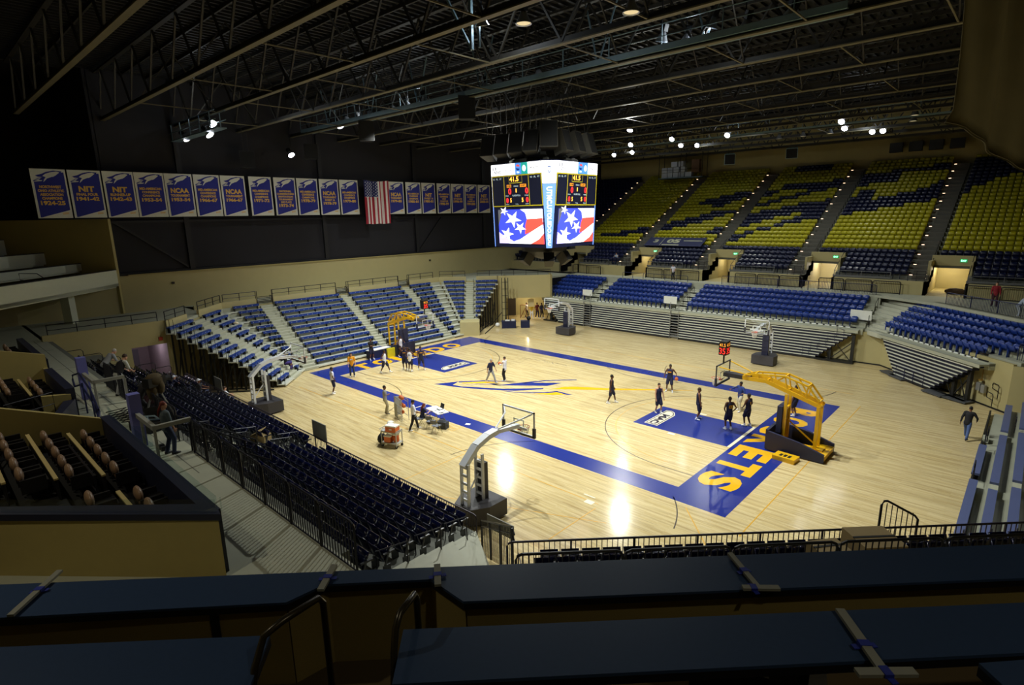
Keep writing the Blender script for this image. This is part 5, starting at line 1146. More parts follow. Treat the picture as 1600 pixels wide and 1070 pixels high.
# ================================================================== BASKETBALL HOOPS  (local -y points into the court, origin under the base)
net_m = M('white_net', '#e6e2da', .8); rim_m = M('orange_rim', '#c9502a', .45); board_glass = glass_mat('backboard_glass', (.96, .98, .98))
tablet = M('tan_tread', '#8b7a55', .7)
def backboard(t, yb, frame, padm, sq=white_m, z0=2.9):
    h = 1.07; g = obj('backboard', MB().bx(-.9, .9, yb - .012, yb + .012, z0, z0 + h), board_glass, t)
    mb = MB()
    for a in ((-.92, -.86, z0 - .02, z0 + h + .02), (.86, .92, z0 - .02, z0 + h + .02), (-.92, .92, z0 + h - .04, z0 + h + .02), (-.92, .92, z0 - .02, z0 + .04)): mb.bx(a[0], a[1], yb - .025, yb + .03, a[2], a[3])
    obj('board_frame', mb, frame, g)
    mb = MB()
    for a in ((-.3, -.25, .15, .6), (.25, .3, .15, .6), (-.3, .3, .55, .6), (-.3, .3, .15, .2)): mb.bx(a[0], a[1], yb - .018, yb - .012, z0 + a[2], z0 + a[3])
    obj('target_square', mb, sq, g)
    mb = MB(); mb.bx(-.95, -.82, yb - .045, yb + .045, z0 - .05, z0 + .38); mb.bx(.82, .95, yb - .045, yb + .045, z0 - .05, z0 + .38); mb.bx(-.93, .93, yb - .045, yb + .045, z0 - .06, z0 + .0)
    obj('edge_pad', mb, padm, g)
    ry = yb - .15 - .23; n = 20
    mb = MB().tube([(.23 * cos(2 * pi * i / n), ry + .23 * sin(2 * pi * i / n), 3.05) for i in range(n)], .012, 6, closed=True); mb.bx(-.09, .09, yb - .17, yb - .02, 2.98, 3.06); mb.bar((-.08, yb - .16, 3.0), (-.1, yb - .2, 3.04), .03)
    r = obj('rim', mb, rim_m, t)
    mb = MB(); n = 12
    for i in range(n):
        for s in (1, -1):
            pts = []
            for k in range(4):
                f = k / 3; rr = .22 - .1 * f; a = 2 * pi * (i + s * k * .5) / n; pts.append((rr * cos(a), ry + rr * sin(a), 3.04 - .42 * f))
            mb.tube(pts, .009, 4)
    obj('net', mb, net_m, r)
def clock(t, yb, cx=0, h=.45):
    c = obj('shot_clock', MB().bx(-.27, .27, yb - .2, yb + .2, 4.45, 5.2), black_box, t)
    mb = MB()
    for (O, U) in (((-.2, yb - .2, 4.52), (.4, 0, 0)), ((.2, yb + .2, 4.52), (-.4, 0, 0)), ((.27, yb - .16, 4.52), (0, .32, 0))):
        text(mb, '35', O, U, (0, 0, .32), .008, 1, .0); text(mb, '41.5', (O[0], O[1], O[2] + .4), U, (0, 0, .18), .008, 0, .0)
    obj('digits', mb, [M('clock_amber', '#ffa030', emit='#ffa030', es=1.2), M('clock_red', '#ff2a22', emit='#ff2a22', es=1.3)], c)
    obj('clock_post', MB().bar((0, yb, 3.95), (0, yb, 4.46), .07), black_box, t)
def white_hoop(x, y, rz, label, sc=1.0):
    t = thing('basketball_hoop', label, 'basketball hoop', (x, y, 0), rz, 'white practice hoops')
    base = MB().prism([(-.85, -.75), (.85, -.75), (.85, .25), (.45, .95), (-.45, .95), (-.85, .25)], .08, .78); b = obj('base', base, M('grey_pad', '#3a383d', .6, vary=.1), t)
    obj('wheels', MB().lathe([(.0, -.04), (.09, -.04), (.09, .04), (0, .04)], (-.55, -.45, .09), 10, 0, 'x').lathe([(.0, -.04), (.09, -.04), (.09, .04), (0, .04)], (.55, -.45, .09), 10, 0, 'x').lathe([(.0, -.04), (.09, -.04), (.09, .04), (0, .04)], (.0, .7, .09), 10, 0, 'x'), black_box, b)
    mb = MB()
    for s in (-.2, .2):
        mb.bar((s, .75, .78), (s, .72, 2.55), .07, .12); mb.bar((s, -.05, .78), (s, -.05, 2.75), .07, .12)
    for z in (1.0, 1.35, 1.7, 2.05, 2.4): mb.bar((-.2, -.05, z), (.2, -.05, z), .06, .1); mb.bar((-.2, .74, z), (.2, .74, z), .06, .1)
    mb.bar((0, .7, 1.1), (0, 0, 1.9), .05); obj('mast', mb, white_steel, t)
    obj('mast_pad', MB().bx(-.24, .24, -.3, -.12, .78, 2.35), pad_navy if 'far' in label or 'row' in label else M('grey_pad', '#3a383d'), t)
    mb = MB(); P_ = [(0, .82, 2.45), (0, .1, 3.1), (0, -.55, 3.32), (0, -1.05, 3.38)]
    for a, c in zip(P_[:-1], P_[1:]): mb.bar(a, c, .34, .2)
    mb.bar((0, -1.0, 3.36), (0, -2.42, 3.22), .22, .16)
    obj('arm', mb, white_steel, t)
    mb = MB()
    for s in (-1, 1): mb.tube([(s * .06, -1.1, 3.46), (s * .55, -2.2, 3.75), (s * .82, -2.42, 3.92)], .035, 6)
    mb.bx(-.5, .5, -2.44, -2.4, 3.1, 3.2); obj('brace', mb, white_steel, t)
    backboard(t, -2.45, white_steel, M('grey_pad', '#3a383d'), z0=2.9)
    return t
white_hoop(9.35, -15.2, pi, 'white hoop on a grey base nearest the camera, behind the near seats'); white_hoop(-10.35, -15.2, pi, 'white hoop beyond the navy near seats, by the angled corner stand')
white_hoop(-9.9, 15.9, 0, 'white hoop in front of the pushed-in benches by the far corner tunnel'); white_hoop(9.75, 16.4, 0, 'white hoop before the longest bench bank on the far side')
def yellow_hoop(x, y, rz, label):
    t = thing('basketball_hoop', label, 'basketball hoop', (x, y, 0), rz, 'yellow game hoops')
    # local: court is -y; base front at y=-1.35, rear at y=1.35
    mb = MB()
    for s in (-1, 1): mb.fprism([(-1.3, .05), (1.35, .05), (1.35, .45), (.2, .8), (-1.3, 1.05)], (s * .92, 0, 0), (0, 1, 0), (0, 0, 1), -.07, .07)
    mb.bx(-.92, .92, -1.42, -1.28, .05, 1.1); b = obj('base_pad', mb, pad_navy, t)
    obj('base_frame', MB().bx(-.84, .84, .5, 1.35, .1, .32).bx(-.5, .5, -1.25, .5, .12, .24).bx(-.3, .3, .7, 1.1, .32, .38), yellow_steel, b)
    mb = MB()
    for s in (-.32, .32):
        mb.bar((s, .75, .24), (s, .75, 2.62), .1, .14); mb.bar((s, -.75, .24), (s, -.75, 2.95), .1, .14)
    mb.bar((0, .75, .5), (0, -.75, 1.6), .06); mb.bar((-.32, .75, 2.55), (.32, .75, 2.55), .1); mb.bar((-.32, -.75, 2.2), (.32, -.75, 2.2), .1); obj('mast', mb, yellow_steel, t)
    obj('mast_pad', MB().bx(-.45, .45, -1.1, -.85, .9, 2.3), pad_navy, t)
    mb = MB(); A = [(.85, 2.62), (-.75, 3.12), (-1.8, 3.45), (-3.0, 3.42)]; B = [(.75, 2.85), (.2, 3.55), (-.9, 3.86), (-2.4, 3.72), (-3.0, 3.5)]
    for s in (-.3, .3):
        for (y0, z0), (y1, z1) in zip(A[:-1], A[1:]): mb.bar((s, y0, z0), (s, y1, z1), .09, .2)
        for (y0, z0), (y1, z1) in zip(B[:-1], B[1:]): mb.bar((s, y0, z0), (s, y1, z1), .07, .08)
        for (y0, z0), (y1, z1) in (((-.75, 3.1), (-.9, 3.86)), ((-1.5, 3.36), (-1.6, 3.8)), ((-2.2, 3.45), (-2.2, 3.74)), ((.1, 2.88), (.2, 3.52)), ((-1.5, 3.36), (-.9, 3.84)), ((.1, 2.88), (-.4, 3.7))): mb.bar((s, y0, z0), (s, y1, z1), .05, .06)
    for y_, z_ in A + B: mb.bar((-.3, y_, z_), (.3, y_, z_), .06)
    obj('arm', mb, yellow_steel, t)
    obj('arm_pad', MB().bx(-.2, .2, -4.1, -2.7, 3.28, 3.5), M('arm_pad', '#2d2b33', .55), t)
    mb = MB()
    for s in (-1, 1): mb.tube([(s * .3, -2.6, 3.6), (s * .78, -4.1, 3.92)], .03)
    obj('brace', mb, yellow_steel, t)
    backboard(t, -4.2, M('board_frame_grey', '#3b3b42', .4) if 'end line' in label else white_steel, pad_navy); clock(t, -4.2)
    return t
yellow_hoop(17.15, 0, R(-90), 'yellow hoop on the lettered end line, seen from behind'); yellow_hoop(-17.15, 0, R(90), 'yellow hoop in front of the far bench stand, facing the camera')
t = thing('weight_box', 'yellow weight box with dark marks beside the nearer yellow hoop', 'box', (16.95, -1.55, 0), R(-5))
obj('case', MB().bx(-.5, .55, -.35, .35, 0, .22), yellow_steel, t)
mb = MB()
for i in range(3): mb.bx(-.25 + i * .2, -.12 + i * .2, -.2, .1, .22, .225)
obj('lettering', mb, black_box, t)
t = thing('floor_pad', 'yellow square pad leaning by the far yellow hoop base', 'pad', (-16.2, -1.45, 0), R(95))
obj('pad', MB().bx(-.42, .42, -.1, .05, 0, .8), M('lime_pad', '#d8cf28', .6), t)
t = thing('scorer_table', 'dark table with a pale top beside the far yellow hoop', 'table', (-17.1, -2.1, 0), R(90))
obj('top', MB().bx(-1.1, 1.1, -.35, .35, .7, .75), white_m, t); obj('skirt', MB().bx(-1.05, 1.05, -.33, .33, .0, .7), M('navy_cloth', '#0e1740', .7), t)
# ------------------------------------------------------------------ balls, cart, rack, table
def ball(x, y, z, label, g=None):
    o = obj('basketball', MB().ball((0, 0, 0), .122, 16), orange, loc=(x, y, z), smooth=True); return tag(o, label, 'ball', g)
t = thing('drinks_cart', 'grey two-shelf drinks cart carrying orange coolers on the court', 'cart', (.55, -13.25, 0), R(18))
mb = MB(); mb.bx(-.5, .5, -.3, .3, .22, .27); mb.bx(-.5, .5, -.3, .3, .84, .9); obj('shelf', mb, M('cart_grey', '#a8a8a0', .5), t)
mb = MB()
for x in (-.47, .47):
    for y in (-.27, .27): mb.bar((x, y, .1), (x, y, .95), .04)
    mb.tube([(x, -.27, .95), (x, .27, .95)], .02)
mb.tube([(-.6, -.27, .98), (-.6, .27, .98)], .022); obj('frame', mb, M('cart_grey', '#a8a8a0'), t)
for x in (-.45, .45):
    for y in (-.25, .25): obj('wheel', MB().lathe([(0, -.025), (.075, -.025), (.075, .025), (0, .025)], (x, y, .08), 10, 0, 'y'), black_box, t)
cool_o = M('cooler_orange', '#d2672c', .5); cool_w = M('cooler_white', '#e4e2dc', .5)
def cooler(x, y, z, label, r=.19, h=.42, lidded=True):
    t = thing('drinks_cooler', label, 'cooler', (x, y, z), R(18), 'orange coolers on the drinks cart')
    obj('tank', MB().lathe([(r * .9, 0), (r, .05), (r, h)], n=16), cool_o, t, True); obj('lid', MB().lathe([(r + .015, h), (r + .015, h + .06), (r * .8, h + .1), (.02, h + .11)], n=16), cool_w, t, True)
    obj('tap', MB().bx(-.02, .02, -r - .05, -r + .01, .04, .1), cool_w, t)
cooler(.28, -13.1, .9, 'round orange and white cooler standing at the back of the cart top', .17, .3); cooler(.7, -13.12, .27, 'orange cooler on the lower shelf of the cart', .19, .4)
t = thing('ice_chest', 'orange ice chest with a white lid on top of the drinks cart', 'cooler', (.72, -13.3, .9), R(20))
obj('body', MB().bx(-.32, .32, -.2, .2, 0, .3), cool_o, t); obj('lid', MB().bx(-.34, .34, -.22, .22, .3, .37), cool_w, t); obj('label', MB().bx(-.08, .08, -.205, -.2, .12, .2), cool_w, t)
t = thing('ice_chest', 'orange ice chest on the lower cart shelf', 'cooler', (.45, -13.4, .27), R(20)); obj('body', MB().bx(-.2, .2, -.14, .16, 0, .32), cool_o, t); obj('lid', MB().bx(-.21, .21, -.15, .17, .32, .37), cool_w, t)
t = thing('duffel_bag', 'black duffel bag hung on the end of the drinks cart', 'bag', (-.2, -13.4, .02), R(18)); obj('bag', MB().ball((0, 0, .28), (.2, .3, .28), 12), black_box, t, True); obj('strap', MB().tube([(.02, -.2, .5), (.1, 0, .85), (.02, .2, .5)], .02), black_box, t)
for i, (x, y) in enumerate(((.15, -13.35), (.3, -13.55))):
    tag(obj('towel', MB().box((0, 0, .02), (.26, .2, .05), .3), M('grey_towel', '#b9bcc2', .9), loc=(x, y, .9)), ['folded grey towel near the handle of the cart top', 'second folded towel in the front corner of the cart top'][i], 'towel')
t = thing('ball_rack', 'silver ball rack holding two basketballs by the navy sideline', 'rack', (-2.5, -10.35, 0), R(-15))
mb = MB()
for x in (-.55, .55):
    for y in (-.22, .22): mb.bar((x, y, .05), (x, y, 1.35), .035)
for z in (.35, .8, 1.25):
    for y in (-.15, .15): mb.tube([(-.55, y, z), (.55, y, z)], .018)
mb.tube([(-.55, -.22, 1.35), (.55, -.22, 1.35)], .02); mb.tube([(-.55, .22, 1.35), (.55, .22, 1.35)], .02); obj('frame', mb, M('chrome', '#c9cbd0', .25, .7), t)
obj('side_cloth', MB().bx(-.6, -.56, -.25, .25, .1, 1.3), M('grey_cloth', '#a3a49a', .85), t); obj('side_cloth', MB().bx(-.55, -.1, -.27, -.24, .05, .95), M('grey_cloth', '#a3a49a', .85), t)
for i, (x, z) in enumerate(((-.05, 1.39), (.22, 1.39), (.1, .94), (.4, .94), (.15, .49))):
    p = wpt((-2.5, -10.35), R(-15), x, 0); ball(p[0], p[1], z, ['orange basketball on the rack top, left one', 'orange basketball on the rack top, right one', 'orange basketball on the middle rack tier, left one', 'orange basketball on the middle rack tier, right one', 'orange basketball on the lowest rack tier'][i], 'basketballs on the rack')
t = thing('folding_table', 'small folding table covered with white papers on the navy sideline', 'table', (-.45, -9.25, 0), R(-10))
obj('top', MB().bx(-.75, .75, -.36, .36, .7, .74), white_m, t)
mb = MB()
for x in (-.55, .55): mb.tube([(x, -.3, 0), (x, 0, .7), (x, .3, 0)], .02); mb.tube([(x, -.25, .1), (x, .25, .1)], .015)
obj('leg_frame', mb, M('olive_steel', '#8b8350', .5), t)
random.seed(5)
for i in range(7):
    p = wpt((-.45, -9.25), R(-10), -.6 + .19 * i, random.uniform(-.2, .2)); tag(obj('paper_sheet', MB().box((0, 0, 0), (.24, .32, .012), random.uniform(-.6, .6)), white_m, loc=(p[0], p[1], .75 + .006 * i)), f'white paper sheet on the folding table, {ORD[i + 1]} from its far end', 'paper', 'papers on the folding table')
t = thing('laptop', 'open black laptop at the back of the folding table', 'laptop', (-.35, -9.1, .79), R(-10)); obj('base', MB().bx(-.19, .19, -.14, .12, 0, .02), black_box, t); obj('screen', MB().bar((0, .13, .02), (0, .2, .3), .4, .015, up=(0, 1, 0)), black_box, t); obj('sheet', MB().bx(-.16, .16, -.13, .1, .021, .026), white_m, t)
tag(obj('paper_sheet', MB().box((0, 0, 0), (.3, .22, .01), .4), white_m, loc=(1.3, -8.4, .012)), 'lone white sheet lying on the navy sideline past the table', 'paper')
def folding_chair(x, y, rz, label):
    t = thing('folding_chair', label, 'chair', (x, y, 0), rz, 'folding chairs by the courtside table')
    fc = M('chair_grey', '#5b606b', .5); fl_ = M('olive_steel', '#8b8350')
    obj('seat', MB().bx(-.22, .22, -.2, .2, .44, .48), fc, t); obj('backrest', MB().bar((0, .24, .62), (0, .28, .86), .42, .025, up=(0, 1, 0)), fc, t)
    for s in (-1, 1): obj('leg', MB().tube([(s * .23, -.24, 0), (s * .23, .26, .88)], .013), fl_, t); obj('leg', MB().tube([(s * .2, .28, 0), (s * .2, -.14, .46)], .013), fl_, t)
folding_chair(.15, -10.25, R(205), 'grey folding chair between the seated person and the black bag'); folding_chair(.95, -10.5, R(190), 'grey folding chair standing in front of the black bag')
t = thing('duffel_bag', 'boxy charcoal bag on the floor beside the folding table', 'bag', (.62, -9.75, 0), R(20)); obj('bag', MB().ball((0, 0, .27), (.36, .24, .3), 12).bx(-.3, .3, -.2, .2, 0, .42), M('charcoal_bag', '#3c3f45', .8), t); obj('strap', MB().tube([(-.2, 0, .5), (0, 0, .62), (.2, 0, .5)], .02), black_box, t)
# navy cloth covered cubes before the corner tunnel
for i, (x, y, w) in enumerate(((-17.0, 14.75, 1.6), (-15.75, 16.05, 1.0))):
    t = thing('covered_table', ['navy covered table with white papers before the corner tunnel', 'smaller navy covered table nearer the far side before the corner tunnel'][i], 'table', (x, y, 0), R(45)); obj('top', MB().bx(-w / 2, w / 2, -.4, .4, .72, .76), M('navy_cloth', '#0e1740'), t); obj('skirt', MB().bx(-w / 2 + .02, w / 2 - .02, -.38, .38, 0, .72), M('navy_cloth', '#0e1740'), t)
tag(obj('paper_stack', MB().box((0, 0, .04), (.5, .4, .08), .7), white_m, loc=(-17.15, 14.7, .76)), 'white paper stack on the larger navy covered table', 'paper'); tag(obj('paper_stack', MB().box((0, 0, .08), (.4, .3, .16), .7), white_m, loc=(-16.7, 15.1, .76)), 'taller white paper stack at the end of the larger navy covered table', 'paper')
tag(obj('ball_bag', MB().ball((0, 0, .24), (.26, .26, .24), 12), white_m, loc=(-18.3, 14.3, 0), smooth=True), 'white round bag on the floor left of the navy covered tables', 'bag'); tag(obj('backpack', MB().ball((0, 0, 0), (.26, .2, .24), 12), black_box, loc=(-15.5, 16.35, 1.0), smooth=True), 'black backpack standing on the smaller navy covered table', 'bag')
t = thing('hanging_sign', 'pale sign board hung in the mouth of the corner tunnel', 'sign', wpt((-13.25, 13.25), R(45), 1.2, 8.2) + (1.55,), R(45)); obj('panel', MB().bx(-.35, .35, -.03, .03, 0, .95), M('pale_sign', '#c9b98c', .6), t); obj('hanger', MB().bar((0, 0, .95), (0, 0, 1.2), .03), dark_steel, t)
tag(obj('door_panel', MB().bx(-.45, .45, -.04, .04, 0, 2.1).bx(.3, .36, -.08, -.04, .9, 1.1), M('dark_door', '#2b231c', .6), loc=wpt((-13.25, 13.25), R(45), -.9, 11.6) + (0,), rz=R(45)), 'dark brown door at the back left of the corner tunnel', 'door')
t = thing('equipment_frame', 'brown timber frame leaning in the corner tunnel', 'frame', wpt((-13.25, 13.25), R(45), .3, 9.4) + (0,), R(50)); mb = MB()
for p, q_ in (((-.3, 0, 0), (-.3, 0, 1.6)), ((.4, 0, 0), (.4, 0, 1.6)), ((-.3, 0, 1.6), (.4, 0, 1.6)), ((-.3, 0, .1), (.4, 0, 1.4))): mb.bar(p, q_, .07)
obj('frame', mb, M('timber', '#7a4d2c', .7), t)
t = thing('tunnel_gate', 'tall dark lattice gate frame at the right end of the angled stand', 'gate', wpt((-13.25, 13.25), R(45), -1.9, 5.6) + (0,), R(45)); mb = MB()
for x in (-.35, .0, .35): mb.bar((x, 0, 0), (x, 0, 5.3), .08)
for i in range(7): mb.bar((-.35, 0, .3 + .75 * i), (.35, 0, .3 + .75 * i), .05)
mb.bar((-1.6, 0, 0), (-.4, 0, 1.4), .08); mb.bar((-1.6, -.2, 0), (-1.2, 0, 2.6), .08); obj('frame', mb, dark_steel, t)
L = bpy.data.lights.new('corner_tunnel_lamp', 'POINT'); L.energy = 110; L.color = (1, .86, .62); L.shadow_soft_size = .15; o = bpy.data.objects.new('corner_tunnel_lamp_light', L); COL.objects.link(o); o.location = wpt((-13.25, 13.25), R(45), 1.0, 9.6) + (2.45,)
tag(obj('tunnel_lamp', MB().lathe([(.02, .1), (.15, .1), (.17, .04), (.17, 0), (.02, 0)], (0, 0, 0), 12), MATS['lamp_glow_warm'], loc=wpt((-13.25, 13.25), R(45), 1.0, 9.6) + (2.65,)), 'round lamp in the ceiling of the far corner tunnel', 'lamp')
# camera stands on the near walkway
lav = M('lavender_pad', '#6a6cb4', .6)
for (x, y, lab) in ((4.35, -25.35, 'camera stand with a lavender post beside the red-haired woman'), (-3.1, -25.35, 'camera stand with a lavender post by the man in the dark vest')):
    t = thing('camera_stand', lab, 'stand', (x, y, 5.0), 0)
    obj('post', MB().bx(-.16, .16, -.16, .16, 0, 1.75), lav, t); obj('beam', MB().bx(.1, 1.9, -.06, .06, 1.0, 1.14).bar((1.85, 0, 1.07), (1.85, 1.0, 1.07), .12), M('grey_beam', '#8f8f86', .6), t)
    for dx, dy in ((.5, 0), (1.85, 0), (1.85, 1.0)): obj('leg', MB().bar((dx, dy, 0), (dx, dy, 1.0), .07), M('grey_beam', '#8f8f86'), t)
t = thing('camera_tripod', 'tripod camera wrapped in a brown camouflage cover on the walkway', 'camera', (2.1, -24.15, 5.0), R(20))
mb = MB()
for a in (90, 210, 330): mb.bar((.55 * cos(R(a)), .55 * sin(R(a)), 0), (.06 * cos(R(a)), .06 * sin(R(a)), 1.25), .05)
obj('tripod', mb, M('silver_tripod', '#8b8f95', .4, .4), t); obj('camera', MB().bx(-.18, .18, -.35, .3, 1.3, 1.62).lathe([(.09, .3), (.11, .55)], (0, 0, 1.46), 10, 0, 'y'), black_box, t)
obj('cover', MB().ball((0, -.02, 1.5), (.24, .34, .27), 10).ball((-.02, -.12, 1.15), (.2, .2, .42), 8).ball((.1, .1, 1.25), (.15, .16, .3), 8), M('camouflage', '#4a3d22', .85, vary=.5, scale=6), t, True)
t = thing('tool_case', 'open dark equipment case with pale cables on the walkway floor', 'case', (2.9, -24.75, 5.0), R(20)); obj('case', MB().bx(-.55, .5, -.3, .3, 0, .32).bar((-.5, .3, .35), (.5, .34, .6), .04, .5), black_box, t); obj('cable', MB().tube([(-.4, -.1, .36), (-.1, .1, .42), (.2, -.1, .4), (.4, .15, .38), (.1, .2, .44), (-.3, .05, .4)], .04), M('pale_cable', '#8fa9bd', .5), t)
mb = MB()
for i in range(5): mb.tube([(-.6 + .3 * i, -.3, .015), (-.3 + .3 * i, .3, .12), (.0 + .3 * i, -.2, .03), (.25 + .3 * i, .35, .015)], .018)
tag(obj('cable_run', mb, black_box, loc=(.2, -25.0, 5.0)), 'tangled black cables on the walkway before the camera operator', 'cable')
tag(obj('seat_cover', MB().ball((0, 0, .1), (.6, .35, .14), 10), M('dark_red_cloth', '#5a1a22', .8), loc=(-.6, -23.95, 5.0)), 'dark red cloth heaped on the walkway behind the camera operator', 'cloth')
tag(obj('binocular_case', MB().bx(-.16, -.02, -.07, .07, 0, .16).bx(.02, .16, -.07, .07, 0, .14), black_box, loc=(5.3, -25.0, 5.0)), 'small black twin case on the walkway under the camera stand beam', 'case')
t = thing('glass_barrier', 'clear glass panel standing beside the red-haired woman', 'glass', (5.9, -25.6, 5.0), R(25)); obj('pane', MB().bx(-.35, .35, -.01, .01, .05, 1.1), glass, t); obj('foot', MB().bx(-.35, .35, -.03, .03, 0, .05), dark_steel, t)
# cardboard boxes on the corner seats
def carton(x, y, z, rz, d, label):
    t = thing('cardboard_box', label, 'box', (x, y, z), rz); w, dp, h = d
    obj('body', MB().bx(-w / 2, w / 2, -dp / 2, dp / 2, 0, h), cardboard, t); obj('flap', MB().bx(-w / 2, w / 2, -dp / 2, -.02, h, h + .02), cardboard, t); obj('flap', MB().bx(-w / 2, w / 2, .02, dp / 2, h, h + .02), cardboard, t); obj('tape', MB().bx(-w / 2, w / 2, -.03, .03, h + .012, h + .03), black_box, t)
carton(23.05, -16.6, 4.62, R(45), (.9, .8, .6), 'large cardboard box with a dark tape line on the seats under the camera'); carton(22.35, -17.2, 4.55, R(52), (.7, .5, .45), 'cardboard box leaning left of the large taped one')
t = thing('cardboard_box', 'small brown box on the middle near aisle among the navy seats', 'box', (.6, -20.1, 2.5), R(30)); obj('body', MB().bx(-.35, .35, -.25, .25, 0, .3), cardboard, t); obj('flap', MB().bar((-.35, 0, .3), (.1, .1, .52), .5, .02), cardboard, t)
t = thing('hand_towel', 'pale cloth left on a far end bench', 'cloth', wpt((-13.25, -13.25), R(135), 6.5, 5.1) + (4.05,)); obj('cloth', MB().ball((0, 0, .04), (.3, .2, .09), 10), M('cream_cloth', '#e2d3b2', .9), t, True)
tag(obj('fire_alarm', MB().bx(-.02, .08, -.12, .12, 0, .24), M('alarm_red', '#c23a24', .5), loc=(-19.3, -18.2, 4.0)), 'small red fire alarm above the lilac doorway', 'alarm')
tag(obj('wall_speaker', MB().bx(0, .1, -.1, .1, 0, .16), black_box, loc=(-28, -14.4, 7.0)), 'tiny dark sensor on the left part of the beige end wall', 'sensor'); tag(obj('wall_speaker', MB().bx(0, .1, -.1, .1, 0, .16), black_box, loc=(-28, 13.0, 7.0)), 'tiny dark sensor on the right part of the beige end wall', 'sensor')
# ================================================================== PEOPLE
SK_D, SK_B, SK_L = M('skin_dark', '#5a3826', .5, vary=.05), M('skin_brown', '#7d5238', .5, vary=.05), M('skin_light', '#c8967a', .5, vary=.05)
HAIR_K, HAIR_R, HAIR_B, HAIR_G = M('hair_black', '#120e0c', .7), M('hair_red', '#6e2418', .6), M('hair_brown', '#3a2517', .7), M('hair_grey', '#a8a49c', .7)
C_NAVY, C_WHITE, C_GOLD, C_GREY, C_KHAKI, C_BLACK, C_DEN, C_TEE, C_BLUE, C_CREAM = (M('jersey_navy', '#15193c', .75), M('jersey_white', '#dfe1ee', .75), M('shirt_gold', '#e79c16', .75), M('cloth_grey', '#8f8f94', .8), M('cloth_khaki', '#a39a7c', .8), M('cloth_black', '#121218', .8), M('denim', '#2c3856', .8), M('slate_tee', '#4e5b62', .8), M('blue_top', '#20387c', .75), M('cream_trousers', '#cfc8b4', .8))
SH_W, SH_K = M('shoe_white', '#e6e6ea', .5), M('shoe_dark', '#22222a', .5)
def loft(mb, pts, rad, n=10, side=None):
    """closed tapered tube through pts with (rx, ry) radii; side = fixed left-right axis"""
    pts = [Vector(p) for p in pts]; rings = []; N = len(pts); side = Vector(side) if side else None
    def ring(p, d, rx, ry):
        a = (side - d * side.dot(d)).normalized() if side and abs(side.dot(d)) < .95 else d.orthogonal().normalized(); b = d.cross(a)
        return [p + a * (cos(2 * pi * k / n) * rx) + b * (sin(2 * pi * k / n) * ry) for k in range(n)]
    for i, p in enumerate(pts):
        d = (pts[min(i + 1, N - 1)] - pts[max(i - 1, 0)]).normalized(); rx, ry = rad[i] if isinstance(rad[i], tuple) else (rad[i], rad[i])
        if i == 0: rings.append(ring(p - d * min(rx, ry) * .5, d, rx * .6, ry * .6))
        rings.append(ring(p, d, rx, ry))
        if i == N - 1: rings.append(ring(p + d * min(rx, ry) * .5, d, rx * .6, ry * .6))
    V = [v for r_ in rings for v in r_]; m = len(rings)
    F = [(i * n + k, i * n + (k + 1) % n, (i + 1) * n + (k + 1) % n, (i + 1) * n + k) for i in range(m - 1) for k in range(n)] + [tuple(range(n))[::-1], tuple((m - 1) * n + k for k in range(n))]
    mb.add(V, F); return mb
def remesh(mb, vox):
    o = bpy.data.objects.new('tmp', mb.mesh('tmp', [])); COL.objects.link(o)
    bm = bmesh.new(); bm.from_mesh(o.data); bmesh.ops.recalc_face_normals(bm, faces=bm.faces); bm.to_mesh(o.data); bm.free()
    r_ = o.modifiers.new('r', 'REMESH'); r_.mode = 'VOXEL'; r_.voxel_size = vox; s_ = o.modifiers.new('s', 'SMOOTH'); s_.iterations = 3; s_.factor = .5
    dg = bpy.context.evaluated_depsgraph_get(); dg.update(); me = bpy.data.meshes.new_from_object(o.evaluated_get(dg)); d = o.data
    bpy.data.objects.remove(o); bpy.data.meshes.remove(d); me.polygons.foreach_set('use_smooth', [True] * len(me.polygons)); return me
def ik(a, b, l1, l2, pole):
    a, b, pole = Vector(a), Vector(b), Vector(pole); d = b - a; L_ = min(d.length, (l1 + l2) * .995); d.normalize(); x = (l1 * l1 - l2 * l2 + L_ * L_) / (2 * L_); h = math.sqrt(max(0, l1 * l1 - x * x))
    p = pole - d * pole.dot(d)
    if p.length < 1e-3: p = d.orthogonal()
    return a + d * x + p.normalized() * h, a + d * L_
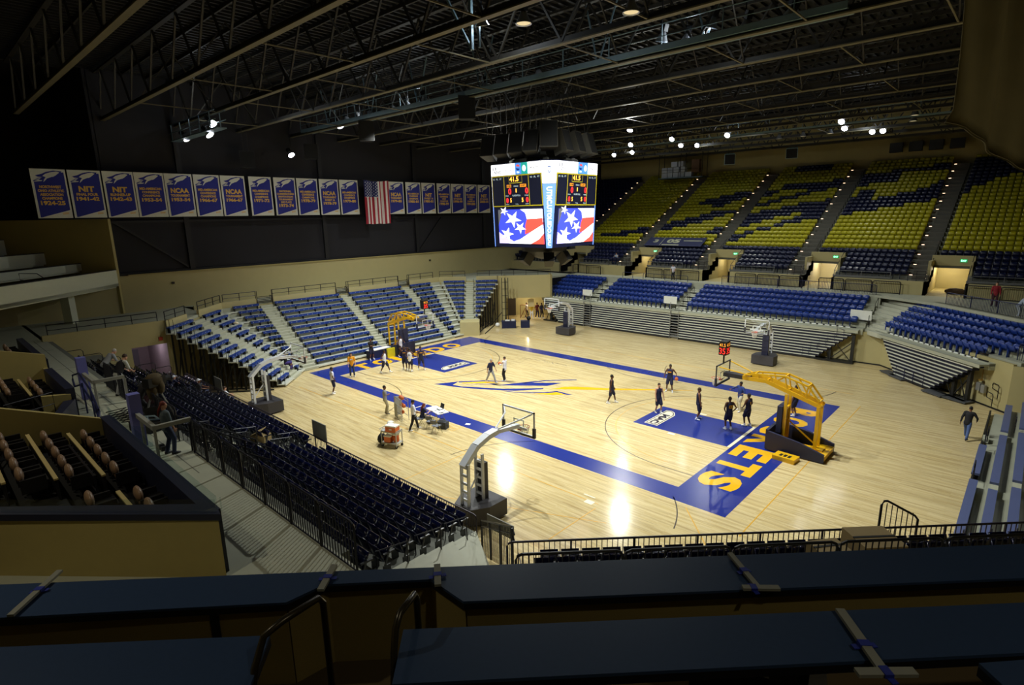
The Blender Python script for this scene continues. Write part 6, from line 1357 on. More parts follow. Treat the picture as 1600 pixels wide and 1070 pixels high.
def person(label, loc, heading, h=1.85, skin=SK_D, hair=HAIR_K, top=C_NAVY, bottom=C_NAVY, shoes=SH_W, feet=((-.14, 0), (.14, 0)), hands=None, lean=0, twist=0, pel=.0, sleeves='tank', legs='shorts', head=(0, 0), num=None, num_m=None, front=None, hairstyle='short', socks=True, seat=False, cap=None, vox=.017, build=1.0, vest=None):
    """faces local +y; hands = ((x,y,z) left, (x,y,z) right) as fractions of a 1.8 m figure; feet likewise"""
    s = h / 1.8; t = thing('person', label, 'person', loc, heading, None)
    V3 = lambda x, y, z: Vector((x * s, y * s, z * s))
    pz = .95 + pel; tl = R(lean); up = lambda z: Vector((0, sin(tl) * (z - .95) * s, (pz + cos(tl) * (z - .95)) * s)); fw = Vector((0, cos(tl), -sin(tl)))
    ct, st_ = cos(R(twist)), sin(R(twist)); ax = Vector((ct, st_, 0))
    hipL, hipR = V3(-.09, 0, pz - .02), V3(.09, 0, pz - .02)
    feet3 = [V3(f[0], f[1], (f[2] if len(f) > 2 else 0) + .085) for f in feet]
    knees = []; ank = []
    for hp, f in zip((hipL, hipR), feet3):
        k, a = ik(hp, f, .44 * s, .435 * s, (0, 1, .05)); knees.append(k); ank.append(a)
    sh = [up(1.455) - ax * .185 * s * build, up(1.455) + ax * .185 * s * build]
    hands = hands or ((-.26, .08, .82), (.26, .08, .82)); el = []; wr = []
    for i, (S_, H_) in enumerate(zip(sh, hands)):
        sg = -1 if i == 0 else 1; e, w = ik(S_, V3(*H_), .3 * s, .265 * s, (sg * .7, -.6, -.2)); el.append(e); wr.append(w)
    neck = up(1.53); hc = up(1.665) + fw * .015 * s
    B = MB(); b = build
    loft(B, [up(.86), up(.95), up(1.08), up(1.22), up(1.36), up(1.46), up(1.5)], [(.13 * s, .09 * s), (.165 * s * b, .115 * s), (.14 * s * b, .1 * s * b), (.155 * s * b, .11 * s * b), (.175 * s * b, .115 * s), (.15 * s, .085 * s), (.07 * s, .06 * s)], 14, ax)
    loft(B, [up(1.46), neck, up(1.6)], [.06 * s, .055 * s, .055 * s], 10)
    loft(B, [sh[0], sh[1]], [.062 * s, .062 * s], 10)
    for i in (0, 1):
        loft(B, [(hipL, hipR)[i], ((hipL, hipR)[i] + knees[i]) / 2, knees[i], knees[i] * .72 + ank[i] * .28, ank[i]], [.088 * s * b, .076 * s * b, .054 * s, .056 * s, .036 * s], 10)
        loft(B, [sh[i], (sh[i] + el[i]) / 2, el[i], el[i] * .7 + wr[i] * .3, wr[i]], [.053 * s * b, .048 * s * b, .038 * s, .04 * s, .027 * s], 9)
    ha = R(head[0]); hd = Vector((-sin(ha), cos(ha), 0)); hd = (hd + Vector((0, 0, math.tan(R(head[1]) - tl * .5)))).normalized(); hs = hd.cross(Vector((0, 0, 1))).normalized(); hu = hs.cross(hd)
    HM = lambda x, y, z: hc + hs * x * s + hd * y * s + hu * z * s
    hv = MB().ball((0, 0, 0), (.076, .098, .122), 16); jaw = MB().ball((0, .03, -.055), (.056, .068, .07), 12); nose = MB().ball((0, .1, -.015), (.015, .024, .024), 8); ears = MB().ball((-.078, -.005, -.01), (.012, .022, .032), 8).ball((.078, -.005, -.01), (.012, .022, .032), 8)
    for q_ in (hv, jaw, nose, ears): B.add([HM(*v) for v in q_.v], q_.f)
    if shoes is None or legs == 'bare': pass
    me = remesh(B, vox * s); body = bpy.data.objects.new('body', me); link(body, t); me.materials.append(skin)
    # hands: palm, four unequal curled fingers and a thumb each, joined into the body mesh
    Hm = MB()
    for i in (0, 1):
        sg = -1 if i == 0 else 1; d = (wr[i] - el[i]).normalized(); a = Vector((0, 1, 0)) - d * d.y; a = a.normalized() if a.length > .1 else Vector((1, 0, 0)); n_ = d.cross(a) * (-sg)
        palm = wr[i] + d * .045 * s; loft(Hm, [wr[i] - d * .01 * s, wr[i] + d * .03 * s, wr[i] + d * .085 * s], [(.026 * s, .02 * s), (.04 * s, .016 * s), (.04 * s, .014 * s)], 8, a)
        for q_, (off, L_) in enumerate(((-.03, .062), (-.01, .076), (.01, .08), (.03, .07))):
            b0 = wr[i] + d * .085 * s + a * off * s; m1 = b0 + d * L_ * .5 * s + n_ * .006 * s; e1 = b0 + d * L_ * .86 * s + n_ * (.022 + .004 * q_) * s
            Hm.tube([b0, m1, e1], [.0095 * s, .009 * s, .007 * s], 5)
        b0 = wr[i] + d * .03 * s + a * .036 * s; Hm.tube([b0, b0 + d * .03 * s + a * .026 * s, b0 + d * .062 * s + a * .032 * s + n_ * .012 * s], [.011 * s, .01 * s, .008 * s], 5)
    fm = MB().ball((-.032, .09, .02), (.012, .01, .008), 6).ball((.032, .09, .02), (.012, .01, .008), 6).bx(-.022, .022, .09, .1, -.062, -.052)
    bm = bmesh.new(); bm.from_mesh(me); tmp = Hm.mesh('h', [], True); bm.from_mesh(tmp)
    F_ = MB().add([HM(*v) for v in fm.v], fm.f); t2 = F_.mesh('f', [], True); n0 = len(bm.faces); bm.from_mesh(t2); bm.faces.ensure_lookup_table()
    for k in range(n0, len(bm.faces)): bm.faces[k].material_index = 1
    bm.to_mesh(me); bm.free(); me.materials.append(M('face_dark', '#1c100c', .5)); bpy.data.meshes.remove(tmp); bpy.data.meshes.remove(t2)
    # hair or cap
    hm = MB()
    if hairstyle != 'bald':
        cap_ = MB().ball((0, -.012, .035), (.084, .1, .104), 14); hm.add([HM(x, y, z) for x, y, z in cap_.v if True], cap_.f)
        if hairstyle == 'long': loft(hm, [HM(0, -.06, .03), HM(0, -.11, -.08), HM(0, -.17, -.2), HM(0, -.19, -.36)], [(.075 * s, .04 * s), (.085 * s, .04 * s), (.07 * s, .03 * s), (.035 * s, .02 * s)], 10, hs)
        o = obj('cap' if cap else 'hair', hm, cap or hair, t, True)
        if cap: m2 = MB(); bb = MB().box((0, .12, .05), (.13, .1, .012)); m2.add([HM(*v) for v in bb.v], bb.f); obj('peak', m2, cap, o)
    # top
    g = .014 * s; T_ = MB(); top_lo = .93 if legs != 'none' else .95
    loft(T_, [up(.84 if sleeves != 'tucked' else .97), up(.95), up(1.08), up(1.22), up(1.36), up(1.455), up(1.485)], [(.168 * s * b, .125 * s), (.175 * s * b, .13 * s), (.162 * s * b, .118 * s * b), (.172 * s * b, .126 * s * b), (.185 * s * b, .128 * s), (.16 * s, .1 * s), (.1 * s, .075 * s)], 14, ax)
    if sleeves != 'tank': loft(T_, [sh[0], sh[1]], [.075 * s, .075 * s], 10)
    for i in (0, 1):
        if sleeves in ('short', 'tucked'): loft(T_, [sh[i], sh[i] * .45 + el[i] * .55], [.074 * s * b, .066 * s * b], 9)
        if sleeves == 'half': loft(T_, [sh[i], el[i]], [.076 * s * b, .062 * s * b], 9)
        if sleeves == 'long': loft(T_, [sh[i], el[i], wr[i]], [.074 * s * b, .056 * s, .038 * s], 9)
    link(bpy.data.objects.new('jersey' if sleeves == 'tank' else 'shirt', remesh(T_, vox * 1.05 * s)), t).data.materials.append(top)
    if vest: 
        T2 = MB(); loft(T2, [up(.95), up(1.08), up(1.25), up(1.4), up(1.48)], [(.185 * s, .14 * s), (.185 * s, .14 * s), (.195 * s, .145 * s), (.2 * s, .14 * s), (.13 * s, .09 * s)], 14, ax); link(bpy.data.objects.new('vest', remesh(T2, vox * s)), t).data.materials.append(vest)
    # bottom
    P_ = MB(); loft(P_, [up(1.03), V3(0, 0, pz), V3(0, 0, pz - .1)], [(.158 * s * b, .12 * s), (.178 * s * b, .128 * s), (.16 * s, .11 * s)], 14, ax if not seat else None)
    for i in (0, 1):
        hp = (hipL, hipR)[i]
        if legs == 'shorts': loft(P_, [hp, hp * .5 + knees[i] * .5, hp * .06 + knees[i] * .94], [.108 * s * b, .108 * s * b, .098 * s * b], 10)
        else: loft(P_, [hp, (hp + knees[i]) / 2, knees[i], (knees[i] + ank[i]) / 2, ank[i] + Vector((0, 0, -.02 * s))], [.102 * s * b, .094 * s * b, .076 * s, .068 * s, .062 * s], 10)
    link(bpy.data.objects.new('shorts' if legs == 'shorts' else 'trousers', remesh(P_, vox * 1.05 * s)), t).data.materials.append(bottom)
    for i in (0, 1):
        dirx = Vector((.18 * (-1 if i == 0 else 1), 1, 0)).normalized(); a_ = ank[i]; z0 = a_.z - .085 * s; base = Vector((a_.x, a_.y, z0))
        m = MB(); loft(m, [base - dirx * .06 * s + Vector((0, 0, .05 * s)), base + Vector((0, 0, .052 * s)), base + dirx * .1 * s + Vector((0, 0, .04 * s)), base + dirx * .17 * s + Vector((0, 0, .03 * s))], [(.036 * s, .05 * s), (.042 * s, .052 * s), (.045 * s, .038 * s), (.036 * s, .026 * s)], 10, dirx.cross(Vector((0, 0, 1))))
        loft(m, [base + Vector((0, 0, .06 * s)), base + Vector((0, 0, .13 * s))], [.045 * s, .044 * s], 9); link(bpy.data.objects.new('shoe', m.mesh('shoe', shoes, True)), t)
        if socks and legs == 'shorts': m = MB(); loft(m, [a_ + Vector((0, 0, .02 * s)), a_ * .8 + knees[i] * .2], [.043 * s, .05 * s], 9); link(bpy.data.objects.new('sock', m.mesh('sock', C_WHITE, True)), t)
    if num:
        m = MB(); w_ = .2 * s * (1 if len(num) > 1 else .5); text(m, num, up(1.2) - fw * .136 * s + ax * w_ / 2, -ax * w_, (up(1.37) - up(1.2)), .006, bold=.05); obj('number', m, num_m or gold_paint, t)
    if front:
        m = MB(); text(m, front, up(1.33) + fw * .134 * s - ax * .12 * s, ax * .24 * s, (up(1.38) - up(1.33)), .006, bold=.04) if False else m.add([up(1.29) + fw * .142 * s - ax * .1 * s, up(1.29) + fw * .142 * s + ax * .1 * s, up(1.35) + fw * .142 * s + ax * .1 * s, up(1.35) + fw * .142 * s - ax * .1 * s], [(0, 1, 2, 3)]); obj('chest_print', m, front, t)
    return t
def toward(x, y, tx, ty): return math.atan2(ty - y, tx - x) - pi / 2
# --- players and coaches on the court (facing angle in degrees about z; 0 faces +y)
HIPS = ((-.2, .02, 1.0), (.2, .02, 1.0)); CROSS = ((.08, .17, 1.2), (-.08, .19, 1.17))
person('player in a white 12 jersey and navy shorts standing apart outside the near sideline', (-10.43, -10.43, 0), R(-15), 1.95, SK_D, HAIR_K, C_WHITE, C_NAVY, num='12', num_m=C_NAVY, sleeves='short', hands=((-.2, .14, 1.05), (.22, .1, .95)), feet=((-.14, .05), (.14, -.08)))
person('person in an orange-gold shirt and dark trousers on the far navy corner', (-13.29, -7.12, 0), R(-120), 1.9, SK_L, HAIR_B, C_GOLD, C_DEN, SH_W, sleeves='half', legs='long', front=C_WHITE, hands=((-.27, .06, .84), (.25, .1, .9)))
person('person in black shirt and shorts with folded arms before the far benches', (-16.65, -3.14, 0), R(-95), 1.92, SK_B, HAIR_K, C_BLACK, C_NAVY, sleeves='short', hands=CROSS, feet=((-.16, 0), (.16, .05)))
person('player in a white jersey striding at the lane edge left of the ball group', (-12.06, -4.94, 0), R(-60), 1.93, SK_D, HAIR_K, C_WHITE, C_NAVY, feet=((-.12, .38), (.14, -.3)), hands=((-.3, .2, 1.0), (.25, -.1, .95)))
person('player in a white jersey right under the far yellow arm', (-15.5, -.85, 0), R(-80), 1.95, SK_D, HAIR_K, C_WHITE, C_NAVY, feet=((-.12, .1), (.14, -.12)), hands=((-.22, .25, 1.2), (.25, .15, 1.0)))
pn = person('player in navy raising both hands to hide the face near the far lane', (-11.64, -3.3, 0), R(-130), 1.98, SK_D, HAIR_K, C_NAVY, C_NAVY, feet=((-.14, .1), (.12, -.15)), hands=((-.12, .28, 1.72), (.14, .26, 1.74)), front=C_GOLD)
person('player seen from behind in a white 4 jersey near the far lane', (-10.9, -3.32, 0), R(35), 1.93, SK_D, HAIR_K, C_WHITE, C_NAVY, num='4', num_m=C_BLUE, feet=((-.15, .1), (.15, -.12)), hands=((-.25, .2, 1.05), (.25, .2, 1.05)))
person('player in all navy with a gold chest print at the corner of the far lane', (-10.62, -2.45, 0), R(-115), 1.97, SK_D, HAIR_K, C_NAVY, C_NAVY, feet=((-.2, .1), (.2, -.1)), hands=((-.32, .16, .92), (.3, .18, .9)), front=C_GOLD)
person('coach in a dark tee and grey trousers walking across the rocket emblem', (-3.67, -1.47, 0), R(-90), 1.86, SK_L, HAIR_G, C_NAVY, C_GREY, SH_W, sleeves='half', legs='long', feet=((-.1, .42), (.1, -.4)), hands=((-.24, .3, .98), (.26, -.1, .85)), lean=6)
person('person in a white top and black trousers holding a basketball at centre court', (-3.2, -.45, 0), R(100), 1.88, SK_L, HAIR_B, C_WHITE, C_BLACK, SH_W, sleeves='long', legs='long', feet=((-.09, 0), (.09, .05)), hands=((-.1, .36, 1.22), (.14, .34, 1.2)))
ball(-3.2 - .46, -.53, 1.3, 'orange basketball held by the person in white at centre court')
person('person in a grey shirt and khaki trousers with folded arms by the near sideline', (-4.07, -10.45, 0), R(-35), 1.86, SK_B, HAIR_K, C_GREY, C_KHAKI, M('shoe_grey', '#777068', .6), sleeves='short', legs='long', hands=CROSS, feet=((-.14, 0), (.14, .08)))
person('person in a white shirt and dark trousers walking past the drinks cart', (-.41, -11.06, 0), R(-25), 1.86, SK_B, HAIR_K, C_WHITE, C_BLACK, SH_W, sleeves='half', legs='long', feet=((-.12, .28), (.12, -.28)), hands=((-.25, .2, 1.0), (.26, .28, 1.08)), head=(10, -15))
person('person with red hair in a navy top sitting on a folding chair at the courtside table', (-.72, -10.2, 0), R(-15), 1.75, SK_L, HAIR_R, C_NAVY, C_BLACK, SH_K, sleeves='short', legs='long', pel=-.43, feet=((-.14, .42), (.12, .4)), hands=((-.18, .42, .82), (.16, .42, .82)), lean=12, seat=True, hairstyle='long')
folding_chair(-.76, -10.38, R(-15) + pi, 'grey folding chair under the seated red-haired person at the table')
person('player in all navy walking alone near the end of the gold rocket trail', (5.68, .23, 0), R(-60), 1.95, SK_D, HAIR_K, C_NAVY, C_NAVY, SH_W, feet=((-.12, .25), (.12, -.22)), hands=((-.28, .15, .85), (.28, -.05, .82)), front=C_GOLD)
person('player in navy standing on the lane emblem with the back half turned', (8.88, .52, 0), R(-120), 1.93, SK_L, HAIR_B, C_NAVY, C_NAVY, feet=((-.12, .1), (.12, -.1)), hands=((-.26, .15, .88), (.24, .12, .86)))
person('player in navy dribbling a basketball on the far sideline stripe', (7.4, 4.83, 0), R(-165), 1.97, SK_D, HAIR_K, C_NAVY, C_NAVY, feet=((-.2, .08), (.2, -.05)), hands=((-.42, .22, 1.05), (.32, .15, .95)), front=C_GOLD)
ball(7.98, 4.62, 1.08, 'orange basketball bouncing beside the player on the far sideline stripe')
person('player in navy standing at the lane edge with arms hanging', (11.21, 1.02, 0), R(-60), 1.98, SK_B, HAIR_B, C_NAVY, C_NAVY, feet=((-.16, .05), (.16, -.08)), hands=((-.22, .12, .92), (.26, .1, .88)), head=(0, -12))
person('player in a navy 23 jersey, hands on hips, back to the camera in the lane', (13.25, .52, 0), R(48), 1.97, SK_D, HAIR_K, C_NAVY, C_NAVY, num='23', hands=HIPS, feet=((-.13, .04), (.13, -.04)))
person('coach in a blue pullover and cream trousers pointing toward the lane', (12.52, 4.01, 0), R(150), 1.9, SK_B, HAIR_K, C_BLUE, C_CREAM, SH_W, sleeves='long', legs='long', hands=((-.24, .22, 1.1), (.36, .38, 1.28)), feet=((-.18, .1), (.18, -.1)), build=1.08)
person('player in navy beside the 23 jersey, turned side-on to the camera', (13.84, 1.75, 0), R(70), 1.98, SK_D, HAIR_K, C_NAVY, C_NAVY, num='5', hands=((-.2, .2, 1.0), (.2, .2, 1.0)), feet=((-.13, .05), (.13, -.08)))
person('player in navy half hidden behind the nearer yellow hoop arm', (15.35, 5.19, 0), R(80), 1.95, SK_B, HAIR_K, C_NAVY, C_NAVY, hands=((-.22, .1, .9), (.22, .1, .9)))
person('person in a dark jacket and jeans striding across the right corner of the court', (23.25, 7.2, 0), R(-10), 1.82, SK_B, HAIR_K, C_BLACK, M('bright_denim', '#4a6196', .8), SH_K, sleeves='long', legs='long', feet=((-.1, .4), (.12, -.36)), hands=((-.28, -.1, .92), (.3, .32, 1.0)), lean=14)
# --- people on the stands and walkway
person('woman with long red hair in a slate tee and jeans standing on the near walkway', (5.85, -24.95, 5.0), R(8), 1.72, SK_L, HAIR_R, C_TEE, C_DEN, SH_K, sleeves='half', legs='long', hairstyle='long', head=(-40, 0), hands=((-.26, .05, .84), (.26, .12, .9)), feet=((-.1, -.05), (.11, .08)), vox=.014, build=1.02)
person('man in a dark vest and pale trousers bending over the near seats', (-2.5, -24.3, 5.0), R(20), 1.82, SK_L, HAIR_B, M('pale_shirt', '#b3b4ae', .8), M('pale_trousers', '#b9bcbf', .8), SH_K, sleeves='long', legs='long', lean=32, hands=((-.2, .5, .95), (.22, .48, .95)), vest=M('vest_black', '#14121a', .8), feet=((-.12, -.08), (.12, .06)))
person('fair-haired person in a pale jacket leaning over the last near seat row', (-5.2, -24.2, 5.0), R(15), 1.7, SK_L, HAIR_G, M('pale_jacket', '#8d929a', .8), C_BLACK, SH_K, sleeves='long', legs='long', lean=45, hands=((-.2, .6, .95), (.2, .6, .95)))
person('camera operator in black crouching behind the covered video camera', (1.3, -24.55, 5.0), R(10), 1.8, SK_B, HAIR_K, C_BLACK, C_BLACK, SH_K, sleeves='long', legs='long', pel=-.25, lean=28, hands=((.05, .5, 1.1), (.25, .5, 1.1)), feet=((-.18, .1), (.18, -.12)))
person('person in a white cap and black shirt sitting in the near seats', (-11.0, -18.75, 1.55), R(-20), 1.8, SK_B, HAIR_K, C_BLACK, C_DEN, SH_K, sleeves='short', legs='long', pel=-.45, seat=True, feet=((-.14, .42), (.14, .44)), hands=((-.2, .4, .72), (.2, .4, .72)), cap=C_WHITE)
person('second person in a white cap slouching one row higher in the near seats', (-12.9, -19.4, 1.7), R(-10), 1.7, SK_L, HAIR_K, C_NAVY, C_DEN, SH_K, sleeves='short', legs='long', pel=-.5, seat=True, feet=((-.14, .4), (.14, .42)), hands=((-.2, .4, .6), (.2, .4, .6)), lean=-8, cap=C_WHITE)
person('person in a white shirt sitting in the front near seats by the far grey board', (-10.3, -17.6, .95), R(0), 1.78, SK_L, HAIR_B, C_WHITE, C_DEN, SH_K, sleeves='short', legs='long', pel=-.45, seat=True, feet=((-.14, .42), (.14, .42)), hands=((-.2, .4, .72), (.2, .4, .72)))
person('person in black sitting low on the angled benches behind the far white hoop arm', wpt((-13.25, -13.25), R(135), 4.8, .9) + (.62,), R(-45), 1.8, SK_B, HAIR_B, C_BLACK, M('purple_cloth', '#41307a', .8), SH_K, sleeves='long', legs='long', pel=-.45, seat=True, feet=((-.16, .42), (.16, .42)), hands=((-.2, .4, .72), (.2, .4, .72)))
person('person in a red jacket standing behind the angled corner chairs', (22.9, 23.4, 5.0), R(-170), 1.78, SK_L, HAIR_B, M('red_jacket', '#8c1f2c', .8), M('maroon_trousers', '#3a1620', .8), SH_K, sleeves='long', legs='long')
person('person in pale clothes and a pale cap bending near the right edge behind the corner chairs', (24.3, 19.7, 4.75), R(-100), 1.78, SK_L, HAIR_G, M('pale_grey_top', '#9aa6b8', .8), M('pale_grey_trousers', '#a9b2be', .8), SH_K, sleeves='long', legs='long', lean=30, hands=((-.1, .5, 1.1), (.2, .5, 1.1)), cap=C_WHITE)
person('person in a pale top sitting at the front of the upper deck by a tunnel', (-12.2, 28.6, 6.2), pi, 1.75, SK_L, HAIR_B, M('pale_grey_top', '#9aa6b8'), C_DEN, SH_K, sleeves='long', legs='long', pel=-.45, seat=True, feet=((-.14, .42), (.14, .42)), hands=((-.2, .4, .72), (.2, .4, .72)))
person('person in a white top leaning at a crowd barrier on the far concourse', (-3.6, 26.3, 5.0), pi, 1.7, SK_L, HAIR_K, C_WHITE, C_BLACK, SH_K, sleeves='short', legs='long', hands=((-.2, .3, 1.05), (.2, .3, 1.05)), lean=10)
TO = (-13.25, 13.25)
for i, (lx, ly, top, bot, lab) in enumerate(((1.3, 9.0, M('shirt_yellow', '#d9b93a', .8), C_WHITE, 'person in a yellow shirt and white trousers in the far corner tunnel'), (2.0, 9.4, M('maroon_top', '#6a2a2c', .8), C_NAVY, 'person in maroon in the far corner tunnel'), (2.5, 9.1, C_NAVY, C_BLACK, 'person in navy at the right of the far corner tunnel'), (.75, 9.7, C_WHITE, C_BLACK, 'person in a white top at the back left of the far corner tunnel'))):
    p = wpt(TO, R(45), lx, ly); person(lab, (*p, 0), R(-130 + 20 * i), 1.85, (SK_L, SK_D, SK_D, SK_B)[i], HAIR_K, top, bot, SH_W, sleeves='half', legs='long', feet=((-.15, .1), (.15, -.1)), hands=((-.25, .2, 1.0), (.25, .15, .95)), vox=.022)
# ================================================================== PRESS DESKS IN FRONT OF THE CAMERA  (local frame turned with the corner; y runs away from the court)
PZ = R(-135)
desk_m = M('desk_laminate', '#2c4060', .38, vary=.12, scale=30); edge_m = M('desk_edge', '#0b0b10', .5)
carpet = M('brown_carpet', '#4a3d22', .95, vary=.35, scale=160)
blackc = M('black_carpet', '#0a0a0b', .95, vary=.3, scale=60)
struct('floor_press_tier', MB().bx(-6, 12, 34.3, 35.35, 8.35, 8.6), carpet, 'brown carpeted press tier', rz=PZ)
struct('floor_press_tier_upper', MB().bx(-6, 12, 35.3, 41, 8.35, 8.72), blackc, 'black carpeted press tier', rz=PZ)
struct('wall_press_front', MB().bx(-6, 12, 34.42, 34.5, 4.9, 9.2).bx(-6, 12, 34.3, 34.5, 8.2, 8.4), beige2, rz=PZ)
def desk(name, label, poly, z, th=.05):
    t = thing(name, label, 'desk', (0, 0, z), PZ)
    obj('top', MB().prism(poly, -.02, 0), desk_m, t); obj('edge', MB().prism(poly, -.02 - th, -.021), edge_m, t)
    return t
d1 = desk('press_desk', 'long dark blue press desk, the front one, narrowing at the aisle', [(8.8, 34.53), (8.8, 34.95), (4.96, 34.88), (4.74, 34.69), (3.94, 34.68), (3.68, 34.95), (-4, 34.95), (-4, 34.53)], 9.33)
m = MB()
for x in (7.5, 5.5, 3.2, 1.0, -1.2, -3.2): m.bx(x - .03, x + .03, 34.56, 34.85, -.73, -.02)
obj('support', m, MATS['desk_edge'], d1); obj('panel', MB().bx(-4, 3.66, 34.86, 34.9, -.73, -.04).bx(3.94, 4.74, 34.6, 34.64, -.73, -.04).bx(4.98, 8.8, 34.8, 34.84, -.73, -.04).bar((3.66, 34.88, -.385), (3.94, 34.62, -.385), .04, .69).bar((4.74, 34.62, -.385), (4.98, 34.82, -.385), .04, .69), M('olive_panel', '#84743f', .85, vary=.2, scale=120), d1)
d2 = desk('press_desk', 'dark blue press desk nearest the camera right of the aisle rails', [(3.98, 35.66), (3.98, 36.05), (-4, 36.02), (-4, 35.66)], 9.7)
m = MB()
for x in (3.8, 1.8, -.2, -2.2): m.bx(x - .03, x + .03, 35.72, 36.0, -.98, -.02)
obj('panel', m, edge_m, d2)
d3 = desk('press_desk', 'near-black press desk left of the aisle rails', [(4.74, 35.66), (9.5, 35.66), (9.5, 36.2), (4.69, 36.2)], 9.7)
m = MB()
for x in (4.95, 7.0, 9.0): m.bx(x - .03, x + .03, 35.72, 36.1, -.98, -.02)
obj('panel', m, edge_m, d3)
desk('press_desk', 'dark desk edge at the bottom right corner of the photo', [(1.2, 36.35), (-4, 36.2), (-4, 36.8), (1.2, 36.8)], 9.95)
# seam between desk panels is lettered with wooden strips and blue tape
strip_m = M('bare_strip', '#85867b', .7, vary=.08); tape_m = M('blue_tape', '#1f2f8f', .6, vary=.05)
def wstrip(p, q_, z, w, label, tape=.5):
    t = thing('wooden_strip', label, 'wooden strip', (p[0], p[1], z), 0, 'taped wooden strips on the desks'); d = Vector((q_[0] - p[0], q_[1] - p[1], 0))
    obj('strip', MB().bar((0, 0, .012), tuple(d + Vector((0, 0, .012))), w, .02), strip_m, t)
    if tape:
        c = d * tape; n = d.normalized(); e = n.cross(Vector((0, 0, 1)))
        obj('tape', MB().bar(tuple(c - n * .022 + Vector((0, 0, .014))), tuple(c + n * .022 + Vector((0, 0, .014))), w + .012, .024).bar(tuple(c - e * w * 1.3 - n * .01 + Vector((0, 0, .003))), tuple(c + e * w * 1.3 + n * .01 + Vector((0, 0, .003))), .035, .005), tape_m, t)
wstrip((24.225, -26.235), (24.50, -26.585), 9.71, .05, 'long bare wooden strip taped across the nearest desk at the right', .62)
wstrip((24.41, -26.70), (24.63, -26.50), 9.712, .05, 'short bare wooden strip taped along the edge of the nearest desk at the right', .5)
wstrip((23.31, -25.53), (23.62, -25.80), 9.34, .04, 'bare wooden strip taped across the front desk at the right', .55)
wstrip((23.55, -25.89), (23.75, -25.72), 9.342, .045, 'short wooden strip along the edge of the front desk at the right', .3)
wstrip((21.05, -27.72), (21.25, -27.95), 9.34, .05, 'wooden strip with blue tape on the front desk left of the aisle', .5)
wstrip((21.66, -27.18), (21.86, -27.34), 9.34, .05, 'wooden strip with blue tape on the front desk right of the aisle', .5)
wstrip((19.47, -29.2), (19.86, -29.54), 9.34, .045, 'pale wooden strip with blue tape on the dark front desk at the far left', .45)
t = thing('loose_board', 'grey board lying on the brown floor between the two desks', 'board', (23.8, -26.2, 9.05), R(45 - 90 - 28)); obj('board', MB().bx(-.09, .09, -.45, .4, 0, .02), M('grey_ply', '#77746e', .7), t); obj('support', MB().bx(-.07, .07, -.43, .38, -.42, 0), edge_m, t)
# aisle hand rails
rail_t = M('worn_rail', '#3a3426', .3, .5)
for (pts, lab) in ((([(4.78, 36.25, 8.8), (4.72, 35.92, 9.72), (4.68, 35.86, 9.86), (4.6, 35.8, 9.9), (4.46, 35.62, 9.9), (4.45, 35.58, 9.84), (4.45, 35.57, 8.6)]), 'tubular hand rail left of the aisle between the near desks'), (([(4.02, 36.1, 8.8), (4.0, 35.86, 9.72), (3.99, 35.82, 9.84), (3.97, 35.78, 9.9), (3.91, 35.62, 9.9), (3.905, 35.59, 9.84), (3.9, 35.58, 8.6)]), 'tubular hand rail right of the aisle between the near desks')):
    t = thing('hand_rail', lab, 'railing', (0, 0, 0), PZ); obj('tube', MB().tube(pts, .02, 10), rail_t, t, True)
t = thing('hand_rail', 'thin steel rail rising over the black desk at the bottom left', 'railing', (0, 0, 0), PZ); obj('tube', MB().tube([(9.2, 36.1, 9.2), (7.2, 35.5, 9.75), (6.85, 35.3, 9.87), (6.8, 35.28, 9.8), (6.8, 35.28, 8.6)], .012, 8), M('steel_rail', '#8f8f8f', .3, .6), t, True)
t = thing('glass_guard', 'curved glass guard panels with dark frames on the beige suite ledge below the desks', 'glass', (0, 0, 0), PZ)
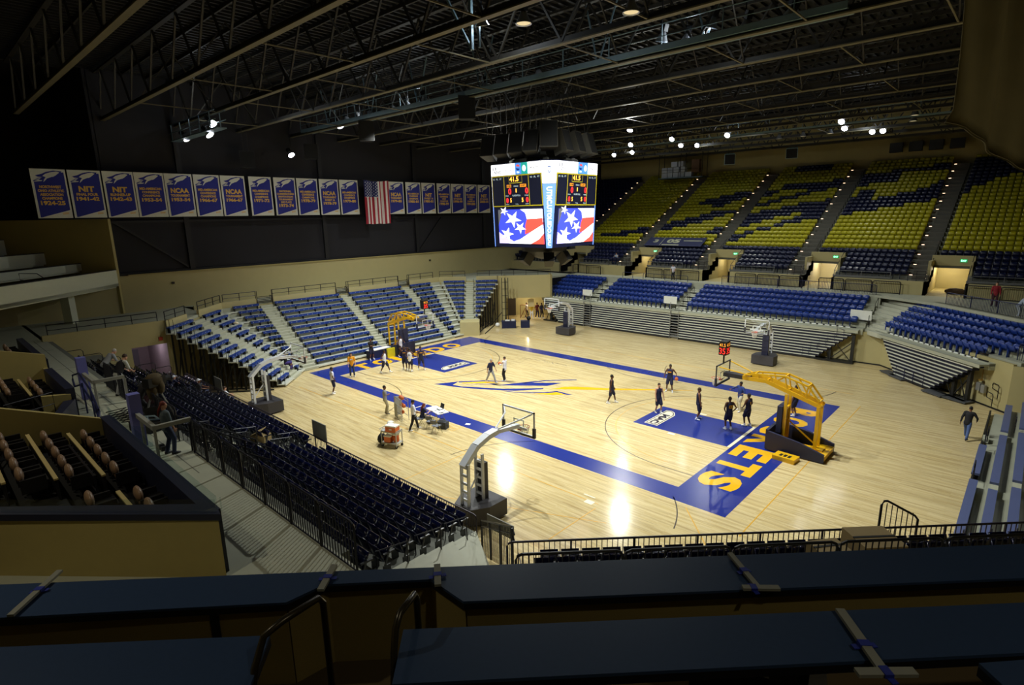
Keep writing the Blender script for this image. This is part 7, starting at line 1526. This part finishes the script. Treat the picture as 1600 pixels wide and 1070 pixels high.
for a, b in ((9.9, 9.0), (8.9, 7.25), (7.2, 5.55)):
    obj('frame', MB().tube([(a, 32.6, 6.2), (a, 32.6, 7.1), (a - .06, 32.6, 7.16), (b + .06, 32.6, 7.16), (b, 32.6, 7.1), (b, 32.6, 6.2)], .014, 6), rail_m, t)
    obj('pane', MB().bx(b + .02, a - .02, 32.59, 32.605, 6.2, 7.14), glass, t)
struct('trim_press_ledge', MB().bx(5.5, 12, 32.2, 33.2, 5.0, 6.2).bx(5.45, 12, 32.2, 33.2, 6.2, 6.25), black_box, rz=PZ)
# canvas drape hanging at the upper right
canvas = M('brown_canvas', '#8d8258', .9, vary=.14, scale=6)
N_ = 46; K_ = 14; V = []; F = []
def drape_pt(u, v):
    lx = .005 - 1.7 * u; bot = 12.63 if u < .02 else 12.63 - .19 * (u / .22) ** .9 if u < .22 else 12.44 - (u - .22) * .9
    z = bot + (15.2 - bot) * v; flick = .05 * max(0, 1 - u / .03) * max(0, 1 - v / .03)
    y = 34.19 + .07 * sin(u * 17) * (1 - .3 * v) + .03 * sin(u * 41 + 1.3) + .02 * sin(v * 9 + u * 30) - .05 * v
    return (lx + flick + .02 * sin(v * 5), y, z)
for s in (0, 1):
    for j in range(K_ + 1):
        for i in range(N_ + 1):
            p = drape_pt(i / N_, (j / K_) ** 1.3); V.append((p[0], p[1] + .012 * s, p[2]))
m_ = (N_ + 1) * (K_ + 1)
for j in range(K_):
    for i in range(N_): a = j * (N_ + 1) + i; b = a + N_ + 1; F += [(a, a + 1, b + 1, b), (m_ + a, m_ + b, m_ + b + 1, m_ + a + 1)]
for i in range(N_): F.append((i, m_ + i, m_ + i + 1, i + 1))
for j in range(K_): a = j * (N_ + 1); b = a + N_ + 1; F.append((a, b, m_ + b, m_ + a))
t = thing('canvas_drape', 'brown canvas drape hanging at the upper right edge of the photo', 'drape', (0, 0, 0), PZ); obj('cloth', MB().add(V, F), canvas, t, True)
obj('hem', MB().tube([(drape_pt(i / N_, 0)[0], drape_pt(i / N_, 0)[1] + .006, drape_pt(i / N_, 0)[2]) for i in range(N_ + 1)], .009, 5), M('hem_cord', '#8a8058', .8), t); obj('hanging_bar', MB().tube([(.1, 34.15, 15.2), (-2, 34.15, 15.2), ], .03), dark_steel, t); 
bpy.context.view_layer.update()
